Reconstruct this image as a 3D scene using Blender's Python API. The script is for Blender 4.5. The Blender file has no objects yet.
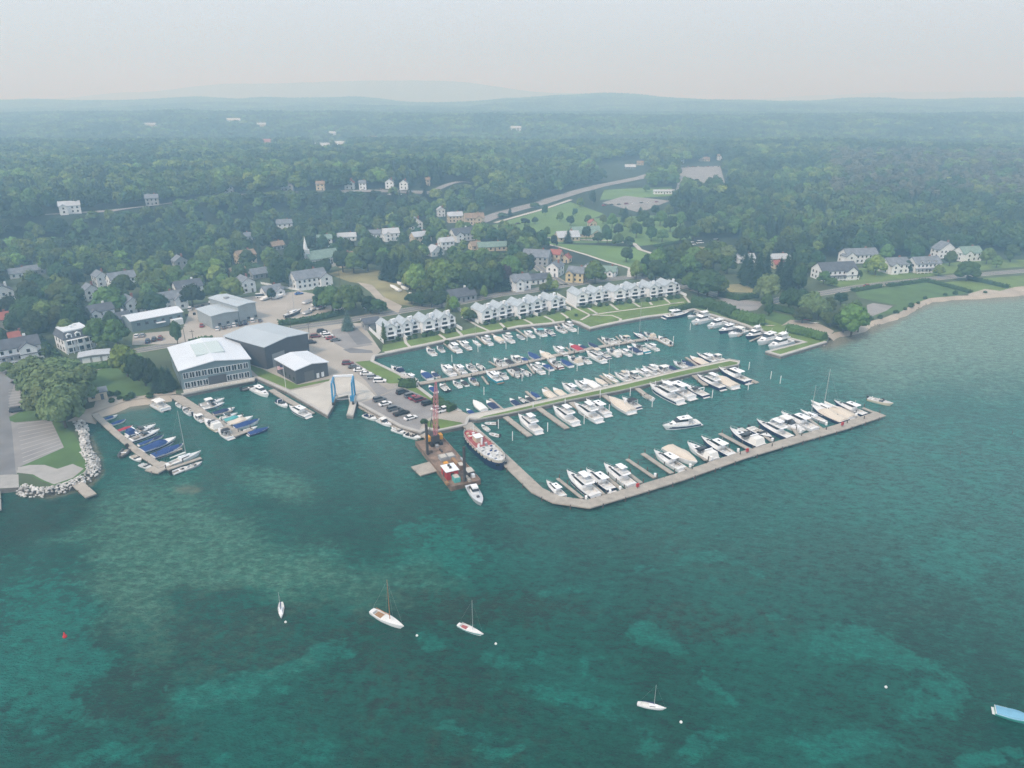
import bpy, bmesh, math, random
import numpy as np
from mathutils import Vector, Matrix, noise
R = random.Random(7)
sc = bpy.context.scene
col = sc.collection
# ---------------------------------------------------------------- camera, sky, sun
CAMH = 100.0; FPX = 711.0
PIT = math.atan(284/FPX); SP, CP = math.sin(PIT), math.cos(PIT)
cam = bpy.data.objects.new('camera', bpy.data.cameras.new('camera')); col.objects.link(cam)
cam.location = (0, 0, CAMH); cam.rotation_euler = (math.pi/2-PIT, 0, 0)
cam.data.sensor_width = 36; cam.data.lens = FPX/1024*36
cam.data.clip_start = 1; cam.data.clip_end = 40000
sc.camera = cam
w = bpy.data.worlds.new('World'); sc.world = w; w.use_nodes = True
nt = w.node_tree; nt.nodes.clear()
sky = nt.nodes.new('ShaderNodeTexSky'); sky.sky_type = 'NISHITA'; sky.sun_disc = False
SUN_EL, SUN_AZ = math.radians(50), math.radians(-140)       # azimuth from +Y towards +X
sky.sun_elevation = SUN_EL; sky.sun_rotation = SUN_AZ
sky.air_density = 1.2; sky.dust_density = 6.0; sky.ozone_density = 1.0
hs = nt.nodes.new('ShaderNodeHueSaturation'); hs.inputs['Saturation'].default_value = 0.18
mixc = nt.nodes.new('ShaderNodeMix'); mixc.data_type = 'RGBA'; mixc.inputs[0].default_value = 0.72
mixc.inputs[7].default_value = (6.8, 8.25, 10.4, 1)
bg = nt.nodes.new('ShaderNodeBackground'); bg.inputs[1].default_value = 0.112
wo = nt.nodes.new('ShaderNodeOutputWorld')
nt.links.new(sky.outputs[0], hs.inputs['Color']); nt.links.new(hs.outputs[0], mixc.inputs[6])
nt.links.new(mixc.outputs[2], bg.inputs[0]); nt.links.new(bg.outputs[0], wo.inputs[0])
sl = bpy.data.lights.new('sun', 'SUN'); sl.energy = 2.1; sl.angle = math.radians(10); sl.color = (1, .95, .88)
so = bpy.data.objects.new('sun', sl); col.objects.link(so)
sdir = Vector((math.sin(SUN_AZ)*math.cos(SUN_EL), math.cos(SUN_AZ)*math.cos(SUN_EL), math.sin(SUN_EL)))
so.rotation_euler = sdir.to_track_quat('Z', 'Y').to_euler(); so.location = (0, 0, 900)
sc.view_settings.view_transform = 'Standard'; sc.view_settings.look = 'None'
sc.view_settings.exposure = 0.3; sc.view_settings.gamma = 1
HAZE = 0.00078
sc.cycles.use_denoising = True
sc.cycles.denoising_prefilter = 'NONE'
sc.cycles.max_bounces = 5; sc.cycles.diffuse_bounces = 2; sc.cycles.glossy_bounces = 2
sc.cycles.transparent_max_bounces = 6; sc.cycles.volume_bounces = 1
sc.cycles.use_adaptive_sampling = True

# ---------------------------------------------------------------- helpers
def G(px, py, z=1.4):
    u = (px-512)/FPX; v = (384-py)/FPX
    t = (z-CAMH)/(-SP+v*CP)
    return Vector((u*t, (CP+v*SP)*t, z))
def proj(p):
    x, y, z = p[0], p[1], p[2]-CAMH
    d = y*CP - z*SP; up = y*SP + z*CP
    return (512+FPX*x/d, 384-FPX*up/d)
def ss(t):
    t = min(1, max(0, t)); return t*t*(3-2*t)
def hgt(x, y):
    """terrain height behind the harbour: village plain, bluff, plateau, hills"""
    if y < 440: return 1.36
    s = x/max(y, 1)
    L = 1-ss((s+0.08)/0.10)
    top = max(495, 505+.714*(x+358))
    if x > -20: top += (x+20)*.3
    h = 1.36 + 3*ss((y-445)/300)
    h += L*21*ss((y-(top-42))/42) + (1-L)*21*ss((y-520)/900)
    h += 33*ss((y-950)/1500) + 27*ss((y-2400)/1300)
    a = ss((y-800)/900)
    h += a*(15*noise.noise(Vector((x/560, y/330, 0)))+5*noise.noise(Vector((x/170, y/150, 3))))
    h -= a*20*math.exp(-((y-1450)/260)**2)+a*16*math.exp(-((y-2500)/330)**2)
    b = ss((y-2200)/900)
    h += b*(24*noise.noise(Vector((x/900+3, y/900, 7)))+17*noise.noise(Vector((x/300, y/400, 5))))-12*b*ss((-x/max(y,1)-.5)/.2)
    h -= 75*ss((y-3850)/600)
    return h
def GT(px, py):
    z = 1.4
    for k in range(30):
        p = G(px, py, z); z = .5*z+.5*(max(1.4, hgt(p.x, p.y)))
    return Vector((p.x, p.y, z))
def tag(o, label=None, cat=None, group=None, kind=None):
    if label: o['label'] = label
    if cat: o['category'] = cat
    if group: o['group'] = group
    if kind: o['kind'] = kind
    return o
def empty(name, loc, rz=0, label=None, cat=None, group=None):
    o = bpy.data.objects.new(name, None); col.objects.link(o)
    o.location = loc; o.rotation_euler = (0, 0, rz)
    return tag(o, label, cat, group)
def copy_tree(o, parent=None):
    c = o.copy(); col.objects.link(c); c.parent = parent
    for ch in o.children: copy_tree(ch, c)
    return c

MAT = {}
def mat(name, rgb, rough=.7, metal=0, var=0.0, scale=1.0, detail=4, spec=.4, bump=0, coord='Object', rand=0):
    if name in MAT: return MAT[name]
    m = bpy.data.materials.new(name); m.use_nodes = True; n = m.node_tree; b = n.nodes['Principled BSDF']
    b.inputs['Base Color'].default_value = (*rgb, 1); b.inputs['Roughness'].default_value = rough
    b.inputs['Metallic'].default_value = metal; b.inputs['Specular IOR Level'].default_value = spec
    src = None
    if var or bump:
        tc = n.nodes.new('ShaderNodeTexCoord'); nz = n.nodes.new('ShaderNodeTexNoise')
        nz.inputs['Scale'].default_value = scale; nz.inputs['Detail'].default_value = detail
        n.links.new(tc.outputs[coord], nz.inputs['Vector'])
    if var:
        rp = n.nodes.new('ShaderNodeValToRGB')
        rp.color_ramp.elements[0].position = .3; rp.color_ramp.elements[1].position = .7
        rp.color_ramp.elements[0].color = (*[c*(1-var) for c in rgb], 1)
        rp.color_ramp.elements[1].color = (*[min(1, c*(1+var)) for c in rgb], 1)
        n.links.new(nz.outputs[0], rp.inputs[0]); n.links.new(rp.outputs[0], b.inputs['Base Color'])
        src = rp.outputs[0]
    if rand:
        oi = n.nodes.new('ShaderNodeObjectInfo'); mr = n.nodes.new('ShaderNodeMapRange')
        mr.inputs['To Min'].default_value = 1-rand; mr.inputs['To Max'].default_value = 1+rand
        n.links.new(oi.outputs['Random'], mr.inputs[0])
        mr2 = n.nodes.new('ShaderNodeMapRange'); mr2.inputs['To Min'].default_value = .475; mr2.inputs['To Max'].default_value = .53
        mm = n.nodes.new('ShaderNodeMath'); mm.operation = 'MULTIPLY'; mm.inputs[1].default_value = 7.31
        fr = n.nodes.new('ShaderNodeMath'); fr.operation = 'FRACT'
        n.links.new(oi.outputs['Random'], mm.inputs[0]); n.links.new(mm.outputs[0], fr.inputs[0]); n.links.new(fr.outputs[0], mr2.inputs[0])
        h = n.nodes.new('ShaderNodeHueSaturation'); n.links.new(mr.outputs[0], h.inputs['Value']); n.links.new(mr2.outputs[0], h.inputs['Hue'])
        if src: n.links.new(src, h.inputs['Color'])
        else: h.inputs['Color'].default_value = (*rgb, 1)
        n.links.new(h.outputs[0], b.inputs['Base Color'])
    if bump:
        bp = n.nodes.new('ShaderNodeBump'); bp.inputs['Strength'].default_value = bump
        n.links.new(nz.outputs[0], bp.inputs['Height']); n.links.new(bp.outputs[0], b.inputs['Normal'])
    MAT[name] = m; return m

class MB:
    def __init__(s): s.v = []; s.f = []; s.mi = []
    def quad(s, pts, k=0):
        i = len(s.v); s.v += [tuple(p) for p in pts]; s.f.append(tuple(range(i, i+len(pts)))); s.mi.append(k)
    def box(s, x0, x1, y0, y1, z0, z1, k=0):
        i = len(s.v)
        s.v += [(x0,y0,z0),(x1,y0,z0),(x1,y1,z0),(x0,y1,z0),(x0,y0,z1),(x1,y0,z1),(x1,y1,z1),(x0,y1,z1)]
        for f in ((0,3,2,1),(4,5,6,7),(0,1,5,4),(1,2,6,5),(2,3,7,6),(3,0,4,7)):
            s.f.append(tuple(i+a for a in f)); s.mi.append(k)
        return s
    def frus(s, a, za, b, zb, k=0):
        """a, b: (x0,x1,halfw0,halfw1) - bottom and top outlines of a tapered box, symmetric about y=0"""
        i = len(s.v)
        for (x0, x1, w0, w1), z in ((a, za), (b, zb)):
            s.v += [(x0,-w0,z),(x1,-w1,z),(x1,w1,z),(x0,w0,z)]
        for f in ((0,3,2,1),(4,5,6,7),(0,1,5,4),(1,2,6,5),(2,3,7,6),(3,0,4,7)):
            s.f.append(tuple(i+q for q in f)); s.mi.append(k)
        return s
    def loft(s, rings, close=False, cap0=False, cap1=False, k=0):
        i = len(s.v); n = len(rings[0])
        for r in rings: s.v += [tuple(p) for p in r]
        for a in range(len(rings)-1):
            for b in range(n if close else n-1):
                c = (b+1) % n
                s.f.append((i+a*n+b, i+a*n+c, i+(a+1)*n+c, i+(a+1)*n+b)); s.mi.append(k)
        if cap0: s.f.append(tuple(i+b for b in range(n-1, -1, -1))); s.mi.append(k)
        if cap1: s.f.append(tuple(i+(len(rings)-1)*n+b for b in range(n))); s.mi.append(k)
        return s
    def tube(s, p, q, r0, r1=None, n=6, k=0):
        p, q = Vector(p), Vector(q); r1 = r0 if r1 is None else r1
        d = (q-p).normalized(); a = d.orthogonal().normalized(); b = d.cross(a)
        R_ = []
        for c, r in ((p, r0), (q, r1)):
            R_.append([c+a*r*math.cos(t*2*math.pi/n)+b*r*math.sin(t*2*math.pi/n) for t in range(n)])
        return s.loft(R_, True, True, True, k)
    def bar(s, p, q, w, h, k=0):
        p, q = Vector(p), Vector(q); d = (q-p).normalized()
        a = d.cross(Vector((0,0,1)))
        a = a.normalized() if a.length > 1e-4 else Vector((1,0,0)); b = d.cross(a)
        R_ = [[c+a*sx*w/2+b*sy*h/2 for sx, sy in ((-1,-1),(1,-1),(1,1),(-1,1))] for c in (p, q)]
        return s.loft(R_, True, True, True, k)
    def prism(s, poly, z0, z1, k=0):
        i = len(s.v); n = len(poly)
        s.v += [(p[0], p[1], z0) for p in poly]+[(p[0], p[1], z1) for p in poly]
        s.f.append(tuple(i+n+b for b in range(n))); s.mi.append(k)
        s.f.append(tuple(i+b for b in range(n-1, -1, -1))); s.mi.append(k)
        for b in range(n):
            c = (b+1) % n; s.f.append((i+b, i+c, i+n+c, i+n+b)); s.mi.append(k)
        return s
    def mesh(s, name, mats, smooth=False):
        me = bpy.data.meshes.new(name); me.from_pydata(s.v, [], s.f)
        if not isinstance(mats, (list, tuple)): mats = [mats]
        for m in mats: me.materials.append(m)
        if len(mats) > 1: me.polygons.foreach_set('material_index', s.mi)
        if smooth: me.polygons.foreach_set('use_smooth', [True]*len(s.f))
        me.update(); return me
    def build(s, name, mats, parent=None, smooth=False, loc=None):
        o = bpy.data.objects.new(name, s.mesh(name, mats, smooth)); col.objects.link(o)
        if parent: o.parent = parent
        if loc is not None: o.location = loc
        return o
def fixn(o):
    bm = bmesh.new(); bm.from_mesh(o.data); bmesh.ops.recalc_face_normals(bm, faces=bm.faces); bm.to_mesh(o.data); bm.free(); return o
def area2(poly):
    return sum(poly[i][0]*poly[(i+1) % len(poly)][1]-poly[(i+1) % len(poly)][0]*poly[i][1] for i in range(len(poly)))/2
def sheet(name, poly, z, m, kind='structure', label=None):
    """flat overlay from a world polygon"""
    if area2(poly) < 0: poly = poly[::-1]
    b = MB(); b.quad([(p[0], p[1], z) for p in poly]); o = b.build(name, m)
    bm = bmesh.new(); bm.from_mesh(o.data); bmesh.ops.triangulate(bm, faces=bm.faces); bm.to_mesh(o.data); bm.free()
    o['kind'] = kind
    if label: o['label'] = label
    return o
def drape(name, pix, m, off=.3, n=14):
    """overlay following the terrain: quad given as 4 pixel corners"""
    c = [GT(*p) for p in pix]; b = MB(); rings = []
    for i in range(n+1):
        t = i/n; a = c[0].lerp(c[1], t); d = c[3].lerp(c[2], t); r = []
        for j in range(n+1):
            p = a.lerp(d, j/n); r.append((p.x, p.y, max(1.4, hgt(p.x, p.y))+off))
        rings.append(r)
    b.loft(rings); o = fixn(b.build(name, m)); o['kind'] = 'structure'; return o
def dens(pts, step=6):
    out = []
    for a, b in zip(pts, pts[1:]):
        a, b = Vector(a[:2]), Vector(b[:2]); k = max(1, int((b-a).length/step))
        for i in range(k): out.append(a.lerp(b, i/k))
    out.append(Vector(pts[-1][:2])); return out
ROADS = []
def ribbon(name, pix, wid, m, off=.02, mark=True, world=False, reg=True):
    pts = [GT(*p) for p in pix] if not world else pix
    pts = dens(pts); ROADS.append((pts, wid)) if reg else None
    def strip(b, o0, o1, dz, lo=0, hi=None):
        r = []
        for i, p in enumerate(pts):
            d = (pts[min(i+1, len(pts)-1)]-pts[max(i-1, 0)]).normalized(); nn = Vector((-d.y, d.x))
            a = p+nn*o0; c = p+nn*o1
            r.append([(q.x, q.y, max(1.4, hgt(q.x, q.y))+dz+(0.25 if q.y > 445 else 0)) for q in (a, c)])
        b.loft(r)
    b = MB(); strip(b, wid/2, -wid/2, off); o = fixn(b.build(name, m)); o['kind'] = 'structure'
    for p in o.data.polygons:
        if p.normal.z < 0: o.data.flip_normals(); break
    if mark:
        for q, mn in ((.12, M_yel), (-.12, M_yel)):
            pass
        b2 = MB(); strip(b2, .12, -.12, off+.012); strip(b2, wid/2-.25, wid/2-.45, off+.012); strip(b2, -wid/2+.45, -wid/2+.25, off+.012)
        o2 = fixn(b2.build('road_marking', M_yel, None)); o2['kind'] = 'structure'
        b3 = MB()
        strip(b3, wid/2+.35, wid/2+.02, off+.1); strip(b3, -wid/2-.02, -wid/2-.35, off+.1)
        o3 = fixn(b3.build('kerb', M_conc)); o3['kind'] = 'structure'
    return o
def nm(w):
    return ['first','second','third','fourth','fifth','sixth','seventh','eighth','ninth','tenth','eleventh','twelfth','thirteenth','fourteenth','fifteenth','sixteenth','seventeenth','eighteenth','nineteenth','twentieth','twenty-first','twenty-second','twenty-third','twenty-fourth','twenty-fifth','twenty-sixth','twenty-seventh'][w]

# ---------------------------------------------------------------- materials
M_yel = mat('road_paint', (.55, .5, .3), .8)
M_conc = mat('concrete', (.42, .405, .38), .85, var=.12, scale=.3)
M_concl = mat('concrete_light', (.48, .455, .41), .85, var=.1, scale=.15)
M_wallc = mat('seawall', (.16, .15, .14), .9, var=.3, scale=.8)
M_asph = mat('asphalt', (.17, .17, .175), .9, var=.15, scale=.12)
M_asphl = mat('asphalt_worn', (.25, .24, .235), .9, var=.15, scale=.12)
M_grav = mat('gravel_yard', (.36, .33, .29), .95, var=.16, scale=.06, detail=6)
M_plaza = mat('plaza_concrete', (.33, .32, .305), .85, var=.12, scale=.4)
M_strp = mat('worn_line_paint', (.42, .42, .42), .8)
M_sand = mat('sand', (.37, .325, .27), .95, var=.15, scale=.12, detail=6)
M_lawn = mat('lawn', (.115, .175, .04), .95, var=.22, scale=.12, detail=6)
M_lawn2 = mat('lawn_deep', (.072, .135, .04), .95, var=.22, scale=.1, detail=6)
M_dry = mat('dry_grass', (.24, .22, .11), .95, var=.3, scale=.06, detail=6)
M_fair = mat('fairway', (.11, .19, .05), .95, var=.2, scale=.03, detail=5)
M_white = mat('white_paint', (.78, .79, .8), .45)
M_gel = mat('gelcoat', (.82, .84, .87), .25, spec=.5)
M_gelc = mat('gelcoat_cream', (.68, .62, .5), .3)
M_deck = mat('deck_white', (.68, .68, .67), .6, var=.06, scale=1)
M_glass = mat('dark_glass', (.015, .02, .025), .08, spec=.8)
M_navy = mat('navy_gelcoat', (.012, .025, .08), .25)
M_black = mat('black_rubber', (.02, .02, .02), .6)
M_chrome = mat('stainless', (.6, .6, .62), .3, metal=.9)
M_alu = mat('aluminium_mast', (.55, .56, .57), .4, metal=.6)
M_teak = mat('teak', (.3, .17, .08), .6, var=.15, scale=2)
M_varn = mat('varnished_spar', (.35, .16, .06), .4)
M_dock = mat('dock_planks', (.34, .31, .27), .9, var=.18, scale=.5)
M_pile = mat('dock_pile', (.1, .09, .08), .9)
M_red = mat('red_paint', (.42, .03, .03), .5)
M_rust = mat('rusty_steel', (.2, .14, .105), .8, var=.5, scale=.5, detail=6)
M_lift = mat('blue_lift_paint', (.03, .22, .42), .45)
M_orange = mat('safety_yellow', (.7, .32, .02), .5)
M_grayp = mat('gray_paint', (.42, .45, .48), .4)
CANV = {'blue': mat('canvas_blue', (.012, .045, .17), .8), 'navy': mat('canvas_navy', (.012, .025, .08), .8),
        'tan': mat('canvas_tan', (.58, .52, .44), .8), 'red': mat('canvas_red', (.36, .03, .05), .8),
        'teal': mat('canvas_teal', (.08, .33, .34), .8), 'black': mat('canvas_black', (.03, .03, .035), .8),
        'white': mat('canvas_white', (.72, .72, .7), .8), 'grey': mat('canvas_grey', (.25, .27, .29), .8),
        'sky': mat('canvas_sky', (.16, .36, .5), .8)}
HULL = {'white': M_gel, 'navy': M_navy, 'cream': M_gelc, 'maroon': mat('maroon_gelcoat', (.2, .03, .03), .3),
        'teal': mat('teal_gelcoat', (.03, .3, .42), .3), 'black': mat('black_gelcoat', (.02, .02, .025), .3),
        'green': mat('green_gelcoat', (.05, .35, .3), .3), 'grey': M_grayp}
# ---------------------------------------------------------------- water
def water_material():
    m = bpy.data.materials.new('lake_water'); m.use_nodes = True; n = m.node_tree; N = n.nodes; Lk = n.links
    b = N['Principled BSDF']; b.inputs['Roughness'].default_value = .12; b.inputs['IOR'].default_value = 1.33
    b.inputs['Specular IOR Level'].default_value = .4
    tc = N.new('ShaderNodeTexCoord')
    def noise_(scale, det=5, rough=.55, sx=1, sy=1, rot=0, dist=0):
        mp = N.new('ShaderNodeMapping'); mp.inputs['Scale'].default_value = (sx, sy, 1); mp.inputs['Rotation'].default_value = (0, 0, rot)
        z = N.new('ShaderNodeTexNoise'); z.inputs['Scale'].default_value = scale; z.inputs['Detail'].default_value = det
        z.inputs['Roughness'].default_value = rough; z.inputs['Distortion'].default_value = dist
        Lk.new(tc.outputs['Object'], mp.inputs[0]); Lk.new(mp.outputs[0], z.inputs['Vector']); return z.outputs[0]
    def att(nm_):
        a = N.new('ShaderNodeAttribute'); a.attribute_name = nm_; return a.outputs['Fac']
    def rng(x, a, c):
        r = N.new('ShaderNodeMapRange'); r.interpolation_type = 'SMOOTHSTEP'
        r.inputs['From Min'].default_value = a; r.inputs['From Max'].default_value = c; Lk.new(x, r.inputs[0]); return r.outputs[0]
    def math_(op, a, c):
        q = N.new('ShaderNodeMath'); q.operation = op
        for i, x in enumerate((a, c)):
            if isinstance(x, (int, float)): q.inputs[i].default_value = x
            else: Lk.new(x, q.inputs[i])
        return q.outputs[0]
    def mix(f, a, c):
        q = N.new('ShaderNodeMix'); q.data_type = 'RGBA'
        if isinstance(f, (int, float)): q.inputs[0].default_value = f
        else: Lk.new(f, q.inputs[0])
        for i, x in ((6, a), (7, c)):
            if isinstance(x, tuple): q.inputs[i].default_value = (*x, 1)
            else: Lk.new(x, q.inputs[i])
        return q.outputs[2]
    n1 = noise_(.028, 6, .6); n2 = noise_(.11, 6, .65, dist=.6); n3 = noise_(.5, 5, .6)
    # bare sandy gaps in the weed beds
    edge = math_('ADD', math_('MULTIPLY', math_('SUBTRACT', n2, .5), 1.3), math_('MULTIPLY', math_('SUBTRACT', n3, .5), 1.6))
    c = mix(rng(n1, .35, .65), (.001, .058, .04), (.001, .098, .072))
    c = mix(math_('MULTIPLY', rng(n2, .5, .75), .5), c, (.002, .1, .076))
    weed = rng(math_('ADD', att('weed'), edge), .3, .9)
    c = mix(weed, c, (.013, .046, .03))
    sand = rng(math_('ADD', att('sand'), math_('MULTIPLY', edge, 1.1)), .5, .92)
    c = mix(math_('MULTIPLY', sand, .8), c, (.003, .15, .115))
    pale = rng(math_('ADD', att('pale'), math_('MULTIPLY', edge, .45)), .05, 1.05)
    c = mix(math_('MULTIPLY', pale, .9), c, mix(rng(n3, .4, .65), (.05, .165, .115), (.085, .225, .16)))
    marina = att('marina')
    c = mix(marina, c, mix(rng(n2, .4, .7), (.05, .165, .15), (.042, .205, .178)))
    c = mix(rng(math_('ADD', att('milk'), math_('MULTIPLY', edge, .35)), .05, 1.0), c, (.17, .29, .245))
    n4 = noise_(.33, 4, .7, 1, 1.8, .5); n5 = noise_(1.1, 3, .7, 1, 2.0, .5)
    mu = math_('ADD', math_('MULTIPLY', math_('SUBTRACT', n4, .5), 2.0), math_('MULTIPLY', math_('SUBTRACT', n5, .5), 1.3))  # bed mottling plus the light and dark of ripples, painted into the water colour
    vm = N.new('ShaderNodeVectorMath'); vm.operation = 'SCALE'; Lk.new(c, vm.inputs[0]); Lk.new(math_('ADD', mu, 1.0), vm.inputs['Scale']); c = vm.outputs[0]
    shal = rng(math_('ADD', att('shal'), math_('MULTIPLY', edge, .3)), .1, .9)
    c = mix(shal, c, (.2, .2, .145))
    Lk.new(c, b.inputs['Base Color'])
    w1 = noise_(.55, 4, .6, 1, 2.2, math.radians(25)); w2 = noise_(2.2, 3, .6, 1, 2.0, math.radians(35)); w3 = noise_(.1, 3, .5, 1, 2, .6)
    hh = math_('ADD', math_('ADD', math_('MULTIPLY', w1, 1.0), math_('MULTIPLY', w2, .35)), math_('MULTIPLY', w3, 1.6))
    bp = N.new('ShaderNodeBump'); bp.inputs['Strength'].default_value = 1.0; bp.inputs['Distance'].default_value = 1.3
    Lk.new(hh, bp.inputs['Height']); Lk.new(bp.outputs[0], b.inputs['Normal'])
    return m
def ell(X, Y, cx, cy, rx, ry, rot=0):
    c, s = math.cos(rot), math.sin(rot); dx, dy = X-cx, Y-cy
    u = (dx*c+dy*s)/rx; v = (-dx*s+dy*c)/ry
    return np.clip(1.6-np.sqrt(u*u+v*v), 0, 1)
def pdist(X, Y, poly):
    """distance (pixels) to a polyline"""
    best = np.full(X.shape, 1e9)
    for (ax, ay), (bx, by) in zip(poly, poly[1:]):
        dx, dy = bx-ax, by-ay; l2 = dx*dx+dy*dy+1e-9
        t = np.clip(((X-ax)*dx+(Y-ay)*dy)/l2, 0, 1)
        best = np.minimum(best, np.hypot(X-ax-t*dx, Y-ay-t*dy))
    return best
def inside(X, Y, poly):
    r = np.zeros(X.shape, bool); n = len(poly)
    for i in range(n):
        x0, y0 = poly[i][:2]; x1, y1 = poly[(i+1) % n][:2]
        if y0 == y1: continue
        c = ((y0 > Y) != (y1 > Y)) & (X < (x1-x0)*(Y-y0)/(y1-y0)+x0); r ^= c
    return r
xs = np.concatenate([[-9000, -2500, -900], np.arange(-420, 470, 1.6), [900, 2500, 9000]])
ys = np.concatenate([[-600, -100, 20], np.arange(55, 200, 1.1), np.arange(200, 475, 2.2)])
GX, GY = np.meshgrid(xs, ys)
nx, ny = len(xs), len(ys)
V = np.stack([GX.ravel(), GY.ravel(), np.zeros(nx*ny)], 1)
me = bpy.data.meshes.new('water')
idx = np.arange(nx*ny).reshape(ny, nx)
Fq = np.stack([idx[:-1, :-1], idx[:-1, 1:], idx[1:, 1:], idx[1:, :-1]], -1).reshape(-1, 4)
me.vertices.add(len(V)); me.vertices.foreach_set('co', V.ravel())
me.loops.add(len(Fq)*4); me.loops.foreach_set('vertex_index', Fq.ravel())
me.polygons.add(len(Fq)); me.polygons.foreach_set('loop_start', np.arange(len(Fq))*4); me.polygons.foreach_set('loop_total', np.full(len(Fq), 4))
me.update(); me.validate()
x, y, z = V[:, 0], V[:, 1], V[:, 2]-CAMH
dd = np.maximum(y*CP-z*SP, 1.0); PX = 512+FPX*x/dd; PY = 384-FPX*(y*SP+z*CP)/dd
NZ = np.array([(noise.noise(Vector((a_/14, c_/14, 0))), noise.noise(Vector((a_/14, c_/14, 9))), noise.noise(Vector((a_/5, c_/5, 4)))) for a_, c_ in zip(x, y)])
PX0, PY0 = PX, PY; kk = FPX/np.maximum(dd, 60)*1.0; PX = PX+(NZ[:, 0]*9+NZ[:, 2]*3.5)*kk; PY = PY+(NZ[:, 1]*4+NZ[:, 2]*1.5)*kk
sand = np.zeros(len(V)); weed = np.zeros(len(V)); pale = np.zeros(len(V))
WEEDP = [([(100,575),(160,588),(260,606),(330,602),(310,622),(260,642),(205,668),(140,662),(108,640)], .6), ([(105,655),(150,690),(200,770),(100,770),(88,700)], .55), ([(330,640),(480,650),(560,700),(520,768),(280,768),(300,700)], .45), ([(0,500),(60,505),(80,560),(40,600),(0,610)], .4)]
for poly, am in WEEDP:
    weed = np.maximum(weed, np.where(inside(PX, PY, poly), am, am*np.clip(1-pdist(PX, PY, poly+poly[:1])/12, 0, 1)))
for e in ((427,645,17,13,0),(524,663,20,9,.4),(702,746,28,22,.2),(440,545,50,26,.2),(418,565,28,12,0),(545,655,14,6,.5),(575,700,60,12,.25),
          (612,672,6,26,0),(640,735,14,20,-.3),(500,690,16,5,0),(300,660,60,10,-.35),(240,690,60,16,-.1),(170,700,40,12,.3),(300,760,60,10,-.2),(40,650,70,90,.1),
          (130,745,22,10,0),(500,752,16,6,0),(545,480,30,8,.3),(600,430,40,8,.1),(960,560,60,28,0),(900,500,60,14,0),(850,440,70,16,-.1),
          (870,650,55,16,.2),(930,690,36,24,0),(830,735,60,22,.1),(1000,760,40,10,0),(780,620,14,5,0),(660,640,40,8,.2),(410,590,20,6,0),(20,590,20,10,0),(90,760,40,12,0),
          (470,735,20,7,0),(310,560,50,5,-.15),(720,690,12,18,0),(650,570,30,7,.1),(560,590,34,8,-.2),(700,560,40,6,0)):
    sand = np.maximum(sand, ell(PX, PY, *e)*.9)
for e in ((200,610,65,22,.05),(215,592,45,16,0),(180,640,60,22,.1),(270,610,70,12,-.2),(330,640,70,24,-.2),(188,490,17,7,0),(60,510,70,20,-.2),(420,610,90,20,-.1),(240,660,70,16,-.3),(120,655,40,25,.3),
          (800,560,130,34,0),(620,540,80,20,0),(520,610,80,24,0),(720,620,90,20,0),(420,700,80,24,0),(940,610,60,16,0),(160,720,60,14,0),(700,500,90,14,0),(980,520,50,12,0),(850,480,80,12,0)):
    weed = np.maximum(weed, ell(PX, PY, *e)*.62)
for e in ((150,530,62,40,.25),(230,545,60,26,.35),(300,572,60,14,.25),(150,580,55,30,.1),(120,610,25,18,.1),(275,482,34,14,.2),(240,480,22,10,.1),(318,486,14,10,0),(130,485,50,14,0),(230,660,25,10,-.2),(250,640,60,6,-.2),(110,455,20,12,0)):
    pale = np.maximum(pale, ell(PX, PY, *e)*.55)
pale *= .35
shelf = [(82,505),(105,482),(140,474),(175,474),(205,487),(238,507),(264,532),(302,550),(345,560),(400,574),(450,582),(400,600),(330,600),(262,606),(205,602),(170,640),(135,652),(106,632),(90,590),(80,540)]
ins = inside(PX, PY, shelf); dsh = pdist(PX, PY, shelf+shelf[:1]); pale = np.maximum(pale, np.where(ins, .4+.35*np.clip(dsh/24, 0, 1), .4*np.clip(1-dsh/26, 0, 1)))
pale -= .4*ell(PX, PY, 225, 600, 60, 12, .0)+.3*ell(PX, PY, 188, 490, 14, 6)+.3*ell(PX, PY, 215, 548, 8, 3); pale = np.clip(pale, 0, 1)
low = [(130,655),(200,615),(290,600),(380,590),(330,640),(290,690),(220,725),(130,720)]
ins = inside(PX, PY, low); pale = np.maximum(pale, np.where(ins, .2, 0))
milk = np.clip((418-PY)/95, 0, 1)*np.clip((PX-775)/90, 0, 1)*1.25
e = ell(PX, PY, 870, 355, 75, 18, .1); 
PX, PY = PX0, PY0
beachE = [(826,345),(850,338),(866,330),(888,322),(904,314),(918,306),(934,300),(960,297.5),(1000,296),(1060,291)]
shal = np.clip(1-pdist(PX, PY, beachE)/11, 0, 1)
shal = np.maximum(shal, np.clip(1-pdist(PX, PY, [(98,412),(115,410),(130,405),(145,404),(164,400)])/9, 0, 1))
shal = np.maximum(shal, .95*np.clip(1-pdist(PX, PY, [(20,491),(50,495),(88,484),(99,472),(97,458),(89,440)])/9, 0, 1))
shal = np.maximum(shal, .5*np.clip(1-pdist(PX, PY, [(470,421),(505,413),(567,401),(640,388),(740,366)])/3, 0, 1))
mar = np.clip((np.interp(PX, [150, 450, 560, 1100], [530, 560, 640, 700])-PY)/220, 0, 1)**1.15*.92*(PY > 200)
shal = np.maximum(shal, .5*ell(PX, PY, 188, 490, 14, 5)); pale = np.maximum(pale, ell(PX, PY, 275, 484, 40, 14, .25)*.75)
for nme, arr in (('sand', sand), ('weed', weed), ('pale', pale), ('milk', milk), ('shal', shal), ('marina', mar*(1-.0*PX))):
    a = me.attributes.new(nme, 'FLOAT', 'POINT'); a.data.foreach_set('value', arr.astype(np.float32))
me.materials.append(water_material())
wat = bpy.data.objects.new('water', me); col.objects.link(wat); wat['kind'] = 'structure'

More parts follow.
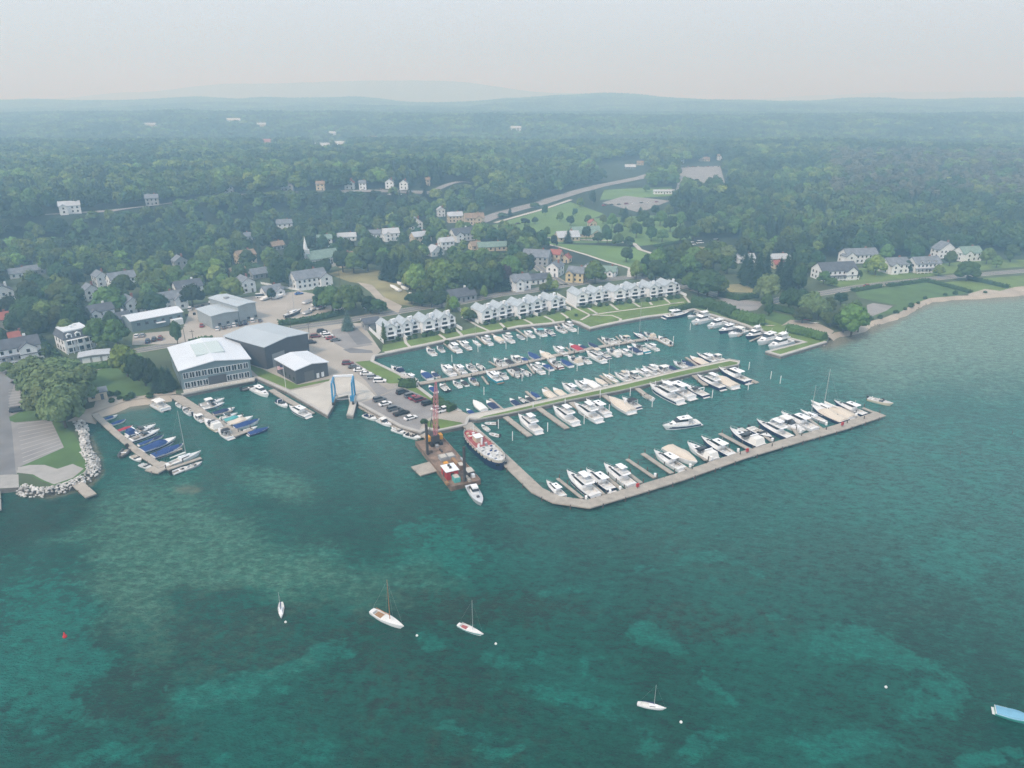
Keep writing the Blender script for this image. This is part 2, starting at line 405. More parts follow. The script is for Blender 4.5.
# ---------------------------------------------------------------- near land plate with sea walls
Z0 = 1.4
coast = [(-160,512),(0,489),(19,487),(31,491),(50,490),(71,484),(84,478),(93,470),(92,460),(86,450),(84,440),(83,430),(80,421),(90,412),
 (108,407),(128,400),(144,398),(160,395),(172,393.5),(181.6,394.6),(253.8,380),(256,377.5),(287,391.5),(327.5,415),(333.4,405),(335.6,398.7),
 (347.8,395.6),(349.4,403),(346.5,414.5),(353,415.5),(357,401),(359,404),(400,426.5),(421,432.6),(427.5,428.7),(437,431),(466.6,424.8),(468.7,418.5),(477,419.3),
 (508,413.6),(567,400.6),(620,390.6),(692,373.6),(738.7,364.6),(739.7,361),(729.4,359),(679.4,369.7),(620,383.3),(543.5,400),(504.5,409),(488.8,411),(469,414.5),
 (462,411),(454,406.5),(433.7,397.5),(419.7,387),(416,381),(373.6,361),(375,356),(425,345.5),(468,336),(500,331),(519,327),(552,324),(571.8,321),(577.6,323),
 (590,328.8),(616.7,323),(648,317),(680,313.3),(694,309.5),(705,313.5),(738,323),(757.6,330.5),(803,342),(765.5,351.5),(781,356),(827,342),(829,337),
 (836,333),(850,331),(861,328),(867,322.5),(885,318),(902,312),(914,304.5),(930,298.5),(958,296),(980,295.5),(1000,293.5),(1030,291.5),(1100,285.5),(1250,279)]
CW = [G(x_, y_, Z0) for x_, y_ in coast]
plate = [(p.x, p.y) for p in CW]+[(520, 455), (-640, 455), (-640, 150)]
if area2(plate) < 0: plate = plate[::-1]
b = MB(); n = len(plate)
b.v = [(p[0], p[1], Z0) for p in plate]+[(p[0], p[1], -1.0) for p in plate]
b.f.append(tuple(range(n))); b.mi.append(0)
for i in range(n):
    j = (i+1) % n; b.f.append((i, n+i, n+j, j)); b.mi.append(1)
M_ground = mat('ground_mix', (.065, .09, .042), .95, var=.35, scale=.05, detail=7)
g = b.build('ground', [M_ground, M_wallc]); g['kind'] = 'structure'
bm = bmesh.new(); bm.from_mesh(g.data); bmesh.ops.triangulate(bm, faces=[f for f in bm.faces if len(f.verts) > 4]); bm.to_mesh(g.data); bm.free()
# concrete cap along the sea walls
def cap(name, a, c, wdt=1.1, m=M_conc):
    pts = [Vector((p.x, p.y)) for p in CW[a:c+1]]
    b = MB(); ring = []
    for i, p in enumerate(pts):
        d0 = (p-pts[i-1]).normalized() if i else (pts[1]-p).normalized()
        d1 = (pts[i+1]-p).normalized() if i < len(pts)-1 else d0
        d = (d0+d1).normalized(); nn = Vector((-d.y, d.x)); k = min(1.6, 1/max(.4, nn.dot(Vector((-d0.y, d0.x)))))
        o_ = p-nn*.12*k; q = p+nn*wdt*k
        ring.append([(o_.x, o_.y, Z0-.35), (o_.x, o_.y, Z0+.16), (q.x, q.y, Z0+.16), (q.x, q.y, Z0-.1)])
    b.loft(ring); o = fixn(b.build(name, m)); o['kind'] = 'structure'
for a_, c_, w_ in (((181.6,394.6),(333.4,405),1.1), ((346.5,414.5),(437,431),1.0), ((437,431),(477,419.3),.9), ((477,419.3),(738.7,364.6),.18), ((738.7,364.6),(469,414.5),.3), ((462,411),(827,342),1.3)):
    i_, j_ = coast.index(a_), coast.index(c_)
    cap('seawall_cap', i_, j_, w_)
# beaches: sloping sand from the plate edge into the water
def beach(a, c, out, m=M_sand, inw=3.0):
    pts = [Vector((p.x, p.y)) for p in CW[a:c+1]]; pts = dens(pts, 3); ring = []
    for i, p in enumerate(pts):
        d = (pts[min(i+1, len(pts)-1)]-pts[max(i-1, 0)]).normalized(); nn = Vector((-d.y, d.x))
        wob = noise.noise(Vector((p.x*.15, p.y*.15, 2)))
        q = p-nn*(out*(1+.5*wob)); r = p+nn*(inw*(1+.7*wob))
        ring.append([(r.x, r.y, Z0+.03), (p.x, p.y, Z0-.02+.03), (q.x, q.y, -.12)])
    b = MB(); b.loft(ring); o = fixn(b.build('beach', m, smooth=True)); o['kind'] = 'structure'; return o
ci_ = lambda *q: coast.index(q)
beach(ci_(80,421), ci_(172,393.5), 4.0); beach(ci_(829,337), ci_(867,322.5), 2.2, inw=.8); beach(ci_(867,322.5), ci_(1250,279), 2.6, inw=.5)
def PG(pts, z=Z0): return [(G(a, c, z).x, G(a, c, z).y) for a, c in pts]
# ---------------------------------------------------------------- terrain behind
tx = np.concatenate([np.arange(-6000, -800, 120), np.arange(-800, 800, 12), np.arange(800, 6001, 120)])
ty = np.concatenate([np.arange(441, 820, 8), np.arange(820, 1600, 20), np.arange(1600, 5200, 60)])
rings = [[(float(a), float(c), hgt(float(a), float(c))) for a in tx] for c in ty]
b = MB(); b.loft(rings)
M_terr = mat('forest_floor', (.022, .04, .02), .95, var=.3, scale=.02, detail=6)
t = b.build('terrain', M_terr, smooth=True); t['kind'] = 'structure'
if t.data.polygons[0].normal.z < 0: t.data.flip_normals()
# lake and land reach beyond the east and the west edge
def ridge(name, y0, prof, depth=900, m=None):
    b = MB(); r = []
    for k, f in enumerate((0, .55, .8, 1, .8, 0)):
        row = []
        for (px_, py_) in prof:
            v_ = (384-py_)/FPX; t_ = (CP+v_*SP); X = (px_-512)/FPX/t_*y0
            top = CAMH+(-SP+v_*CP)/t_*y0
            row.append((X, y0-depth/2+depth*k/5, max(0, top)*f))
        r.append(row)
    b.loft(r); o = fixn(b.build(name, m or M_ridge, smooth=True)); o['kind'] = 'structure'
M_ridge = mat('far_woods', (.04, .07, .045), .95, var=.3, scale=.004)
def prof(fn, x0, x1, st=10):
    return [(x_, fn(x_)+.5*noise.noise(Vector((x_*.06, 1.3, 0)))) for x_ in range(x0, x1+1, st)]
def pl(pts):
    def f(x_):
        for (a, c), (d, e) in zip(pts, pts[1:]):
            if a <= x_ <= d: return c+(e-c)*ss((x_-a)/(d-a))
        return pts[0][1] if x_ < pts[0][0] else pts[-1][1]
    return f
ridge('hills', 7000, prof(pl([(-300,101),(40,99),(130,92),(230,83.5),(400,80),(440,80.5),(560,93),(680,99),(760,102)]), -300, 760))
ridge('hills', 7400, prof(pl([(500,101),(560,95),(610,93),(680,99),(760,101)]), 480, 760))
ridge('hills', 5600, prof(pl([(-400,103),(-20,102),(20,98),(60,103)]), -400, 70))
ridge('hills', 8000, prof(pl([(740,100),(830,95),(900,92),(1030,91),(1400,92)]), 740, 1400))

# ---------------------------------------------------------------- ground sheets (pixel outlines of where they lie)
sheet('yard_gravel', PG([(132,345),(133,334),(182,330),(188,316),(190,306),(215,301),(256,296),(300,291),(338,299),(347,306),(343,313),(279,323),(284,331),(258,337),(200,343),(165,344)]), Z0+.012, M_grav)
sheet('yard_pavement', PG([(256,377),(287,391.3),(327.5,414.6),(333.2,405),(335.4,398.4),(347.9,395.3),(349.7,403),(346.8,414.2),(352.8,415.2),(356.8,400.6),(359,403.7),(400,426.2),(421,432.2),(427.5,428.3),(437,430.6),(466.4,424.4),(468.4,418),(477,416.6),(488,411.4),(469.4,414.8),(461.6,411.2),(453.6,406.8),(433.3,397.8),(419.3,387.2),(415.6,381.2),(373.2,361.2),(374.6,356.2),(381,351),(362,323),(342,323),(320,327),(300,330),(262,334),(240,345),(240,372)]), Z0+.012, M_grav)
sheet('launch_apron', PG([(287.5,391),(327.4,414.2),(333,404.6),(335.2,398),(348.1,394.9),(350,403),(347,413.8),(352.6,414.8),(356.6,400.2),(377,398),(366,386),(352,377.5),(332,378),(318,386)]), Z0+.024, M_concl)
sheet('car_park', PG([(359.4,403.2),(400,425.6),(419,431.2),(424,421),(437,414),(448,411),(434,402),(415,391),(401,387.5),(388,393),(377,398)]), Z0+.024, M_asphl)
sheet('car_park', PG([(332,330),(352,326),(373,345),(345,349),(334,343)]), Z0+.024, M_asphl)
sheet('car_park', PG([(345,330),(357,328),(373,342.5),(357,345)]), Z0+.036, M_asph)
sheet('asphalt_patch', PG([(343,349.5),(352,348),(372,350.5),(373,353),(350,353)]), Z0+.036, M_asph)
sheet('asphalt_strip', PG([(357,373),(366,381),(378,396),(401,387.5),(388,390),(374,380),(362,372)]), Z0+.03, M_asphl)
sheet('lawn', PG([(355,362),(370.5,360.5),(400,376),(403,381),(398,383.5),(388.5,383.5)]), Z0+.036, M_lawn)
sheet('lawn', PG([(399.4,385.8),(416,387.5),(431,398),(449,405.5),(455,410),(447,412),(436,404),(421,395)]), Z0+.036, M_lawn)
sheet('lawn', PG([(425,422),(437,418.5),(461,422.5),(463,423.6),(438,429.3),(428,427.3)]), Z0+.036, M_lawn)
sheet('lawn', PG([(244,363),(262,369),(298,385),(330,379),(329,381),(290,389.5),(258,376)]), Z0+.03, M_lawn)
# middle pier: walk on the north side, grass on the south
sheet('pier_walk', PG([(466,418),(477,418.8),(508,413),(567,400),(620,390),(692,373),(738,364.2),(739,361.4),(729.4,359.5),(679.4,370.1),(620,383.7),(543.5,400.4),(504.5,409.4),(488.8,411.4),(469,414.9)]), Z0+.02, M_concl)
sheet('lawn', PG([(479,418.3),(508,413.1),(567,400.1),(620,390.1),(692,373.1),(737,364.2),(737.8,362.4),(730,361),(679.6,371.6),(620,385.8),(543.8,402.6),(505,411.6),(484,416.2)]), Z0+.04, M_lawn)
# condominium strip
sheet('lawn', PG([(383,345),(460,331),(480,326),(568,311),(577,308),(683,298),(692,306),(680,311.8),(648,315.4),(616.7,321.2),(590,326.6),(578.5,321.6),(572,319.5),(552,322.2),(519,325.2),(500,329),(468,334),(425,343.3),(382,352)]), Z0+.02, M_lawn)
sheet('lawn', PG([(694,307.5),(706,311.5),(739,321),(758,328.5),(806,341.5),(770,351.5),(781,354.6),(826,341),(822,335),(790,325),(760,317),(735,311),(712,303)]), Z0+.02, M_lawn)
for pts in ([(385,352.5),(425,344.3),(468,335),(500,330),(519,326),(552,323),(571.8,320.2),(578,322),(590,327.6),(616.7,322),(648,316.2),(680,312.5),(694,308.7)],
            [(694,309),(706,313),(739,322),(758,330),(803,341.5)]):
    ribbon('seawall_walk', pts, 2.2, M_concl, .05, False, reg=False)
for a in ([(404,336),(406,343),(411,348)],[(437,333),(444,338),(447,341.5)],[(455,329),(461,334),(462,337)],[(462,317),(478,326),(489,331)],
          [(500,323),(504,327),(506,330)],[(524,319.5),(531,323),(534,326)],[(544,316),(552,320),(555,323)],[(561,313),(567,317),(569,320.5)],
          [(557,297),(576,308),(590,315),(581,320)],[(588,308),(598,314)],[(610,304),(618,310)],[(632,302),(640,307)],[(648,300),(652,305)],[(664,298),(671,304),(684,302)],
          [(590,315),(612,315.5),(621,319),(619,322)],[(590,315),(620,311),(652,307),(676,303)],[(684,296),(690,303)]):
    ribbon('garden_path', a, 1.3, M_concl, .06, False, reg=False)
# west park
sheet('park_asphalt', PG([(-90,345),(14,358),(20,372),(26,384),(27,410),(50,418),(64,447.5),(24,465),(17,468),(17,474),(-90,490)]), Z0+.012, M_asphl)
sheet('street_surface', PG([(-90,350),(10,360),(14,385),(9,400),(12,430),(16,474),(-90,480)]), Z0+.02, M_asph)
sheet('lawn', PG([(10,421),(9,417),(26,409),(44,412),(55,419),(73.4,433),(84,450),(90,462),(90,471),(80,478),(70,483.5),(54,486),(43,482),(32,476),(18,470),(24,465),(64,447.5),(51,419.5),(15,422.5)]), Z0+.03, M_lawn2)
sheet('plaza', PG([(17.6,467.5),(30,465),(44.5,465),(57.4,469),(65,466.5),(72.7,464),(77,466),(83.8,468.7),(79,473),(72.7,478),(64,481),(54,484.5),(43,480),(33,474.5),(17,472.8)]), Z0+.045, M_plaza)
sheet('boat_ramp', PG([(-60,478),(18.5,474.5),(19,487.5),(0,488.5),(-60,497)]), Z0+.045, M_plaza)
sheet('lawn', PG([(10,383),(22,374),(48,368),(90,358),(112,356),(140,352),(146,362),(176,379),(178,392),(160,394),(128,397),(108,395),(100,388),(80,395),(60,412),(27,408),(26,386)]), Z0+.02, M_lawn2)
sheet('sand_patch', PG([(92,413),(96,400),(108,394),(122,399),(133,396),(148,396),(168,391),(176,389),(176,394),(160,395.4),(144,398.4),(128,400.4),(108,407.4),(95,412)]), Z0+.04, M_sand)
ln = MB()
def bar_px(b_, p, q, wd, z):
    a = G(*p, z); c = G(*q, z); d = (c-a).normalized(); nn = Vector((-d.y, d.x, 0))*wd/2
    b_.quad([a-nn, c-nn, c+nn, a+nn])
for k in range(9):
    f = k/8; bar_px(ln, (8.5+(-.5)*f, 390+22*f), (25+.3*f, 389+19*f), .28, Z0+.055)
for k in range(10):
    f = k/9; bar_px(ln, (17+6*f, 424+38*f), (51.5+11*f, 419.8+27*f), .28, Z0+.055)
fixn(ln.build('road_marking', M_strp))['kind'] = 'structure'
# east side: road loop, beach, lawns
sheet('lawn', PG([(855,291.5),(890,287),(926,282.5),(949,287),(968,293),(958,295.4),(930,298),(914,304),(902,311),(871,317.5),(898,305),(873,301),(858,297)]), Z0+.02, M_lawn2)
sheet('gravel_patch', PG([(867,305),(873,303),(893,306),(886,311),(873,316),(867,314)]), Z0+.03, M_asphl)
sheet('lawn', PG([(940,283),(975,279),(1060,273),(1100,280),(1030,290),(1000,292.8),(980,295),(969,292.8),(952,287)]), Z0+.02, M_lawn)
sheet('sand_patch', PG([(968,294),(985,289),(1000,291),(1015,287),(1040,285),(1100,281),(1100,285.2),(1030,291.2),(1000,293.2),(980,295.2),(969,295.6)]), Z0+.03, M_sand)
sheet('lawn', PG([(820,283),(818,276),(850,268),(900,268),(960,262),(1030,258),(1030,266),(961,272),(931,276),(880,282),(840,287)]), Z0+.02, M_lawn)
sheet('lawn', PG([(768,311),(800,318),(800,323),(786,326),(765,319)]), Z0+.035, M_lawn2)
sheet('sand_patch', PG([(781,326),(790,320),(805,320),(822,325),(834,331),(830,336),(824,333),(800,326),(788,324)]), Z0+.045, M_sand)
sheet('car_park', PG([(716,297),(728,294),(745,300),(765,302),(757,310),(742,312)]), Z0+.03, M_asphl)
sheet('dry_patch', PG([(723,285),(752,283),(756,293),(730,292)]), Z0+.02, M_dry)
sheet('dry_patch', PG([(328,274),(345,269),(384,270),(398,284),(416,300),(412,306),(392,304),(372,285),(350,282)]), Z0+.015, M_dry)
sheet('dirt_track', PG([(357,282),(372,285),(384,297),(402,306),(398,313),(383,306),(370,292)]), Z0+.03, M_sand)
# streets
ribbon('road', [(240,338),(285,330.5),(300,327),(339,322),(382,314.5),(417,308.5),(460,302.5),(500,294.5),(530,291),(564,285.5),(598,280.5),(632,277),(655,280),(679,285.5),(700,291),(718,296)], 7.5, M_asph)
ribbon('road', [(564,285),(548,275),(540,269),(530,262)], 7, M_asph)
ribbon('road', [(765,304),(785,298.5),(828,292.5),(860,286.8),(880.6,284.2),(931,279),(961,276),(1024,271),(1090,266)], 7, M_asph)
ribbon('road', [(-60,357),(20,365),(75,370),(95,368),(112,362),(130,352),(165,346),(200,344),(240,338)], 6.5, M_asph)
ribbon('footpath', [(541,243),(560,247.5),(586,255),(605,261.5),(630,268.5),(629,277)], 2.6, M_concl, .05, False)
ribbon('footpath', [(495,223),(520,216),(545,209),(571,200)], 4, M_concl, .1, False)
ribbon('footpath', [(545,238),(580,240),(612,241),(634,244),(640,250),(662,257)], 3.5, M_concl, .1, False)
ribbon('highway', [(470,226),(482,221),(500,214),(540,203.5),(575,192.5),(600,186),(640,178),(660,172)], 15, M_asphl, .1, False)
BLUFF = [(46,218.5),(60,217),(110,211.5),(150,206.5),(200,199.5),(250,194),(300,192.5),(350,191.5),(430,189.5),(470,187)]
ribbon('road', BLUFF, 3.2, M_asphl, .3, False)
drape('fairway', [(490,226),(570,202),(604,214),(545,238)], M_fair, .06)
drape('fairway', [(604,190),(672,186),(672,196),(600,200)], M_fair, .06)
drape('fairway', [(490,228),(600,218),(640,243),(540,243)], M_fair, .03)
drape('fairway', [(600,218),(680,214),(692,240),(640,246)], M_fair, .03)
drape('fairway', [(542,243),(634,247),(662,258),(632,268)], M_fair, .04)
drape('fairway', [(652,258),(690,246),(722,248),(690,258)], M_dry, .05)
drape('car_park', [(602,203),(625,196),(670,201),(640,213)], M_asphl, .3)
drape('car_park', [(676,190),(680,168),(720,166),(727,190)], M_asphl, .3)
# ---------------------------------------------------------------- buildings
RT = lambda d: math.radians(d)
M_hw = mat('siding_white', (.74, .77, .8), .7)
M_hc = mat('siding_cream', (.55, .47, .35), .7)
M_hg = mat('siding_grey', (.3, .32, .34), .7)
M_hy = mat('siding_yellow', (.52, .44, .26), .7)
M_hb = mat('siding_slate_blue', (.17, .23, .26), .7)
M_dk = mat('siding_charcoal', (.075, .08, .09), .75, var=.1, scale=.6)
M_rg = mat('shingle_grey', (.17, .19, .22), .9, var=.25, scale=.5)
M_rd = mat('shingle_dark', (.09, .1, .12), .9, var=.25, scale=.5)
M_rr = mat('shingle_red', (.3, .1, .08), .9, var=.2, scale=.5)
M_rb = mat('shingle_brown', (.24, .18, .13), .9, var=.25, scale=.5)
M_rn = mat('shingle_green', (.17, .25, .22), .9, var=.2, scale=.5)
M_rl = mat('roof_pale', (.42, .45, .49), .7, var=.1, scale=.2)
M_rw = mat('roof_membrane_white', (.6, .64, .69), .6, var=.07, scale=.08)
M_rgm = mat('roof_membrane_grey', (.4, .45, .49), .6, var=.07, scale=.08)
M_cond = mat('shingle_silver', (.35, .4, .44), .8, var=.14, scale=.4)
M_brick = mat('chimney_brick', (.25, .1, .07), .9)
WALL = dict(white=M_hw, cream=M_hc, grey=M_hg, yellow=M_hy, blue=M_hb)
ROOF = dict(grey=M_rg, dark=M_rd, red=M_rr, brown=M_rb, green=M_rn, pale=M_rl)
KEEP = []     # (x0,y0,x1,y1,distance): what trees must not hide
FOOT = []     # footprints: (x,y,radius)
def window(parent, wx, y, z, ww, hh, side):
    """a window on the wall; side 0 front(-Y),1 right(+X),2 back,3 left"""
    b = MB(); t = .06
    f = MB()
    if side in (0, 2):
        s = -1 if side == 0 else 1
        b.box(wx-ww/2, wx+ww/2, *sorted((y, y+s*t)), z, z+hh)
    else:
        s = 1 if side == 1 else -1
        b.box(*sorted((wx, wx+s*t)), y-ww/2, y+ww/2, z, z+hh)
    return b.build('window', M_glass, parent)
def gable(b, x0, x1, y0, y1, ze, rise, axis, over=.4, th=.25):
    """roof slabs"""
    if axis == 'x':
        ym = (y0+y1)/2; k = rise/((y1-y0)/2)
        for sy, ye in ((-1, y0-over), (1, y1+over)):
            ze2 = ze-over*k
            p = [(x0-over, ye, ze2), (x1+over, ye, ze2), (x1+over, ym, ze+rise), (x0-over, ym, ze+rise)]
            i = len(b.v); b.v += p+[(q[0], q[1], q[2]+th) for q in p]
            for f in ((0,1,2,3),(4,7,6,5),(0,4,5,1),(1,5,6,2),(2,6,7,3),(3,7,4,0)): b.f.append(tuple(i+a for a in f)); b.mi.append(0)
    else:
        c = MB(); gable(c, y0, y1, x0, x1, ze, rise, 'x', over, th)
        i = len(b.v); b.v += [(v[1], v[0], v[2]) for v in c.v]; b.f += [tuple(i+a for a in f[::-1]) for f in c.f]; b.mi += c.mi
def body(b, x0, x1, y0, y1, ze, rise, axis, z0=-.5):
    if axis == 'x': pr = [(y0, z0), (y1, z0), (y1, ze), ((y0+y1)/2, ze+rise), (y0, ze)]; r = [[(x, a, c) for a, c in pr] for x in (x0, x1)]
    else: pr = [(x0, z0), (x1, z0), (x1, ze), ((x0+x1)/2, ze+rise), (x0, ze)]; r = [[(a, y, c) for a, c in pr] for y in (y0, y1)]
    b.loft(r, True, True, True)
def reg(o, w_, d_, h_):
    """note footprint and screen box of a building so that random trees stay clear of it"""
    m = Matrix.Rotation(o.rotation_euler.z, 3, 'Z'); P = []
    for sx in (-.5, .5):
        for sy in (-.5, .5):
            q = m @ Vector((sx*w_, sy*d_, 0))+o.location; P += [proj(q), proj(q+Vector((0, 0, h_)))]
    X = [p[0] for p in P]; Y = [p[1] for p in P]
    if max(Y) > 205 or max(Y) < 153: KEEP.append((min(X), min(Y), max(X), max(Y), o.location.y))
    k = max(1, int(max(w_, d_)/8))
    for i in range(k):
        t_ = ((i+.5)/k-.5)*(max(w_, d_)-min(w_, d_)) if k > 1 else 0
        q = m @ Vector((t_ if w_ >= d_ else 0, t_ if w_ < d_ else 0, 0))+o.location
        FOOT.append((q.x, q.y, min(w_, d_)*.5+1.0))
def house(px, py, w_, d_, ang, label, wall='white', roof='grey', st=2, axis='x', wing=None, dormer=0, porch=False, cat='house', name='house', chim=True, group=None):
    hs_ = (.62 if py < 200 else .85 if py < 300 and px < 800 else .9) if cat != 'pavilion' and py > 150 else .75
    w_ *= hs_; d_ *= hs_; p = GT(px, py); o = empty(name, p, RT(ang), label, cat, group)
    ez = 2.7*st+.3; W = WALL[wall]; rf = ROOF[roof]
    span = d_ if axis == 'x' else w_; rise = span*.36
    b = MB(); body(b, -w_/2, w_/2, -d_/2, d_/2, ez, rise, axis)
    if wing:
        wx, ww, wd = wing; body(b, wx-ww/2, wx+ww/2, -d_/2-wd, 0, ez-.6, ww*.38, 'y')
    fixn(b.build('wall', W, o))
    b = MB(); gable(b, -w_/2, w_/2, -d_/2, d_/2, ez+.02, rise, axis)
    if wing: gable(b, wx-ww/2, wx+ww/2, -d_/2-wd, .1, ez-.58, ww*.38, 'y', .35)
    r = fixn(b.build('roof', rf, o))
    if chim:
        b = MB(); cx = w_*.22; b.box(cx-.5, cx+.5, d_*.1-.4, d_*.1+.4, ez+rise*.3, ez+rise+1.0); b.build('chimney', M_brick if roof != 'dark' else M_hw, r)
    for k in range(dormer):
        dx = ((k+.5)/dormer-.5)*w_*.8; q = MB(); body(q, dx-.8, dx+.8, -d_/2+.3, -.3, ez+1.3, .5, 'y', ez-.2)
        dm = fixn(q.build('dormer', W, o)); q = MB(); gable(q, dx-.8, dx+.8, -d_/2+.3, -.3, ez+1.32, .5, 'y', .2, .12); fixn(q.build('dormer_roof', rf, dm))
        window(dm, dx, -d_/2+.3, ez+.3, .8, .8, 0)
    nf = max(2, int(w_/3)); ns = max(1, int(d_/3.6))
    yf = -d_/2
    for s in range(st):
        for k in range(nf):
            wx_ = ((k+.5)/nf-.5)*w_*.92
            if s == 0 and k == nf//2 and not wing:
                q = MB(); q.box(wx_-.5, wx_+.5, yf-.07, yf, 0.05, 2.15); q.build('door', M_rd, o); continue
            if wing and abs(wx_-wing[0]) < wing[1]/2: continue
            window(o, wx_, yf, 1.0+2.7*s, 1.1, 1.35, 0)
        for k in range(ns):
            wy = ((k+.5)/ns-.5)*d_*.9
            window(o, w_/2, wy, 1.0+2.7*s, 1.1, 1.35, 1); window(o, -w_/2, wy, 1.0+2.7*s, 1.1, 1.35, 3)
        if wing:
            window(o, wing[0], yf-wing[2], 1.0+2.7*s*.95, 1.2, 1.3, 0)
    if porch:
        q = MB(); q.box(-w_/2-.3, w_/2+.3, -d_/2-2.4, -d_/2-.05, 2.7, 2.95); pr = q.build('porch_roof', rf, o)
        q = MB(); n_ = max(3, int(w_/2.4))
        for k in range(n_+1): xx = -w_/2+w_*k/n_; q.box(xx-.12, xx+.12, -d_/2-2.2, -d_/2-1.95, 0, 2.69)
        q.box(-w_/2, w_/2, -d_/2-2.15, -d_/2-2.0, .5, 1.0); q.build('porch_post', W, pr)
    reg(o, w_, d_, ez+rise*.8)
    return o
# --- marina sheds and halls, laid out from their ground corners
def hall(name, label, c0, c1, c2, ht, wallm, roofm, rise=1.0, rows=(), cat='building', over=.5, z=1.4, axis='y', trim=M_hw):
    """c0 front left, c1 front right (ground pixels), c2: depth in metres"""
    a, b_ = GT(*c0), GT(*c1); d = (b_-a); ang = math.atan2(d.y, d.x); w_ = math.hypot(d.x, d.y); dep = c2
    nn = Vector((-math.sin(ang), math.cos(ang), 0)); c = (a+b_)/2+nn*dep/2
    o = empty(name, (c.x, c.y, a.z), ang, label, cat)
    b = MB(); body(b, -w_/2, w_/2, -dep/2, dep/2, ht, rise, axis); fixn(b.build('wall', wallm, o))
    b = MB(); gable(b, -w_/2, w_/2, -dep/2, dep/2, ht+.02, rise, axis, over, .3); fixn(b.build('roof', roofm, o))
    reg(o, w_, dep, ht+rise)
    return o, w_, dep
o, w_, d_ = hall('boat_hall', 'large slate blue waterfront hall under a broad white roof', (183,390.5), (252.5,378), 30, 7.6, M_hb, M_rw, 1.7)
for s, z_ in ((0, .6), (1, 4.3)):
    for k in range(11):
        xx = -w_/2+1.8+(w_-3.6)*k/10
        if s == 0 and 3 < k < 7: continue
        fr = MB(); fr.box(xx-.95, xx+.95, -d_/2-.08, -d_/2, z_, z_+2.3); f = fr.build('window', M_hw, o)
        pn = MB()
        for q in (-1, 1): pn.box(xx+q*.44-.36, xx+q*.44+.36, -d_/2-.11, -d_/2-.081, z_+.15, z_+2.15)
        pn.build('pane', M_glass, f)
b = MB(); b.box(-3.2, 3.2, -d_/2-.12, -d_/2, 0, 3.6); b.build('boat_door', M_dk, o)
for k in range(5):
    window(o, w_/2, -d_/2+4+k*5.4, 4.4, 1.6, 1.8, 1); window(o, w_/2, -d_/2+4+k*5.4, .9, 1.6, 1.9, 1)
    window(o, -w_/2, -d_/2+4+k*5.4, 4.4, 1.6, 1.8, 3)
b = MB(); b.box(-w_/2, w_/2, -d_/2-3.6, -d_/2-.15, -.1, .35); b.build('terrace', M_concl, o)
b = MB()
for k in range(16): xx = -w_/2+w_*k/15; b.box(xx-.04, xx+.04, -d_/2-3.5, -d_/2-3.42, .36, 1.3)
b.box(-w_/2, w_/2, -d_/2-3.5, -d_/2-3.42, 1.3, 1.36); b.build('railing', M_hw, o)
b = MB(); b.box(-5, 5, -6, 9, 8.9, 9.6); b.build('skylight', mat('skylight_panel', (.48, .56, .56), .4), o)
o, w_, d_ = hall('storage_shed', 'tall charcoal boat storage shed with a pale grey roof', (267.3,369.5), (310,354.5), 25, 9.2, M_dk, M_rgm, 1.2)
b = MB(); b.box(-w_/2+3, -w_/2+9, -d_/2-.08, -d_/2, 0, 5.5); b.build('sliding_door', M_hg, o)
b = MB(); b.box(w_/2, w_/2+.08, -4, 4, 0, 6.5); b.build('sliding_door', mat('door_charcoal', (.12, .125, .13), .6), o)
for k in range(3): window(o, w_/2, -9+k*2.2, 6.3, 1.2, .8, 1)
o, w_, d_ = hall('storage_shed', 'lower charcoal shed with a bright white roof beside the flagpole lawn', (297,384.5), (328.7,376), 16.5, 5.6, M_dk, M_rw, 1.0)
for k in range(2): b = MB(); xx = w_/2-2.4-k*2; b.box(xx-.55, xx+.55, -d_/2-.07, -d_/2, .4, 2.3); b.build('window', M_hw, o)
b = MB(); b.box(-3.2, .6, -d_/2-.07, -d_/2, 0, 4); b.build('sliding_door', mat('door_charcoal', (.12, .125, .13), .6), o)
for k in range(4): window(o, -w_/2, -d_/2+2+k*3.5, 1.0, 1.0, 1.3, 3)
# grey block building in the yard
M_blk = mat('grey_block_wall', (.3, .34, .36), .85, var=.08, scale=.4)
o, w_, d_ = hall('warehouse', 'lower wing of the grey yard warehouse with parked cars along it', (213,329), (239.5,323.5), 17, 6, M_blk, M_rgm, .5)
for k in range(3): window(o, -3+k*4, -d_/2, 1, 1.4, 1.2, 0)
b = MB(); b.box(-w_/2+1, -w_/2+4.5, -d_/2-.06, -d_/2, 0, 3.8); b.build('roller_door', M_hg, o)
o, w_, d_ = hall('warehouse', 'taller wing of the grey yard warehouse at its east end', (240.2,323.4), (257.5,319), 25, 8.2, M_blk, M_rgm, .5)
b = MB(); b.box(w_/2, w_/2+.06, -6, -1, 0, 5); b.build('roller_door', M_hg, o)
window(o, 0, -d_/2, 1, 1.4, 1.2, 0); window(o, 4, -d_/2, 1, 1.4, 1.2, 0)
b = MB(); b.box(-2, 0, 2, 4, 8.3, 9.7); b.build('roof_unit', M_hg, o)
o, w_, d_ = hall('workshop', 'long dark grey workshop with a white roof between the trees', (133,332.5), (184,322.5), 12, 5.2, M_hb, M_rw, 1.3, axis='x')
for k in range(8): window(o, -w_/2+3+k*3.6, -d_/2, 2.6, 1.3, 1.3, 0)
b = MB(); b.box(-1, 3, -d_/2-1.8, -d_/2, 2.4, 2.6); b.build('awning', M_hw, o)
b = MB(); b.box(w_/2-6, w_/2-1, -d_/2-2.5, -d_/2-.05, 0, 2.8); b.build('stair_block', M_hw, o)
o, w_, d_ = hall('garage', 'low flat garage with a pale roof in front of the mansard house', (80,364), (110,360), 6.5, 2.6, M_hg, M_rl, .3)
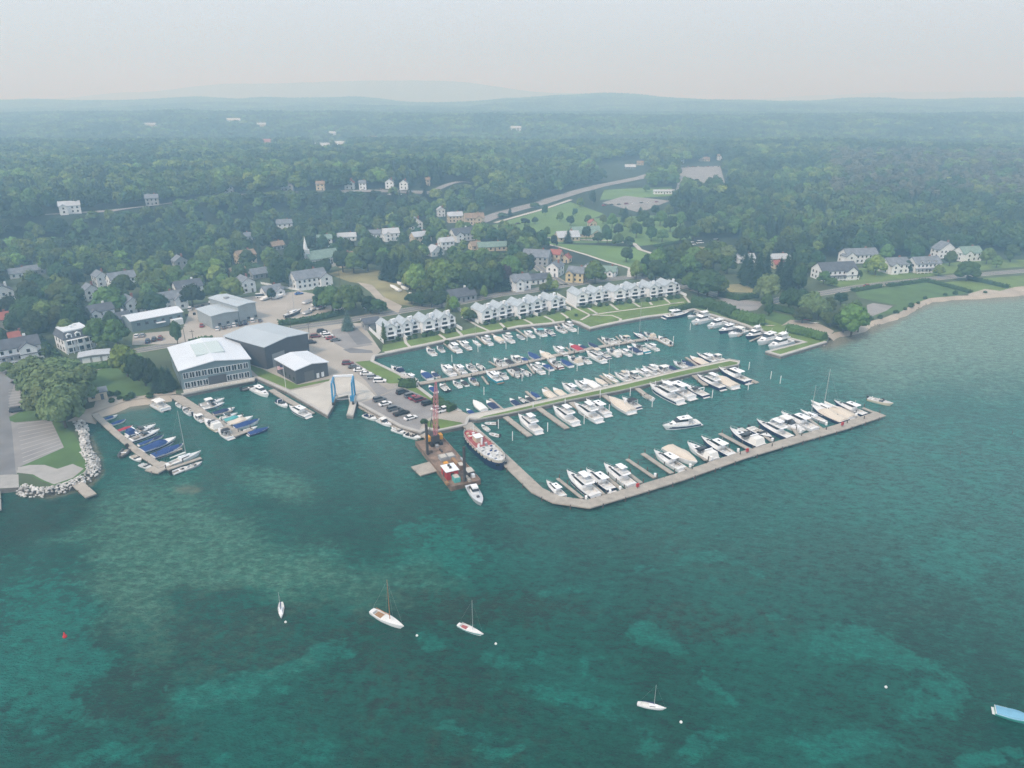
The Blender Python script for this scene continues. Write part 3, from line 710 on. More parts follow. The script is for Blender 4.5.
for k in range(3): b = MB(); b.box(-w_/2+1+k*3.6, -w_/2+3.8+k*3.6, -d_/2-.06, -d_/2, 0, 2.1); b.build('garage_door', M_hw, o)
# three-storey mansard house
o, w_, d_ = hall('mansard_house', 'white three storey house with a slate mansard and white roof terrace', (67,354), (96,347.5), 12, 6.0, M_hw, M_rw, .01, cat='house', over=.02)
bpy.data.objects.remove([c for c in o.children if c.name.startswith('roof')][0])
b = MB(); i = 0
b.loft([[(-w_/2-.4, -d_/2-.4, 6), (w_/2+.4, -d_/2-.4, 6), (w_/2+.4, d_/2+.4, 6), (-w_/2-.4, d_/2+.4, 6)],
        [(-w_/2+.9, -d_/2+.9, 8.8), (w_/2-.9, -d_/2+.9, 8.8), (w_/2-.9, d_/2-.9, 8.8), (-w_/2+.9, d_/2-.9, 8.8)]], True, True, True)
rf = fixn(b.build('roof', M_rd, o)); b = MB(); b.box(-w_/2+1, w_/2-1, -d_/2+1, d_/2-1, 8.82, 9.3); b.build('roof_terrace', M_rw, rf)
b = MB(); b.box(-1, 0, -1, 0, 9.31, 10.2); b.build('chimney', M_hw, rf)
b = MB(); b.box(1, 2, 1, 2, 9.31, 10); b.build('chimney', M_hw, rf)
for k in range(3):
    xx = (k-1)*w_*.3
    b = MB(); body(b, xx-1.1, xx+1.1, -d_/2-.1, -d_/2+2, 7.9, .6, 'y', 6.2); dm = fixn(b.build('dormer', M_hw, o)); window(dm, xx, -d_/2-.1, 6.5, 1.3, 1.3, 0)
    for s in range(2):
        window(o, xx, -d_/2, .5+3*s, 2.2, 2.2, 0)
        b = MB(); b.box(xx-w_*.14, xx+w_*.14, -d_/2-1.8, -d_/2-.1, 2.8+3*s-.12, 2.8+3*s+.02); b.box(xx-w_*.14, xx+w_*.14, -d_/2-1.8, -d_/2-1.74, 2.83+3*s, 3.7+3*s) if s == 0 else None
        b.build('balcony', M_hw, o)
for k in range(6): xx = -w_/2+w_*k/5; b = MB(); b.box(xx-.15, xx+.15, -d_/2-1.9, -d_/2-1.6, 0, 5.65); b.build('column', M_hw, o)
for s in range(2):
    for k in range(3): window(o, -w_/2, -3.5+k*3.5, .8+3*s, 1.1, 1.6, 3); window(o, w_/2, -3.5+k*3.5, .8+3*s, 1.1, 1.6, 1)

# condominiums: a row of gabled units
def condo(c0, c1, units, label, dep=11):
    a, b_ = G(*c0), G(*c1); d = b_-a; ang = math.atan2(d.y, d.x); L = math.hypot(d.x, d.y)
    nn = Vector((-math.sin(ang), math.cos(ang), 0)); c = (a+b_)/2+nn*dep/2
    o = empty('condominium', (c.x, c.y, 1.4), ang, label, 'condominium'); uw = L/units
    B = MB(); Rf = MB(); ch = []
    for k in range(units):
        x0 = -L/2+k*uw; x1 = x0+uw; off = (k % 2)*1.8
        mx = x0+uw*(.6, .5, .66)[k % 3]
        # tall gabled bay and a lower bay beside it
        for (u0, u1, y0, ez, rise) in ((x0, mx, -dep/2+off, 7.3, 2.6), (mx, x1, -dep/2+1.6+off, 6.2, 1.8)):
            body(B, u0+.02, u1-.02, y0, dep/2+(u1-u0)*.01, ez, rise, 'y'); gable(Rf, u0+.1, u1-.1, y0, dep/2, ez+.03, rise, 'y', .3, .18)
            cx = (u0+u1)/2; ww = (u1-u0)*.5
            for s, (zz, hh) in enumerate(((.4, 2.0), (3.3, 1.5), (6.0 if ez > 7 else 5.6, 1.4))):
                if s == 2 and ez < 7: ww2 = ww*.5
                else: ww2 = ww if s < 2 else ww*.6
                wn = window(o, cx, y0, zz, ww2, hh, 0)
            q = MB(); q.box(u0+.3, u1-.3, y0-1.3, y0-.02, 2.75, 2.9)
            for e in (u0+.3, u1-.38): q.box(e, e+.08, y0-1.3, y0-1.22, 2.9, 3.7)
            q.box(u0+.3, u1-.3, y0-1.3, y0-1.24, 3.6, 3.7); q.build('balcony', M_hw, o)
        if k % 1 == 0: ch.append((mx, off))
        q = MB(); q.box(x1-.12, x1+.12, -dep/2-3.2, -dep/2+1.6+off, 0, 1.9); q.build('garden_wall', M_hw, o)
    fixn(B.build('wall', M_hw, o)); r = fixn(Rf.build('roof', M_cond, o))
    for mx, off in ch:
        q = MB(); q.box(mx-.55, mx+.45, -1.6, -.5, 5, 10.4); q.box(mx-.65, mx+.55, -1.7, -.4, 10.4, 10.6); q.build('chimney', M_hw, r)
        q = MB(); q.box(mx+1.6, mx+2.6, 1.6, 2.6, 7, 9.6); q.build('chimney', M_hw, r)
    o.scale = (1, 1, .76); reg(o, L, dep, 8)
condo((385.5,341), (459,328.5), 4, 'western white gabled condominium block, nearest the car park')
condo((482,323.8), (567,309), 5, 'middle white gabled condominium block behind the seawall lawn')
condo((576.5,306.5), (683,295), 6, 'eastern white gabled condominium block, longest of the three', 12)
o = house(371, 328, 8, 6, 28, 'small charcoal carport beside the first condominium block', 'grey', 'dark', 1, chim=False, cat='garage', name='garage')
def fence(pts, label, h=1.8, world=False, m=M_hw):
    P_ = [GT(*p) for p in pts]; o = empty('fence', P_[0], 0, label, 'fence'); b = MB(); c = MB()
    for p, q in zip(P_, P_[1:]):
        p0 = p-P_[0]; q0 = q-P_[0]; b.bar(p0+Vector((0, 0, h/2)), q0+Vector((0, 0, h/2)), .1, h)
        k = max(1, int((q0-p0).length/2.5))
        for i in range(k+1): s = p0.lerp(q0, i/k); c.box(s.x-.09, s.x+.09, s.y-.09, s.y+.09, 0, h+.15)
    b.build('panel', m, o); c.build('post', m, o)
fence([(361,322.5),(383.5,343.5)], 'white fence from the carport to the seawall')
fence([(458,310),(478.5,324)], 'white fence between the first and second condominium block')
fence([(557,296),(576,307.5)], 'white fence between the second and third condominium block')
fence([(261,284),(300,291),(330,287)], 'low white fence behind the gravel boat yard', 1.2)

# village houses: px, py (base), width, depth, angle, label, wall, roof, storeys ...
HOUSES = [
 (20,358,17,9,40,'white house with a dark roof and wide gable at the park street','white','dark',2,'x',(3,6,2),0,True),
 (4,330,9,8,40,'cream house with a red roof at the left picture edge','cream','red',2),
 (19,343,7,7,40,'small red roofed cottage behind the wide white gabled house','white','red',1),
 (5,301,10,8,40,'dark roofed white house at the left edge with a round gable window','white','dark',2,'y'),
 (20,277,12,8,40,'white cottage behind trees at the far left of the village','white','grey',1),
 (36,274,12,8,40,'grey roofed cottage beside the far left white cottage','grey','grey',1),
 (92,299,8,9,45,'narrow white gabled house between the two big round trees','white','grey',2,'y'),
 (102,285,8,11,45,'white house with a steep gable left of the long grey roof','white','grey',2,'y'),
 (123,287,16,10,45,'white house with a long grey roof behind the big round tree','white','grey',2,'x'),
 (101,321,13,8,45,'white house with dark gables behind the mansard house','white','dark',2,'x',(-3,5,2)),
 (132,312,8,11,45,'steep white gabled house behind the workshop','white','grey',2,'y'),
 (121,323,9,7,45,'small dark roofed cottage left of the workshop','grey','dark',1),
 (165,309,20,9,40,'long grey roofed white house behind the workshop','white','grey',2,'x',(7,6,2)),
 (189,296,16,10,40,'white house with a dark hipped look roof left of the yard','white','dark',2,'x',None,2),
 (181,269,9,9,40,'grey house with a pointed roof among the trees','grey','grey',2,'y'),
 (246,291,9,12,42,'white gabled house just behind the grey warehouse','white','grey',2,'y'),
 (272,295,12,8,42,'small white house with a grey roof beside the gravel yard','white','grey',1,'x',(3,5,1.5)),
 (262,277,16,9,42,'grey roofed house behind the tall clipped hedge','grey','grey',1),
 (246,263,14,9,42,'tan roofed cream house in the wooded slope','cream','brown',2),
 (238,276,11,7,42,'cream cottage with a brown roof behind the white gabled house','cream','brown',1),
 (246,240,9,8,42,'small white house high among the trees','white','grey',1),
 (285,230,14,9,20,'white house with a hipped grey roof in the woods','white','grey',2),
 (277,249,11,8,42,'brown roofed house in the woods below the hipped white one','grey','brown',1),
 (309,286,22,12,38,'long white shop with a grey roof and blue awning beside the church field','white','grey',2,'x',(8,7,2)),
 (346,266,12,10,38,'tan roofed house beside the church','cream','brown',2),
 (325,246,12,8,20,'pale green roofed house behind the church','white','green',2),
 (347,240,16,8,15,'white cottage with a pale roof behind the church trees','white','pale',1),
 (375,237,13,8,10,'grey roofed white cottage in the woods right of the church','white','grey',1),
 (391,240,14,10,20,'large white house with a silver roof above the pines','white','pale',2,'x',(-3,5,2)),
 (416,229,12,9,15,'white house with tall windows at the foot of the bluff','white','grey',2,'y'),
 (421,243,17,9,35,'pale pink roofed house above the bright round tree','cream','pale',2),
 (441,216,8,8,15,'narrow white house with a tall gable at the bluff foot','white','pale',2,'y'),
 (455,222,15,9,15,'pale cream house at the bluff foot left of the highway','cream','pale',2),
 (474,224,19,11,15,'large cream house where the highway leaves the village','cream','brown',2,'x',(3,6,2)),
 (462,240,20,11,30,'large white building with a dark roof below the highway','white','dark',2,'x',(-5,6,3)),
 (446,249,12,8,30,'white cottage with a pale roof left of the large white building','white','pale',2),
 (435,255,12,9,40,'white gabled house with a pinkish roof above the bright tree','white','pale',1,'y'),
 (475,249,9,8,30,'small tan house beside the green roofed row','cream','brown',1),
 (492,250,24,9,12,'long green roofed house among dark trees','cream','green',1),
 (460,300,17,10,30,'dark roofed house behind the light green saplings','grey','dark',1),
 (519,289,13,9,25,'white two storey house behind the middle condominium block','white','grey',2,'x',(-2,5,2)),
 (536,283,19,8,20,'long dark roofed annex of the white two storey house','white','dark',1),
 (537,264,20,12,-15,'grey roofed hall left of the village cottages','grey','grey',2),
 (555,275,9,12,-25,'white cottage with steep grey gables, nearest the side street','white','grey',2,'y'),
 (556,262,9,8,-25,'cottage with a bright red roof','cream','red',2),
 (566,262,7,7,-25,'small cottage with a red gable beside the bright red roof','cream','red',1,'y'),
 (577,281,12,9,-25,'yellow walled cottage with a grey roof','yellow','grey',2,'x',(-3,4.5,1.5)),
 (588,277,9,11,-25,'white cottage with a grey roof right of the yellow one','white','grey',2,'y'),
 (608,275,12,8,-20,'white cottage with a green roof on the street corner','white','green',1,'x',(2,4,1.5)),
 (567,240,20,12,15,'tan roofed restaurant left of the teal roofed one','cream','pale',1),
 (585,236,26,14,15,'teal roofed lakeside restaurant across the lawn','cream','green',1,'x',(6,8,3)),
 (592,226,7,7,15,'small red gabled porch house beside the teal roof','cream','red',1,'y'),
 (664,194,36,6,0,'long low white building at the edge of the playing field','white','pale',1),
 (833,278,26,12,12,'large white lakefront house with a dark roof and long porch','white','dark',2,'x',(7,7,2),0,True),
 (857,262,25,10,10,'pale green gabled house behind the large porch house','white','grey',2,'x',(-9,7,2)),
 (893,272,16,10,12,'grey roofed white house behind a round lawn tree','white','grey',2,'x',(-4,5,2)),
 (922,271,20,10,12,'white lake house with grey dormered roof beside the road','white','grey',2,'x',None,3,True),
 (942,257,14,9,10,'pale house with a grey roof behind the dormered lake house','white','grey',2,'y'),
 (966,260,16,10,10,'easternmost white house with a green grey roof','white','green',2,'x',(-4,6,2)),
 (744,262,14,8,8,'low white building behind the tall spruces','white','pale',1),
 (778,262,16,8,8,'low pale house between the tall spruces','cream','pale',1),
 (777,268,7,6,8,'small red roofed shed among the spruces','cream','red',1),
 (71,213,16,9,30,'white house at the top of the bluff on the left','white','pale',2,'x',(-4,5,2)),
 (153,205,11,8,20,'grey house in the trees along the bluff road','grey','grey',2),
 (230,193,12,8,10,'pale house on the bluff road, left of the brown ones','white','grey',2),
 (287,191,16,9,5,'grey house on the bluff with a light gable','grey','grey',2,'x',(4,5,2)),
 (321,190,12,9,5,'brown bluff house behind a pale garden wall','cream','brown',2),
 (350,189,14,10,5,'bluff house with a brick red base and white gable','white','red',2,'y'),
 (363,189,10,8,5,'small white bluff house right of the brick red one','white','grey',2),
 (390,188,12,9,0,'twin gabled white bluff house, western one','white','grey',2,'y'),
 (404,188,12,9,0,'twin gabled white bluff house, eastern one','white','grey',2,'y'),
 (427,187,10,8,0,'cream bluff house at the east end of the row','cream','brown',2),
 (484,184,14,8,0,'low white house in the woods right of the bluff row','white','pale',1),
 (267,146,34,18,0,'big brick red building far off in the woods','cream','red',3),
 (322,147,60,18,0,'long white industrial building far in the woods','white','pale',1),
 (340,147,50,20,0,'wide pale industrial hall beside the long white one','white','pale',2),
 (333,136,20,14,0,'small white building above the industrial halls','white','pale',2),
 (372,139,30,12,-10,'pale roofed building right of the industrial halls','white','brown',1),
 (234,124,50,18,0,'pale building high in the hazy hills on the left','white','pale',3),
 (262,127,28,14,0,'cream building in the hazy hills beside the pale one','cream','pale',2),
 (151,127,44,12,0,'tan building far left in the hazy hills','cream','pale',2),
 (173,154,18,10,0,'small white house alone in the hazy left woods','white','pale',2),
 (516,127,30,14,0,'lone white building in the middle hills','white','pale',2),
 (591,163,10,9,0,'narrow pink gabled house above the highway','cream','red',2,'y'),
 (630,169,22,12,0,'blue grey shop building by the highway bend','blue','pale',1),
 (640,165,14,10,0,'tan building behind the blue grey shop','cream','brown',1),
 (680,163,16,10,0,'white house left of the upper car park','white','brown',2),
 (704,161,24,10,0,'brown roofed motel row behind the upper car park','cream','brown',1),
 (720,160,14,10,0,'pale house at the right end of the motel row','white','brown',2),
]
for h_ in HOUSES:
    px_, py_, W_, D_, an, lb, wl, rf_ = h_[:8]; st = h_[8]; ax = h_[9] if len(h_) > 9 else 'x'
    wg = h_[10] if len(h_) > 10 else None; dm = h_[11] if len(h_) > 11 else 0; pc = h_[12] if len(h_) > 12 else False
    house(px_, py_, W_, D_, an, lb, wl, rf_, st, ax, wg, dm, pc, cat='house' if py_ > 165 or 150 < py_ else 'building', name='house' if W_ < 24 else 'building')
# church with steeple
p = GT(322, 266); o = empty('church', p, RT(38), 'white church with a green grey roof and slender white steeple', 'church')
b = MB(); body(b, -10, 10, -5.5, 5.5, 6, 4.2, 'x'); fixn(b.build('wall', M_hw, o))
b = MB(); gable(b, -10, 10, -5.5, 5.5, 6.02, 4.2, 'x'); fixn(b.build('roof', M_rn, o))
b = MB(); b.box(-11.5, -8, -1.8, 1.8, 0, 12); tw = b.build('tower', M_hw, o)
b = MB(); b.loft([[(-9.75+1.5*math.cos(a*math.pi/4), 1.5*math.sin(a*math.pi/4), 12.01) for a in range(8)], [(-9.75+.05*math.cos(a*math.pi/4), .05*math.sin(a*math.pi/4), 20) for a in range(8)]], True, True, True)
b.build('spire', M_hw, tw)
for k in range(6): window(o, -7.5+k*3, -5.5, 1.6, 1.0, 3.0, 0)
reg(o, 20, 12, 14)
# flagpole
p = G(286, 389); o = empty('flagpole', p, 0, 'white flagpole with the national flag on the marina lawn', 'flagpole')
b = MB(); b.tube((0, 0, 0), (0, 0, 9.5), .09, .05); b.build('pole', M_white, o)
def flag_mat():
    m = bpy.data.materials.new('flag_cloth'); m.use_nodes = True; n = m.node_tree; N = n.nodes
    tc = N.new('ShaderNodeTexCoord'); sp = N.new('ShaderNodeSeparateXYZ'); mu = N.new('ShaderNodeMath'); mu.operation = 'MULTIPLY'; mu.inputs[1].default_value = 6.5
    fr = N.new('ShaderNodeMath'); fr.operation = 'FRACT'; gt = N.new('ShaderNodeMath'); gt.operation = 'GREATER_THAN'; gt.inputs[1].default_value = .5
    mx = N.new('ShaderNodeMix'); mx.data_type = 'RGBA'; mx.inputs[6].default_value = (.45, .02, .03, 1); mx.inputs[7].default_value = (.75, .75, .75, 1)
    n.links.new(tc.outputs['Generated'], sp.inputs[0]); n.links.new(sp.outputs[2], mu.inputs[0]); n.links.new(mu.outputs[0], fr.inputs[0])
    n.links.new(fr.outputs[0], gt.inputs[0]); n.links.new(gt.outputs[0], mx.inputs[0]); n.links.new(mx.outputs[2], N['Principled BSDF'].inputs['Base Color']); return m
b = MB(); rr = []
for k in range(9): xx = -k*.28; yy = .12*math.sin(k*.9); rr.append([(xx-.06, yy, 7.9-k*.06), (xx-.06, yy, 9.3-k*.06)])
b.loft(rr); fl = b.build('flag', flag_mat(), o)
b = MB(); b.box(-1.1, -.06, -.2, .2, 8.65, 9.25); b.build('canton', CANV['navy'], fl)
# park pavilion at the sandy corner
o = house(98, 399, 8, 4, 35, 'small slate roofed beach pavilion beside the willows', 'cream', 'grey', 1, chim=False, cat='pavilion', name='pavilion')
# ---------------------------------------------------------------- docks
PM1 = MB().tube((0, 0, -4), (0, 0, 0), .16, n=6).mesh('pile', M_pile); PM2 = MB().tube((0, 0, -4), (0, 0, 0), .2, n=6).mesh('piling', M_pile)
def pile_at(n_, me_, x, y, z, par):
    o = bpy.data.objects.new(n_, me_); col.objects.link(o); o.parent = par; o.location = (x, y, z)
def dock(pix, wid, label, fingers=(), z=1.0, name='dock', lift=None, fw=1.2):
    P_ = [G(*p, z) for p in pix]; base = Vector((P_[0].x, P_[0].y, 0)); o = empty(name, base, 0, label, 'dock')
    pts = [Vector((p.x-base.x, p.y-base.y)) for p in P_]
    b = MB(); r = []
    for i, p in enumerate(pts):
        d0 = (p-pts[i-1]).normalized() if i else (pts[1]-p).normalized(); d1 = (pts[i+1]-p).normalized() if i < len(pts)-1 else d0
        d = (d0+d1).normalized(); nn = Vector((-d.y, d.x)); k = 1/max(.5, nn.dot(Vector((-d0.y, d0.x))))*wid/2
        r.append([(p.x+nn.x*k, p.y+nn.y*k, z), (p.x-nn.x*k, p.y-nn.y*k, z), (p.x-nn.x*k, p.y-nn.y*k, z-.35), (p.x+nn.x*k, p.y+nn.y*k, z-.35)])
    b.loft(r, True, True, True); dk = fixn(b.build('deck', M_dock, o))
    for f in fingers:
        p, q = G(*f[0], z-.1)-base, G(*f[1], z-.1)-base; p.z = q.z = z-.27
        b = MB(); b.bar(p, q, f[2] if len(f) > 2 else fw, .25); fg = b.build('finger', M_dock, o)
        d = q-p; k = max(1, int(d.length/4)); nn = Vector((-d.y, d.x, 0)).normalized()*((f[2] if len(f) > 2 else fw)/2+.15)
        for i in range(k+1):
            s = p.lerp(q, i/k)+nn; pile_at('pile', PM1, s.x, s.y, z+1.0, fg)
    for a, c in zip(pts, pts[1:]):
        d = c-a; k = max(1, int(d.length/7)); nn = Vector((-d.y, d.x)).normalized()*(wid/2-.1)
        for i in range(k):
            for s in (-1, 1):
                q = a+d*(i+.5)/k+nn*s; pile_at('piling', PM2, q.x, q.y, z+.05, o)
    return o
outer = [(466,423),(505,459.5),(537,490),(556,499.2),(588,503.8),(632.5,491),(680,476.5),(740,455.6),(790,441),(840,427),(881,413.5)]
fo = [((557.5,478),(582.5,498),1.0),((579,472),(604,494),1.0),((606,476),(622,489)),((628,472.5),(641,482.5)),((627,458.7),(655,477.5),1.2),((642.6,453),(672,472.8),1.5),
      ((676,461),(690,470)),((698,453),(706,460)),((717,440.5),(738,455)),((720,433),(750.5,449.4),1.5),((762,442),(770,447)),((757,429),(772,441)),((789,423),(799,436)),((808,418),(824,430)),
      ((826,411),(845,423.5)),((846,408),(862,419)),((862.7,407.5),(878,413.5),1.4)]
dk_o = dock(outer, 3.8, 'long pale outer pier enclosing the harbour, bent at its corner', fo, 1.3)
# middle floating dock
md = [(419,383.2),(452,378),(485,371.6),(518,363.6),(553,355.6),(585,349.3),(616,343.8),(650,338),(656,338.5)]
fm = [((489,361),(500,367.5)),((656,338.5),(671.5,345.8),2.0),((444,383),(450,390)),((470,377),(478,385)),((482,376),(488,384)),((507,369),(513,376)),((527,364),(534,373)),((548,360),(556,369)),((573,355),(581,363)),((592,351),(600,360)),((613,347),(621,356)),((634,343),(641,352)),
      ((433,371),(440,378)),((451,366),(460,375)),((470,363),(478,371)),((512,356),(520,363)),((540,350),(548,357)),((566,347),(573,353)),((598,338),(606,345)),((616,336),(622,342)),((640,333),(646,339))]
dk_m = dock(md, 2.6, 'wooden middle dock with boats on both sides', fm, .8, fw=.8)
# fingers off the green pier, south and north sides
fs = [((505.5,416.5),(530,435.7)),((538.6,407.8),(567,428)),((571,402),(590,417)),((604,395),(622,408)),((637,388),(650,398)),((664,381),(682,393)),((694,375),(706,385)),((722,368),(757.5,382.5))]
for k, f in enumerate(fs):
    dock([f[0], f[1]], 2.0, 'concrete finger dock, %s from the shore on the south side of the grassy pier' % nm(k), (), 1.1, name='finger_dock')
fn_ = [((490,398.5),(503,409.3)),((526,391),(536,400)),((545,387),(556,396.5)),((566,383),(577,392)),((600,375),(612,384)),((622,370),(634,380)),((650,364),(662,373)),((686,357),(698,365.5)),((708,353),(716,361))]
for k, f in enumerate(fn_):
    dock([f[0], f[1]], 1.0, 'narrow finger dock, %s from the shore on the north side of the grassy pier' % nm(k), (), .9, name='finger_dock')
# seawall fingers
for k, f in enumerate([((427,346),(437,354)),((444,343),(455,352)),((457,340),(469,350)),((476,335.5),(486,344)),((491,333),(503,342)),((516,329),(527,337)),((532,327),(543,335)),((556,323),(567,332))]):
    dock([f[0], f[1]], .9, 'slim finger dock, %s from west, condominium seawall' % nm(k), (), .8, name='finger_dock')
for k, f in enumerate([((712,317),(696,324)),((726,321),(711,328)),((738,324),(722,332)),((752,329),(738,336)),((766,334),(750,341))]):
    dock([f[0], f[1]], .9, 'slim finger dock, %s from the north along the eastern jetty' % nm(k), (), .8, name='finger_dock')
dock([(91.7,411.5),(117,434),(140,453),(162,467)], 2.1, 'wooden dock from the sandy corner lined with covered runabouts', [((158,456),(181.6,448),1.4),((167,469),(201,457.5),1.4),((132,438.5),(150,432),1.0)], 1.0)
dock([(153,465.5),(166,468.5)], 6.0, 'square wooden platform at the end of the sandy corner dock', (), .9, name='platform')
dock([(173,394),(196,409),(222,426),(240,434.5)], 3.6, 'pale wooden dock off the slate blue boat hall', [((200,406),(212,403),.9),((213,415),(232,410),.9),((222,421),(243,416),.9),((233,428),(252,423),.9),((240,433),(252,429),1.6)], 1.0)
dock([(271,389.5),(289,400.5),(312,413.5)], 2.2, 'low floating dock below the flagpole lawn wall', (), .6)
dock([(360,406),(398,428),(420,438)], 1.8, 'low rusty edged landing stage below the car park', (), .6)
dock([(76,482),(91,495.5)], 2.8, 'short fishing pier off the white stone breakwater', (), 1.2, name='pier')
dock([(-3,489),(-2,510)], 1.4, 'narrow dock beside the boat ramp at the left edge', (), .8, name='pier')
dock([(423,433.5),(441,440.5)], 3.4, 'concrete slab landing between the car park and the crane barge', (), 1.2, name='platform')
def piling(px, py, k, h=3.0, m=None):
    p = G(px, py, 0); b = MB(); b.tube((0, 0, -2), (0, 0, h), .14, .14, 8); b.tube((0, 0, h), (0, 0, h+.3), .16, .02, 8)
    o = b.build('mooring_pile', M_white, loc=(p.x, p.y, 0))
    tag(o, 'white mooring pile standing in open marina water', 'mooring pile', 'white mooring piles in the marina water')
for q in [(498.4,428.5),(512.5,440.5),(547.6,431.5),(584,424),(609,413),(624,410),(652,407),(683,400),(712,398),(748,390),(748.7,369.5),(770.5,379),(780,383.5),(533,411),(565,407),(600,398),(630,396),(655,389),
          (527,341),(540,339),(578,334),(452,362),(478,352),(506,349),(570,350),(619,347),(598,357),(632,356),(655,352),(690,330),(673,343),(549,375),(577,371),(522,381),(484,395)]:
    piling(*q, 0)

# ---------------------------------------------------------------- boats
M_rdk = mat('deck_red', (.33, .09, .09), .7, var=.2, scale=.8)
def hull_part(o, L, B_, H_, hm, ck=(.06, .5), fine=2.2, dm=None, deck_h=.0, stripe=None, cockd=.75, tr=.9):
    """lofted hull plus deck with a sunk cockpit between the fractions ck"""
    ts = [0, .03, ck[0], ck[0]+.001, .25, .4, ck[1], ck[1]+.001, .65, .75, .85, .93, .98, 1.0]
    ts = sorted(set(t for t in ts)); R1 = []; R2 = []; R3 = []
    def hb(t): return B_/2*(tr+(1-tr)*min(1, t/.3)) if t < .35 else B_/2*max(.012, (1-((t-.35)/.65)**fine))
    def sh(t): return H_*(.82+.35*t*t)
    for t in ts:
        x = -L/2+L*t; h = hb(t); z = sh(t); xb = x-(.10*L*max(0, (t-.6)/.4)**2)
        R1.append([(x, -h, z), (x, -h*1.0, z-.15), (xb, -h*.86, .12), (xb, -h*.6, -.25), (xb, 0, -.35), (xb, h*.6, -.25), (xb, h*.86, .12), (x, h, z-.15), (x, h, z)])
        inn = h-min(.22, h*.3); inside_ = ck[0] < t-.0005 and t < ck[1]+.0005
        zd = z-cockd if inside_ else z+.04
        R2.append([(x, -h, z+.01), (x, -inn, z+.03), (x, -inn*.97, zd), (x, 0, zd+(0 if inside_ else .08)), (x, inn*.97, zd), (x, inn, z+.03), (x, h, z+.01)])
    b = MB(); b.loft(R1, False, True, False); hu = fixn(b.build('hull', hm, o, smooth=False))
    b = MB(); b.loft(R2, False, False, False); dk = b.build('deck', dm or M_deck, o)
    if dk.data.polygons[0].normal.z < 0: dk.data.flip_normals()
    if stripe:
        R3 = []
        for t in ts:
            x = -L/2+L*t; h = hb(t); z = sh(t); xb = x-(.10*L*max(0, (t-.6)/.4)**2)
            for _ in (0,): R3.append([(xb*.5+x*.5, -h*.965-.03, z*.7), (xb*.75+x*.25, -h*.91-.03, z*.3)])
        b = MB(); b.loft(R3); b.loft([[(p[0], -p[1], p[2]) for p in r] for r in R3]); b.build('stripe', stripe, hu)
    return sh
def rail(o, L, B_, z, t0=.55, fine=2.2):
    b = MB(); pts = []
    for s in (-1, 1):
        q = None
        for k in range(7):
            t = t0+(.98-t0)*k/6; h = B_/2*max(.02, (1-((t-.35)/.65)**fine))*.93
            p = (-L/2+L*t, s*h, z(t)+.6)
            b.tube((p[0], p[1], z(t)), p, .025, n=4)
            if q: b.tube(q, p, .03, n=4)
            q = p
    b.build('bow_rail', M_chrome, o)
def seat(o, x, y, z, w_=.6, m=None):
    b = MB(); b.box(x-.3, x+.3, y-w_/2, y+w_/2, z, z+.4); b.box(x-.38, x-.24, y-w_/2, y+w_/2, z+.38, z+.9); b.build('seat', m or M_white, o)
def outboard(o, x, y, z, m=None):
    b = MB(); b.frus((x-.45, x, .16, .16), z-.9, (x-.4, x, .16, .16), z+.0)
    b.frus((x-.55, x+.1, .2, .22), z+.0, (x-.5, x, .17, .2), z+.55)
    i = MB(); i.v = [(v[0], v[1]+y, v[2]) for v in b.v]; i.f = b.f; i.mi = b.mi; i.build('outboard', m or M_black, o)
def canopy(o, x0, x1, B_, z, m, posts=True, arch=.15, name='canopy'):
    b = MB(); r = []
    for k in range(5):
        x = x0+(x1-x0)*k/4; r.append([(x, B_*.42*math.sin(a), z+arch*math.cos(a*1.0)-.06*abs(k-2)) for a in (-1.3, -.8, -.3, .3, .8, 1.3)])
    b.loft(r); rr = [[(p[0], p[1], p[2]-.08) for p in q] for q in r]; b.loft([q[::-1] for q in rr]); c = b.build(name, m, o)
    if posts:
        b = MB()
        for x in (x0+.15, x1-.15):
            for s in (-1, 1): b.tube((x, s*B_*.38, z-1.6), (x, s*B_*.4, z), .035, n=4)
        b.build('frame', M_chrome, c)
def boat_sedan(kw):       # hard top cruiser
    L, B_, H_ = 13, 4.1, 1.55; o = empty('cruiser', (0, 0, 0)); hm = HULL[kw.get('hull', 'white')]
    sh = hull_part(o, L, B_, H_, hm, (.08, .36), 2.3, stripe=M_navy if kw.get('stripe') else None)
    b = MB(); b.frus((-2.2, 3.6, 1.55, 1.15), H_*.95, (-2.0, 2.2, 1.45, 1.1), H_+.85); cb = b.build('cabin', M_gel, o)
    b = MB(); b.frus((-2.0, 2.3, 1.47, 1.13), H_+.86, (-1.7, .7, 1.38, 1.2), H_+1.65); b.build('window', M_glass, cb)
    b = MB(); b.frus((-3.6, 1.0, 1.5, 1.28), H_+1.66, (-3.3, .6, 1.4, 1.15), H_+1.86); ht = b.build('hardtop', M_gel, o)
    b = MB(); b.box(-1.2, -.3, -.35, .35, H_+1.87, H_+1.93); b.build('hatch', M_glass, ht)
    for s in (-1, 1): MB().tube((-3.4, s*1.4, H_*.9), (-3.2, s*1.35, H_+1.66), .05, n=4).build('post', M_chrome, ht)
    b = MB(); b.box(2.9, 3.9, -.45, .45, H_*1.1+.05, H_*1.1+.16); b.build('hatch', M_glass, o)
    b = MB(); b.box(-L/2-.9, -L/2, -1.7, 1.7, .3, .45); b.build('swim_platform', M_teak if kw.get('teak') else M_deck, o)
    seat(o, -4.9, 0, H_*.82-.74, 2.6); seat(o, -3.1, .8, H_*.82-.74, .8)
    b = MB(); b.tube((-1.9, 0, H_+1.87), (-2.0, 0, H_+3.3), .04, n=4); b.tube((-1.9, 0, H_+1.9), (-1.9, 0, H_+2.2), .3, .3, 8); b.build('radar_mast', M_gel, ht)
    rail(o, L, B_, sh); return o, L
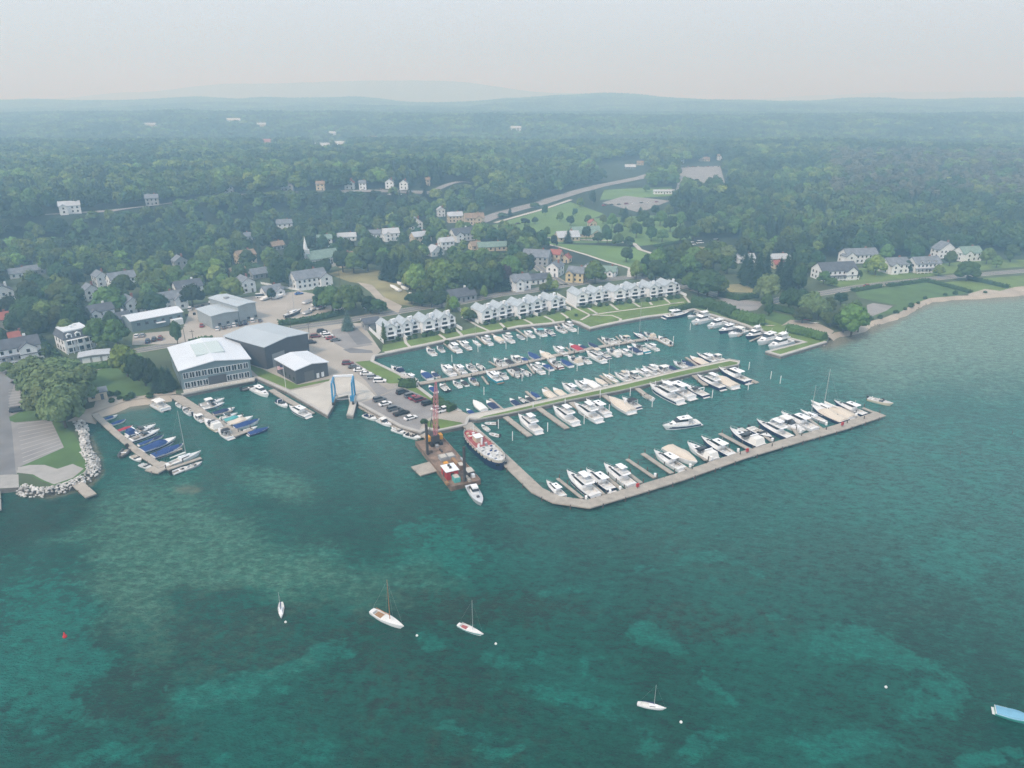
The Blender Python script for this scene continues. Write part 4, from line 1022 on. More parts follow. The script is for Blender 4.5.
def boat_fly(kw):
    L, B_, H_ = 15, 4.7, 1.8; o = empty('motor_yacht', (0, 0, 0)); hm = HULL[kw.get('hull', 'white')]
    sh = hull_part(o, L, B_, H_, hm, (.07, .28), 2.4, stripe=M_navy if kw.get('stripe') else None, cockd=.9)
    b = MB(); b.frus((-3.2, 4.2, 1.8, 1.2), H_*.95, (-3.0, 2.6, 1.7, 1.2), H_+.7); cb = b.build('cabin', M_gel, o)
    b = MB(); b.frus((-2.9, 2.7, 1.72, 1.22), H_+.71, (-2.7, 1.6, 1.66, 1.25), H_+1.5); b.build('window', M_glass, cb)
    b = MB(); b.frus((-4.6, 1.8, 1.75, 1.35), H_+1.51, (-4.7, 1.6, 1.85, 1.3), H_+1.7)
    fb = b.build('flybridge', M_gel, o)
    b = MB()
    for s in (-1, 1): b.quad([(-4.5, s*1.8, H_+1.7), (.9, s*1.5, H_+1.7), (.7, s*1.5, H_+2.25), (-4.5, s*1.8, H_+2.1)])
    b.quad([(.9, -1.5, H_+1.7), (.9, 1.5, H_+1.7), (.6, 1.4, H_+2.35), (.6, -1.4, H_+2.35)]); b.build('coaming', M_gel, fb)
    b = MB(); b.quad([(.62, -1.4, H_+2.36), (.62, 1.4, H_+2.36), (.3, 1.3, H_+2.7), (.3, -1.3, H_+2.7)]); b.build('windscreen', M_glass, fb)
    for y in (-.6, .6): seat(o, -1.0, y, H_+1.7, .8, CANV['white'])
    seat(o, -3.6, 0, H_+1.7, 2.4, CANV['white'])
    cv = kw.get('top')
    if cv: canopy(o, -3.2, .3, B_*.85, H_+3.5, CANV[cv])
    else:
        b = MB(); b.frus((-3.4, 0.2, 1.4, 1.2), H_+3.4, (-3.2, 0.0, 1.3, 1.1), H_+3.55); ht = b.build('hardtop', M_gel, o)
        for x in (-3.0, -.1):
            for s in (-1, 1): MB().tube((x, s*1.5, H_+1.7), (x+.1, s*1.2, H_+3.4), .045, n=4).build('post', M_chrome, ht)
    b = MB(); b.tube((-3.4, 0, H_+3.4), (-3.6, 0, H_+4.8), .05, n=4); b.tube((-3.3, 0, H_+3.6), (-3.3, 0, H_+3.9), .35, .35, 8); b.build('radar_mast', M_gel, o)
    b = MB(); b.box(-L/2-1, -L/2, -1.9, 1.9, .3, .45); b.build('swim_platform', M_teak if kw.get('teak') else M_deck, o)
    b = MB(); b.box(3.6, 4.6, -.45, .45, H_*1.1+.05, H_*1.1+.18); b.build('hatch', M_glass, o)
    rail(o, L, B_, sh); return o, L
def boat_express(kw):
    L, B_, H_ = 10.5, 3.4, 1.3; o = empty('express_cruiser', (0, 0, 0)); hm = HULL[kw.get('hull', 'white')]
    sh = hull_part(o, L, B_, H_, hm, (.06, .5), 2.3, stripe=M_navy if kw.get('stripe') else None)
    b = MB(); b.frus((.2, 3.4, 1.15, .6), H_*1.0, (.3, 2.4, 1.0, .5), H_+.32); b.build('cuddy', M_gel, o)
    b = MB(); b.frus((-.9, 1.2, 1.35, 1.0), H_+.3, (-.9, .3, 1.25, .95), H_+.95); b.build('windshield', M_glass, o)
    b = MB(); b.box(1.6, 2.2, -.3, .3, H_+.33, H_+.4); b.build('hatch', M_glass, o)
    for s in (-1, 1): seat(o, -1.2, s*.7, H_*.82-.7, .7, CANV['white'])
    seat(o, -4.4, 0, H_*.82-.7, 2.2, CANV['white'])
    b = MB()
    for s in (-1, 1): b.bar((-2.2, s*1.45, H_*.85), (-2.7, s*1.15, H_+1.55), .3, .08)
    b.bar((-2.7, -1.15, H_+1.55), (-2.7, 1.15, H_+1.55), .4, .1); b.build('radar_arch', M_gel, o)
    cv = kw.get('top')
    if cv: canopy(o, -2.9, .1, B_, H_+1.6, CANV[cv])
    if kw.get('aft'): 
        b = MB(); b.frus((-L/2+.3, -2.4, 1.5, 1.5), H_*.86, (-L/2+.7, -2.5, 1.2, 1.1), H_+1.3); b.build('cockpit_cover', CANV[kw['aft']], o)
    b = MB(); b.box(-L/2-.7, -L/2, -1.3, 1.3, .28, .4); b.build('swim_platform', M_deck, o)
    rail(o, L, B_, sh); return o, L
def boat_run(kw):
    L, B_, H_ = 7, 2.5, .95; o = empty('runabout', (0, 0, 0)); hm = HULL[kw.get('hull', 'white')]
    sh = hull_part(o, L, B_, H_, hm, (.1, .62), 2.4, dm=mat('deck_grey', (.5, .5, .5), .6) if kw.get('gd') else None, cockd=.55, stripe=M_navy if kw.get('stripe') else None)
    b = MB(); b.quad([(.9, -.95, H_+.02), (1.0, .95, H_+.02), (.6, .8, H_+.5), (.6, -.8, H_+.5)])
    for s in (-1, 1): b.quad([(1.0, s*.95, H_), (-.2, s*1.1, H_), (-.1, s*1.0, H_+.4), (.6, s*.8, H_+.5)])
    b.build('windshield', M_glass, o)
    for s in (-1, 1): seat(o, -.3, s*.55, H_*.82-.5, .55, CANV[kw.get('seats', 'white')])
    seat(o, -2.3, 0, H_*.82-.5, 1.7, CANV[kw.get('seats', 'white')])
    if kw.get('top'): canopy(o, -1.8, .5, B_, H_+1.45, CANV[kw['top']])
    outboard(o, -L/2, 0, H_*.85, M_black if not kw.get('wo') else M_white); return o, L
def boat_cover(kw):
    L, B_, H_ = 8, 2.8, 1.05; o = empty('covered_boat', (0, 0, 0)); hm = HULL[kw.get('hull', 'white')]
    sh = hull_part(o, L, B_, H_, hm, (.06, .5), 2.3, stripe=M_navy if kw.get('stripe') else None)
    c1 = .97 if kw.get('full') else .72; r = []
    for k in range(8):
        t = .02+(c1-.02)*k/7; x = -L/2+L*t; h = (B_/2*(.92+.08*min(1, t/.3)) if t < .35 else B_/2*max(.02, 1-((t-.35)/.65)**2.3))*1.03
        z = sh(t); up = (.35+.45*math.exp(-((t-.5)/.13)**2))*(1 if k < 7 else .1)
        r.append([(x, -h, z-.08), (x, -h*.8, z+up*.5), (x, 0, z+up+.05*(k % 2)), (x, h*.8, z+up*.5), (x, h, z-.08)])
    b = MB(); b.loft(r, False, True, True); c = fixn(b.build('canvas_cover', CANV[kw.get('cover', 'blue')], o))
    if kw.get('ob'): outboard(o, -L/2, 0, H_*.85)
    b = MB(); b.box(-L/2-.5, -L/2, -1, 1, .2, .3); b.build('swim_platform', M_deck, o)
    return o, L
def boat_sail(kw):
    L, B_, H_ = 9, 2.2, .95; o = empty('sailboat', (0, 0, 0)); hm = HULL[kw.get('hull', 'white')]
    sh = hull_part(o, L, B_, H_, hm, (.1, .38), 1.8, tr=.62, cockd=.5, stripe=CANV[kw['stripe']] if kw.get('stripe') else None)
    if kw.get('open'):
        b = MB(); b.frus((-L*.36, L*.0, B_*.3, B_*.36), H_*.55, (-L*.35, -L*.01, B_*.29, B_*.35), H_*.6); b.build('cockpit_sole', M_teak if kw.get('teak') else M_rdk, o)
    if not kw.get('open'):
        b = MB(); b.frus((-1.0, 2.2, .85, .45), H_, (-.9, 1.8, .7, .35), H_+.42); cb = b.build('cabin', M_gel, o)
        b = MB()
        for s in (-1, 1): b.quad([(-.7, s*.83, H_+.15), (1.2, s*.66, H_+.15), (1.1, s*.6, H_+.32), (-.7, s*.76, H_+.32)])
        b.build('window', M_glass, cb)
    mh = kw.get('mast', 11); mm = M_varn if kw.get('wood') else M_alu; mx = L*.08
    b = MB(); b.tube((mx, 0, H_*.7), (mx, 0, mh), .09, .05); ms = b.build('mast', mm, o)
    b = MB(); b.tube((mx, 0, H_+1.0), (mx-L*.42, 0, H_+1.05), .07, .06); bo = b.build('boom', mm, o)
    if kw.get('cover'):
        b = MB(); r = []
        for k in range(6):
            x = mx-.05-L*.42*k/5; q = .24-.025*k; r.append([(x, q*math.cos(a*math.pi/3), H_+1.12+q*.9*math.sin(a*math.pi/3)) for a in range(6)])
        b.loft(r, True, True, True); fixn(b.build('sail_cover', CANV[kw['cover']], bo))
    b = MB()
    for q in ((L/2-.2, 0), (-L/2+.2, 0), (mx-.2, B_*.45), (mx-.2, -B_*.45)): b.tube((q[0], q[1], H_), (mx, 0, mh-.3), .009, n=3)
    b.build('rigging', M_alu, ms)
    b = MB(); b.frus((-L/2-.1, -L/2+.02, .08, .08), -.2, (-L/2-.1, -L/2+.02, .08, .08), H_*.8); b.build('rudder', M_gel, o)
    return o, L
def boat_pontoon(kw):
    L, B_ = 7.5, 2.6; o = empty('pontoon_boat', (0, 0, 0))
    for s in (-1, 1):
        b = MB(); b.tube((-L/2, s*.9, .1), (L/2-.6, s*.9, .1), .32, .32, 8); b.tube((L/2-.6, s*.9, .1), (L/2, s*.9, .35), .32, .08, 8); b.build('float', M_alu, o)
    b = MB(); b.box(-L/2, L/2-.2, -B_/2, B_/2, .45, .55); b.build('deck', M_deck, o)
    b = MB()
    for s in (-1, 1): b.box(-L/2+.6, L/2-.4, s*B_/2-.03, s*B_/2+.03, .56, 1.2)
    b.box(L/2-.44, L/2-.4, -B_/2, B_/2, .56, 1.2); b.build('fence_panel', HULL[kw.get('hull', 'white')], o)
    for x in (-2.4, 2.2): seat(o, x, -.7, .56, .9, CANV['white']); seat(o, x, .7, .56, .9, CANV['white'])
    canopy(o, -2.6, .9, B_*1.1, 2.5, CANV[kw.get('top', 'black')]); outboard(o, -L/2, 0, .9); return o, L
def boat_dinghy(kw):
    L, B_ = 3.6, 1.7; o = empty('dinghy', (0, 0, 0)); m = mat('inflatable_tube', (.55, .56, .57), .6) if not kw.get('dark') else mat('inflatable_dark', (.07, .075, .08), .6)
    b = MB(); pts = [(-L/2, -.62), (.6, -.62), (1.4, -.35), (1.75, 0), (1.4, .35), (.6, .62), (-L/2, .62)]
    for p, q in zip(pts, pts[1:]): b.tube((*p, .3+.05*max(0, p[0])), (*q, .3+.05*max(0, q[0])), .22, .22, 8)
    b.build('hull', m, o)
    b = MB(); b.box(-L/2+.1, 1.2, -.5, .5, .1, .2); b.build('floor', M_dock, o); b = MB(); b.box(-.2, .1, -.55, .55, .35, .42); b.build('seat', M_white, o)
    outboard(o, -L/2, 0, .6); return o, L
MK = dict(sedan=boat_sedan, fly=boat_fly, exp=boat_express, run=boat_run, cov=boat_cover, sail=boat_sail, pon=boat_pontoon, din=boat_dinghy)
PROTO = {}
def boat(kind, x, y, ang, L, label, kw={}, group=None, z=0):
    key = (kind, tuple(sorted(kw.items())))
    if key not in PROTO: o, l = MK[kind](kw); PROTO[key] = (o, l)
    else: o, l = PROTO[key]; o = copy_tree(o)
    s = L/l; o.location = (x, y, z); o.rotation_euler = (0, 0, ang); o.scale = (s, s*(1 if kind == 'sail' else .9 if kind in ('fly', 'sedan') else 1.1), s)
    tag(o, label, 'sailboat' if kind == 'sail' else 'dinghy' if kind == 'din' else 'boat')
    if group: o['group'] = group
    elif 'group' in o: del o['group']
    return o
def head(p, q):
    a, b_ = G(*p, 1), G(*q, 1); return math.atan2(b_.y-a.y, b_.x-a.x)
def place(box, ang, lmin=4.8, lmax=17):
    x0, y0, x1, y1 = box; c = G((x0+x1)/2, (y0+y1)/2+.4, .9)
    e = Vector((math.cos(ang), math.sin(ang), 0)); f = Vector((-e.y, e.x, 0)); p0 = proj(c); pe = proj(c+e); pf = proj(c+f)
    L = (x1-x0)/(abs(pe[0]-p0[0])+.3*abs(pf[0]-p0[0])); return c.x, c.y, max(lmin, min(lmax, L*(1.34 if L < 9.5 else 1.34-.05*min(4, L-9.5))))
NAMES = dict(sedan='hardtop cruiser', fly='flybridge yacht', exp='express cruiser', run='open runabout', cov='boat', sail='sailboat', pon='pontoon boat', din='dinghy')
def look(kind, kw):
    h = kw.get('hull', 'white'); s = h+' '+NAMES[kind]
    if kind == 'cov': s += ' under a %s cover' % kw.get('cover', 'blue')
    elif kind == 'sail' and kw.get('cover'): s += ' with a %s sail cover' % kw['cover']
    elif kw.get('top'): s += ' with a %s top' % kw['top']
    elif kw.get('aft'): s += ' with a %s cockpit cover' % kw['aft']
    if kind == 'din': s = 'small %s dinghy' % ('dark' if kw.get('dark') else 'grey')
    return s
def row(boxes, ang, where, group, scale=1.0):
    for i, (bx, kind, kw) in enumerate(boxes):
        x, y, L = place(bx, ang); a = ang+R.uniform(-.02, .02)
        if kw.get('flip'): kw = dict(kw); kw.pop('flip'); a += math.pi
        if kind == 'auto':
            kind = 'fly' if L > 13.5 else 'sedan' if L > 10.8 else 'exp' if L > 8.2 else 'run'
        boat(kind, x, y, a, L*scale, '%s, %s %s' % (look(kind, kw), nm(i), where), kw, group)
W = {}
aT = head((435.5,355),(425.3,346.6)); aF = head((582.5,498),(557.5,478)); aN = head((757.5,382.5),(743.4,374.7))
row([((425.3,346.6,435.5,355),'exp',{}),((436,344,444,352),'exp',{'top':'black'}),((446.4,342,460.5,352),'sedan',{}),((458,339.5,470.6,349.7),'sedan',{'stripe':1}),
     ((471.4,337,480.8,346.6),'sail',{'mast':13}),((480,334.8,492,345.8),'fly',{}),((492.5,334,503.4,342.6),'cov',{'cover':'tan'}),((501,332.5,513.6,343.4),'fly',{'top':'white'}),
     ((516,332.5,523.8,338.8),'cov',{'cover':'grey'}),((523,328.6,534,338),'sedan',{}),((532.8,327.8,545.3,335.6),'exp',{'top':'teal'}),((543,327.8,554,334.8),'exp',{'hull':'navy'}),
     ((554,324.7,565.6,332.5),'exp',{}),((561,321.5,574.7,331.7),'fly',{})], aF, 'from west, condominium seawall', 'boats moored at the condominium seawall')
row([((390,364,403,374),'exp',{'aft':'navy'}),((403.4,372,416.7,381),'sedan',{})], head((417,381),(390,366)), 'on the west basin wall', 'boats on the west basin wall')
row([((420,370,431.6,378.6),'cov',{'cover':'blue'}),((430.8,371,438.6,375.5),'cov',{'cover':'navy'}),((439.4,364.5,455,375.5),'sedan',{}),((452,363,466,374.7),'sedan',{'top':None}),
     ((465,363.7,476,371),'exp',{'stripe':1}),((475.6,362,484,368.7),'run',{}),((492.5,358,505.8,366),'exp',{}),((503.4,356.7,513.6,364.5),'cov',{'cover':'black'}),((509.7,354.7,521.4,362),'exp',{'top':'white'}),
     ((520.6,355,528.4,361),'cov',{'cover':'blue'}),((527,351.7,539.4,359),'cov',{'cover':'blue','full':1}),((539,351.5,553,358),'cov',{'cover':'tan'}),((552,346.5,566.4,353.6),'sedan',{}),
     ((568.7,343.4,582,350.5),'cov',{'cover':'red'}),((578,343.4,586.7,348),'cov',{'cover':'navy'}),((587.5,341,597.7,348),'cov',{'cover':'navy','full':1}),((600.8,337,614.8,344),'exp',{}),
     ((612.5,338,621,342.7),'run',{'stripe':1}),((618.7,334.8,631,341),'exp',{'top':'tan'}),((632.8,333,648,338.7),'sail',{'hull':'navy','cover':'navy','mast':14}),((643.7,331,654.7,337),'exp',{'aft':'tan'})],
    aF, 'from shore, north side of middle dock', 'boats on the north side of the middle dock')
row([((428,385,437,390.5),'cov',{'cover':'blue'}),((439,383,448.7,390),'run',{'hull':'black'}),((452,378.6,461,387),'exp',{}),((460,378,468,385),'cov',{'cover':'black'}),((467.5,374.7,477,385),'exp',{'top':'navy'}),
     ((484.7,370,501,382.5),'sedan',{'hull':'teal','teak':1}),((496.4,369,507,379),'exp',{}),((509.7,367.6,521.4,377),'pon',{'top':'black'}),((520,367.6,530,374.7),'run',{}),((529,363,543.7,373),'fly',{}),
     ((541.4,361.4,552.3,370),'cov',{'cover':'blue'}),((548.4,358.3,561.7,368.4),'exp',{'hull':'maroon'}),((560,357.5,572,367),'cov',{'cover':'blue','full':1}),((567,356,581,363),'exp',{'aft':'tan'}),
     ((578,354.4,590,363),'exp',{}),((585,351,604.7,361.4),'fly',{'top':'tan'}),((596,349.7,609.4,357.5),'exp',{'hull':'navy'}),((605.5,347.3,619.5,356),'exp',{'aft':'white'}),((618,346.6,630.5,356),'sedan',{}),
     ((626.6,345.8,640.6,352.8),'cov',{'cover':'navy'}),((631,343.4,647.7,352),'exp',{'hull':'teal'}),((644.5,341,657.8,351),'sedan',{})],
    aF+math.pi*0, 'from shore, south side of middle dock', 'boats on the south side of the middle dock')
row([((657.5,336.4,670.8,343.4),'run',{'seats':'white'})], aN, 'at the tip of the middle dock', 'boats at the middle dock tip')
row([((466,407.5,474.5,413.7),'cov',{'cover':'blue'}),((472,399,485.5,410.6),'cov',{'cover':'white','full':1,'hull':'white'}),((485.5,399.7,498,409),'cov',{'cover':'navy'}),((509,398,520,404.4),'cov',{'cover':'navy'}),
     ((518,394,526,402.8),'run',{'hull':'black'}),((524.5,393.4,534,402),'cov',{'cover':'black'}),((530,390,539.4,397.3),'cov',{'cover':'blue','full':1}),((541.4,388.7,555.5,398),'cov',{'cover':'tan','hull':'cream'}),
     ((552.3,387,565.6,395.8),'cov',{'cover':'tan'}),((561,383.3,579,393.4),'sedan',{}),((573.4,380,590,390),'sedan',{'top':None}),((582.8,378.6,599,388),'cov',{'cover':'white'}),((594.5,376,606,385),'cov',{'cover':'tan','full':1}),
     ((602,372,618,382.5),'sail',{'cover':'tan','mast':15,'hull':'cream'}),((614,371.6,630.5,381.7),'fly',{'top':'tan'}),((625,369,640,379),'exp',{'hull':'navy','top':'white'}),((635,367.7,650,376),'sedan',{}),
     ((642,365,659,375.5),'fly',{}),((653.6,364.5,670,373),'exp',{'top':'white'}),((665,363,677,370.8),'cov',{'cover':'navy'}),((673,359.8,686.4,367.7),'exp',{}),((681,359,694,366.9),'cov',{'cover':'navy','full':1}),
     ((689.5,356,707.5,365.3),'cov',{'cover':'tan','hull':'maroon'}),((696.6,352.8,715,362),'sedan',{'hull':'navy'}),((709,352,723,360.6),'exp',{'top':'white'})],
    aF, 'from shore, north side of grassy pier', 'boats on the north side of the grassy pier')
row([((516,414,540.6,433),'fly',{}),((550.4,405.5,577.7,425),'fly',{'top':None}),((571.8,402.5,601,422),'fly',{'teak':None}),((584.5,399.6,609,415),'sedan',{}),((608,396.7,632.4,413.3),'cov',{'cover':'tan','full':1}),
     ((621.6,395.7,639,408.4),'exp',{'hull':'navy','top':'black'}),((641,391,652.8,399),'run',{'wo':1}),((644,382.5,685,405),'fly',{'stripe':1}),((658,382.5,694,397.3),'sedan',{}),((684.8,384,706,396.6),'exp',{'hull':'navy'}),
     ((695.8,373,723,391),'fly',{'hull':'navy'}),((709,373,735.6,388.7),'cov',{'cover':'tan'}),((716,366,749.7,385),'sedan',{'hull':'navy'})],
    aF, 'from shore, south side of grassy pier', 'boats on the south side of the grassy pier')
aE = head((727,336),(746,330))+math.pi
row([((687,313,699,317.5),'exp',{}),((689,316.5,713.7,325),'fly',{}),((706,320.5,726.4,329),'sedan',{}),((717.6,325.7,737,333.5),'sedan',{'hull':'navy'}),
     ((727.4,329,746,337),'exp',{'top':'white'}),((744,330.6,764.5,339),'fly',{'hull':'navy'}),((753.7,336,781,344),'sedan',{}),((762.5,340,795.7,349),'fly',{})],
    aE, 'from north, eastern jetty', 'boats along the eastern jetty')
x, y, L = place((665,311.5,689,318.5), head((665,316.5),(689,313.5)))
boat('sedan', x, y, head((665,317),(689,313.5)), 15, 'long dark hulled cruiser moored in the inner north corner of the basin', {'hull':'navy','stripe':None})
row([((545,480,564.5,496),'sedan',{'hull':'grey','stripe':1}),((563.7,471.6,598,496.6),'fly',{'stripe':1,'hull':'white'}),((584.8,468.4,612,491),'sedan',{'hull':'navy'}),((602.5,464.5,632.5,485.6),'fly',{'teak':1}),
     ((653.6,449.4,681.7,470.5),'sedan',{}),((667,447,696.6,464),'cov',{'cover':'tan','full':1,'flip':1}),((687,442,714.5,461),'exp',{'aft':'white'}),((700.5,437.6,731.7,455.6),'sedan',{'hull':'navy','stripe':None}),
     ((729.4,428,760.6,447.8),'exp',{'hull':'navy','aft':'white'}),((739.5,426.5,753,435),'run',{'flip':1}),((750,426.5,771,438.4),'run',{'hull':'navy','flip':1}),((755.6,420.5,790,438.4),'fly',{'hull':'navy'}),((776,418,804,432),'exp',{'top':'white','flip':1}),
     ((780.6,412,815,430.6),'sedan',{'top':None}),((801,409,825,422),'sail',{'mast':10,'hull':'grey'}),((811,406,844,422.8),'cov',{'cover':'tan','hull':'navy'}),((824.4,404,851.7,418),'cov',{'cover':'tan'}),((834.5,399.4,863.4,416.6),'sedan',{'hull':'navy'})],
    aF, 'from the bend, outer pier', 'boats along the outer pier')
p = G(826, 423, 0); boat('sail', p.x+4, p.y+10, aF, 13, 'tall masted white sailboat between the tan covered boats on the outer pier', {'mast':10.5,'cover':'white'})
# lone boats
x, y, L = place((663,418,698,431), head((698,424),(663,429.5))); boat('sedan', x, y, head((698,424),(663,429.5)), 13.5, 'white cruiser with a navy stripe motoring alone inside the harbour', {'stripe':2})
x, y, L = place((870.5,397,890.8,404), head((870,398),(891,404))); boat('run', x, y, head((870,398),(891,403.5)), L, 'cream open speedboat passing the end of the outer pier', {'hull':'cream','gd':1})
# quay boats
def one(kind, box, a, b_, label, kw={}, L=None):
    an = head(a, b_); x, y, l = place(box, an); return boat(kind, x, y, an, L or l, label, kw)
one('din', (243,384,255,389), (243,388), (255,385), 'dark dinghy tied under the boat hall terrace', {'dark':1})
one('sedan', (252,386,270,397), (253,387.5), (270,396), 'white cruiser moored below the terrace corner of the boat hall')
one('exp', (276.7,399,288.4,407), (277,400), (289,406.5), 'white express boat moored along the flagpole lawn wall', {'aft':'navy'})
one('sedan', (288.4,405,309,417), (309,415.5), (289,406.5), 'white hardtop cruiser with dark hull band at the launch apron', {'stripe':2,'hull':'white'})
one('run', (364,413,376.7,419), (364,414), (377,419), 'white runabout with blue seats beside the lift pier', {'seats':'navy'})
one('exp', (378,417,392,426), (378,418.5), (392,425), 'white cabin boat, second along the car park quay', {'top':'white'})
one('run', (393,427,405.6,432.5), (393,427.5), (406,432), 'white open fishing boat, third along the car park quay', {'wo':1})
one('run', (405.6,432,420.5,438), (406,433), (420.5,437), 'white runabout nearest the crane barge at the quay', {'seats':'black'})
for k, (q, t_) in enumerate([((485,428),'first'),((494.5,435),'last'),((490.6,423.6),'middle')]):
    p = G(*q, .3); boat('din' if k else 'run', p.x, p.y, head((500,440),(480,425))+.5*k, 3.8 if k else 4.6, 'small pale tender, %s of three beside the ferry walkway' % t_, {'wo':1} if k == 0 else {})
# west marina
wa = head((132.7,438.6),(158,430)); wb = head((214,413),(233,408))
row([((107,414,113,418),'cov',{'cover':'blue'}),((114,417,123,424),'cov',{'cover':'blue','full':1}),((121,424,129,430),'cov',{'cover':'red','full':1}),((129,425,154,434),'exp',{'aft':'blue','stripe':2}),((132.7,429.5,158,439.5),'exp',{'hull':'white','stripe':2}),
     ((141,438,151,443),'cov',{'cover':'blue','full':1}),((150,434,162,439),'cov',{'cover':'navy','full':1}),((144.5,440,174,448.5),'cov',{'cover':'blue','stripe':2}),((155,446,181.6,454.5),'cov',{'cover':'blue','full':1,'stripe':2}),
     ((168,451,199,465),'sail',{'mast':13,'cover':'white'}),((185,461,201,467.5),'run',{'hull':'grey','gd':1}),((175,467,184,470),'din',{})], wa, 'from shore, sandy corner dock', 'boats east of the sandy corner dock')
one('din', (119,447,128,456), (131,446), (125,454), 'white and black inflatable west of the sandy corner dock', {'dark':1}, 6)
one('run', (131,453.5,142,460), (137,452), (147,457), 'white open boat, upper of two along the sandy corner dock', {'seats':'tan'})
one('run', (140,461,152,468), (145,459), (157,463), 'white open boat, lower of two along the sandy corner dock', {'gd':1})
row([((202,398,222.6,405),'exp',{'top':'white'}),((205,402,222.6,407.5),'exp',{'stripe':1}),((214.8,407,233,413.5),'cov',{'cover':'navy'}),((221.6,412,236,417),'exp',{}),((225.5,414,242,420),'cov',{'cover':'teal'}),
     ((230.4,416.5,251,423),'cov',{'cover':'tan'}),((236,420,257.7,426.5),'cov',{'cover':'blue','full':1}),((244,425,256,430),'run',{}),((250,427,267.5,433),'cov',{'cover':'blue','full':1,'hull':'navy'})], wb,
    'from shore, boat hall dock east side', 'boats east of the boat hall dock')
wc = head((204,419),(193,412))
row([((174.7,400.5,182.5,406.5),'run',{}),((181.6,406.5,193.3,413),'run',{'gd':1}),((192.3,412.5,204,420),'exp',{'top':'white'}),((203,419,220.6,428.5),'exp',{'hull':'cream','aft':'white'}),((216.7,428,232.3,437),'exp',{'top':'black'})], wc,
    'from shore, boat hall dock west side', 'boats west of the boat hall dock')
one('pon', (153,401,168,411), (154,403), (167,410), 'pontoon boat with a white roof off the sandy beach', {'top':'white'})
# moored sailboats in the open bay
def moored(bow, stern, label, kw):
    a, b_ = G(*stern, .5), G(*bow, .6); d = b_-a; c = (a+b_)/2; return boat('sail', c.x, c.y, math.atan2(d.y, d.x), math.hypot(d.x, d.y), label, kw)
moored((281,618),(281,602), 'white sailboat end-on with a blue sail cover, farthest left in the bay', {'cover':'blue','mast':9})
moored((404,628),(371.5,611), 'slender white sloop with a varnished mast and tan cockpit', {'open':1,'teak':1,'wood':1,'mast':10.5})
moored((483.6,634.5),(458,624), 'white daysailer with a red brown cockpit and green waterline', {'open':1,'stripe':'teal','mast':11.5,'seats':'red'})
moored((666.4,708),(637.5,702.5), 'white keelboat with a navy sail cover, nearest sailboat of all', {'cover':'navy','mast':9.5})
one('cov', (1000,704,1034,724), (1000,709), (1034,719), 'white boat under a pale blue cover cut by the right picture edge', {'cover':'sky','full':1,'hull':'green'})
M_buoy = mat('buoy_white', (.8, .8, .8), .4)
def buoy(px, py, label, m=M_buoy, r=.27):
    p = G(px, py, .1); b = MB(); n_ = 10; rg = []
    for k in range(7):
        a = -math.pi/2+math.pi*k/6; rg.append([(r*math.cos(a)*math.cos(t*2*math.pi/n_), r*math.cos(a)*math.sin(t*2*math.pi/n_), r*.9*math.sin(a)) for t in range(n_)])
    b.loft(rg, True); b.tube((0, 0, r*.8), (0, 0, r*1.3), .06, .05, 5); o = fixn(b.build('buoy', m, smooth=True, loc=(p.x, p.y, .1))); tag(o, label, 'buoy')
for q, t_ in [((285.6,622),'white buoy off the bow of the blue covered sailboat'),((416.9,635.5),'white buoy beside the varnished mast sloop'),((495.8,643.7),'weathered pale buoy right of the daysailer'),
              ((681,722),'white buoy ahead of the navy covered keelboat'),((886,687),'white buoy alone in the lower right of the bay')]: buoy(*q, t_)
p = G(65, 637, 0); o = empty('channel_buoy', p, 0, 'red conical channel buoy in the lower left of the bay', 'buoy')
b = MB(); b.tube((0, 0, -.2), (0, 0, .35), .42, .38, 10); b.tube((0, 0, .35), (0, 0, 1.2), .3, .06, 10); b.build('float', mat('buoy_red', (.6, .02, .02), .5), o)
for q in ((1012,434),(960,455)):
    p = G(*q, 0); b = MB(); b.tube((0, 0, -.5), (0, 0, 1.3), .12, .1); o = b.build('marker_post', M_pile, loc=(p.x, p.y, 0)); tag(o, 'dark marker post in the open water, %s one' % ('right' if q[0] > 1000 else 'left'), 'marker post')

# ---------------------------------------------------------------- excursion ferry
a, c = G(467,434,1.5), G(502,469,.5); d = c-a; L = math.hypot(d.x, d.y); o = empty('excursion_ferry', ((a.x+c.x)/2, (a.y+c.y)/2, 0), math.atan2(-d.y, -d.x), 'old navy hulled excursion ferry with a red foredeck and white aft deck', 'ferry')
Bf = L*.27
ts = [0, .02, .06, .12, .25, .5, .75, .88, .94, .98, 1]
def fh(t): return Bf/2*min(1, (1-abs(2*t-1)**3.2)**.6+.02)
def ring(z, k=1, dz=0, e=0): return [[(-L/2+L*t, s*fh(t)*k+e*s, z) for s in (-1, 1)] for t in ts]
def skin(z0, z1, k0, k1):
    b = MB()
    for s in (-1, 1): b.loft([[(-L/2+L*t, s*fh(t)*k0, z0+.3*abs(2*t-1)**2*(z0 > 0)), (-L/2+L*t, s*fh(t)*k1, z1+.35*abs(2*t-1)**2)] for t in ts])
    return b
hu = fixn(skin(-.3, 2.2, .86, 1).build('hull', M_navy, o)); fixn(skin(2.2, 3.0, 1.0, 1.0).build('bulwark', mat('bulwark_cream', (.5, .47, .41), .6), hu))
def plate_(b, z, k, t0=0, t1=1):
    tt = [t for t in ts if t0 <= t <= t1]; b.loft([[(-L/2+L*t, -fh(t)*k, z+.3*abs(2*t-1)**2), (-L/2+L*t, fh(t)*k, z+.3*abs(2*t-1)**2)] for t in tt])
b = MB(); plate_(b, 2.5, .985, .5, 1); fixn(b.build('foredeck', M_rdk, o)); b = MB(); plate_(b, 2.5, .985, 0, .5); fixn(b.build('aft_deck', mat('aft_deck_grey', (.5, .5, .49), .7, var=.3, scale=1.2), o))
b = MB()
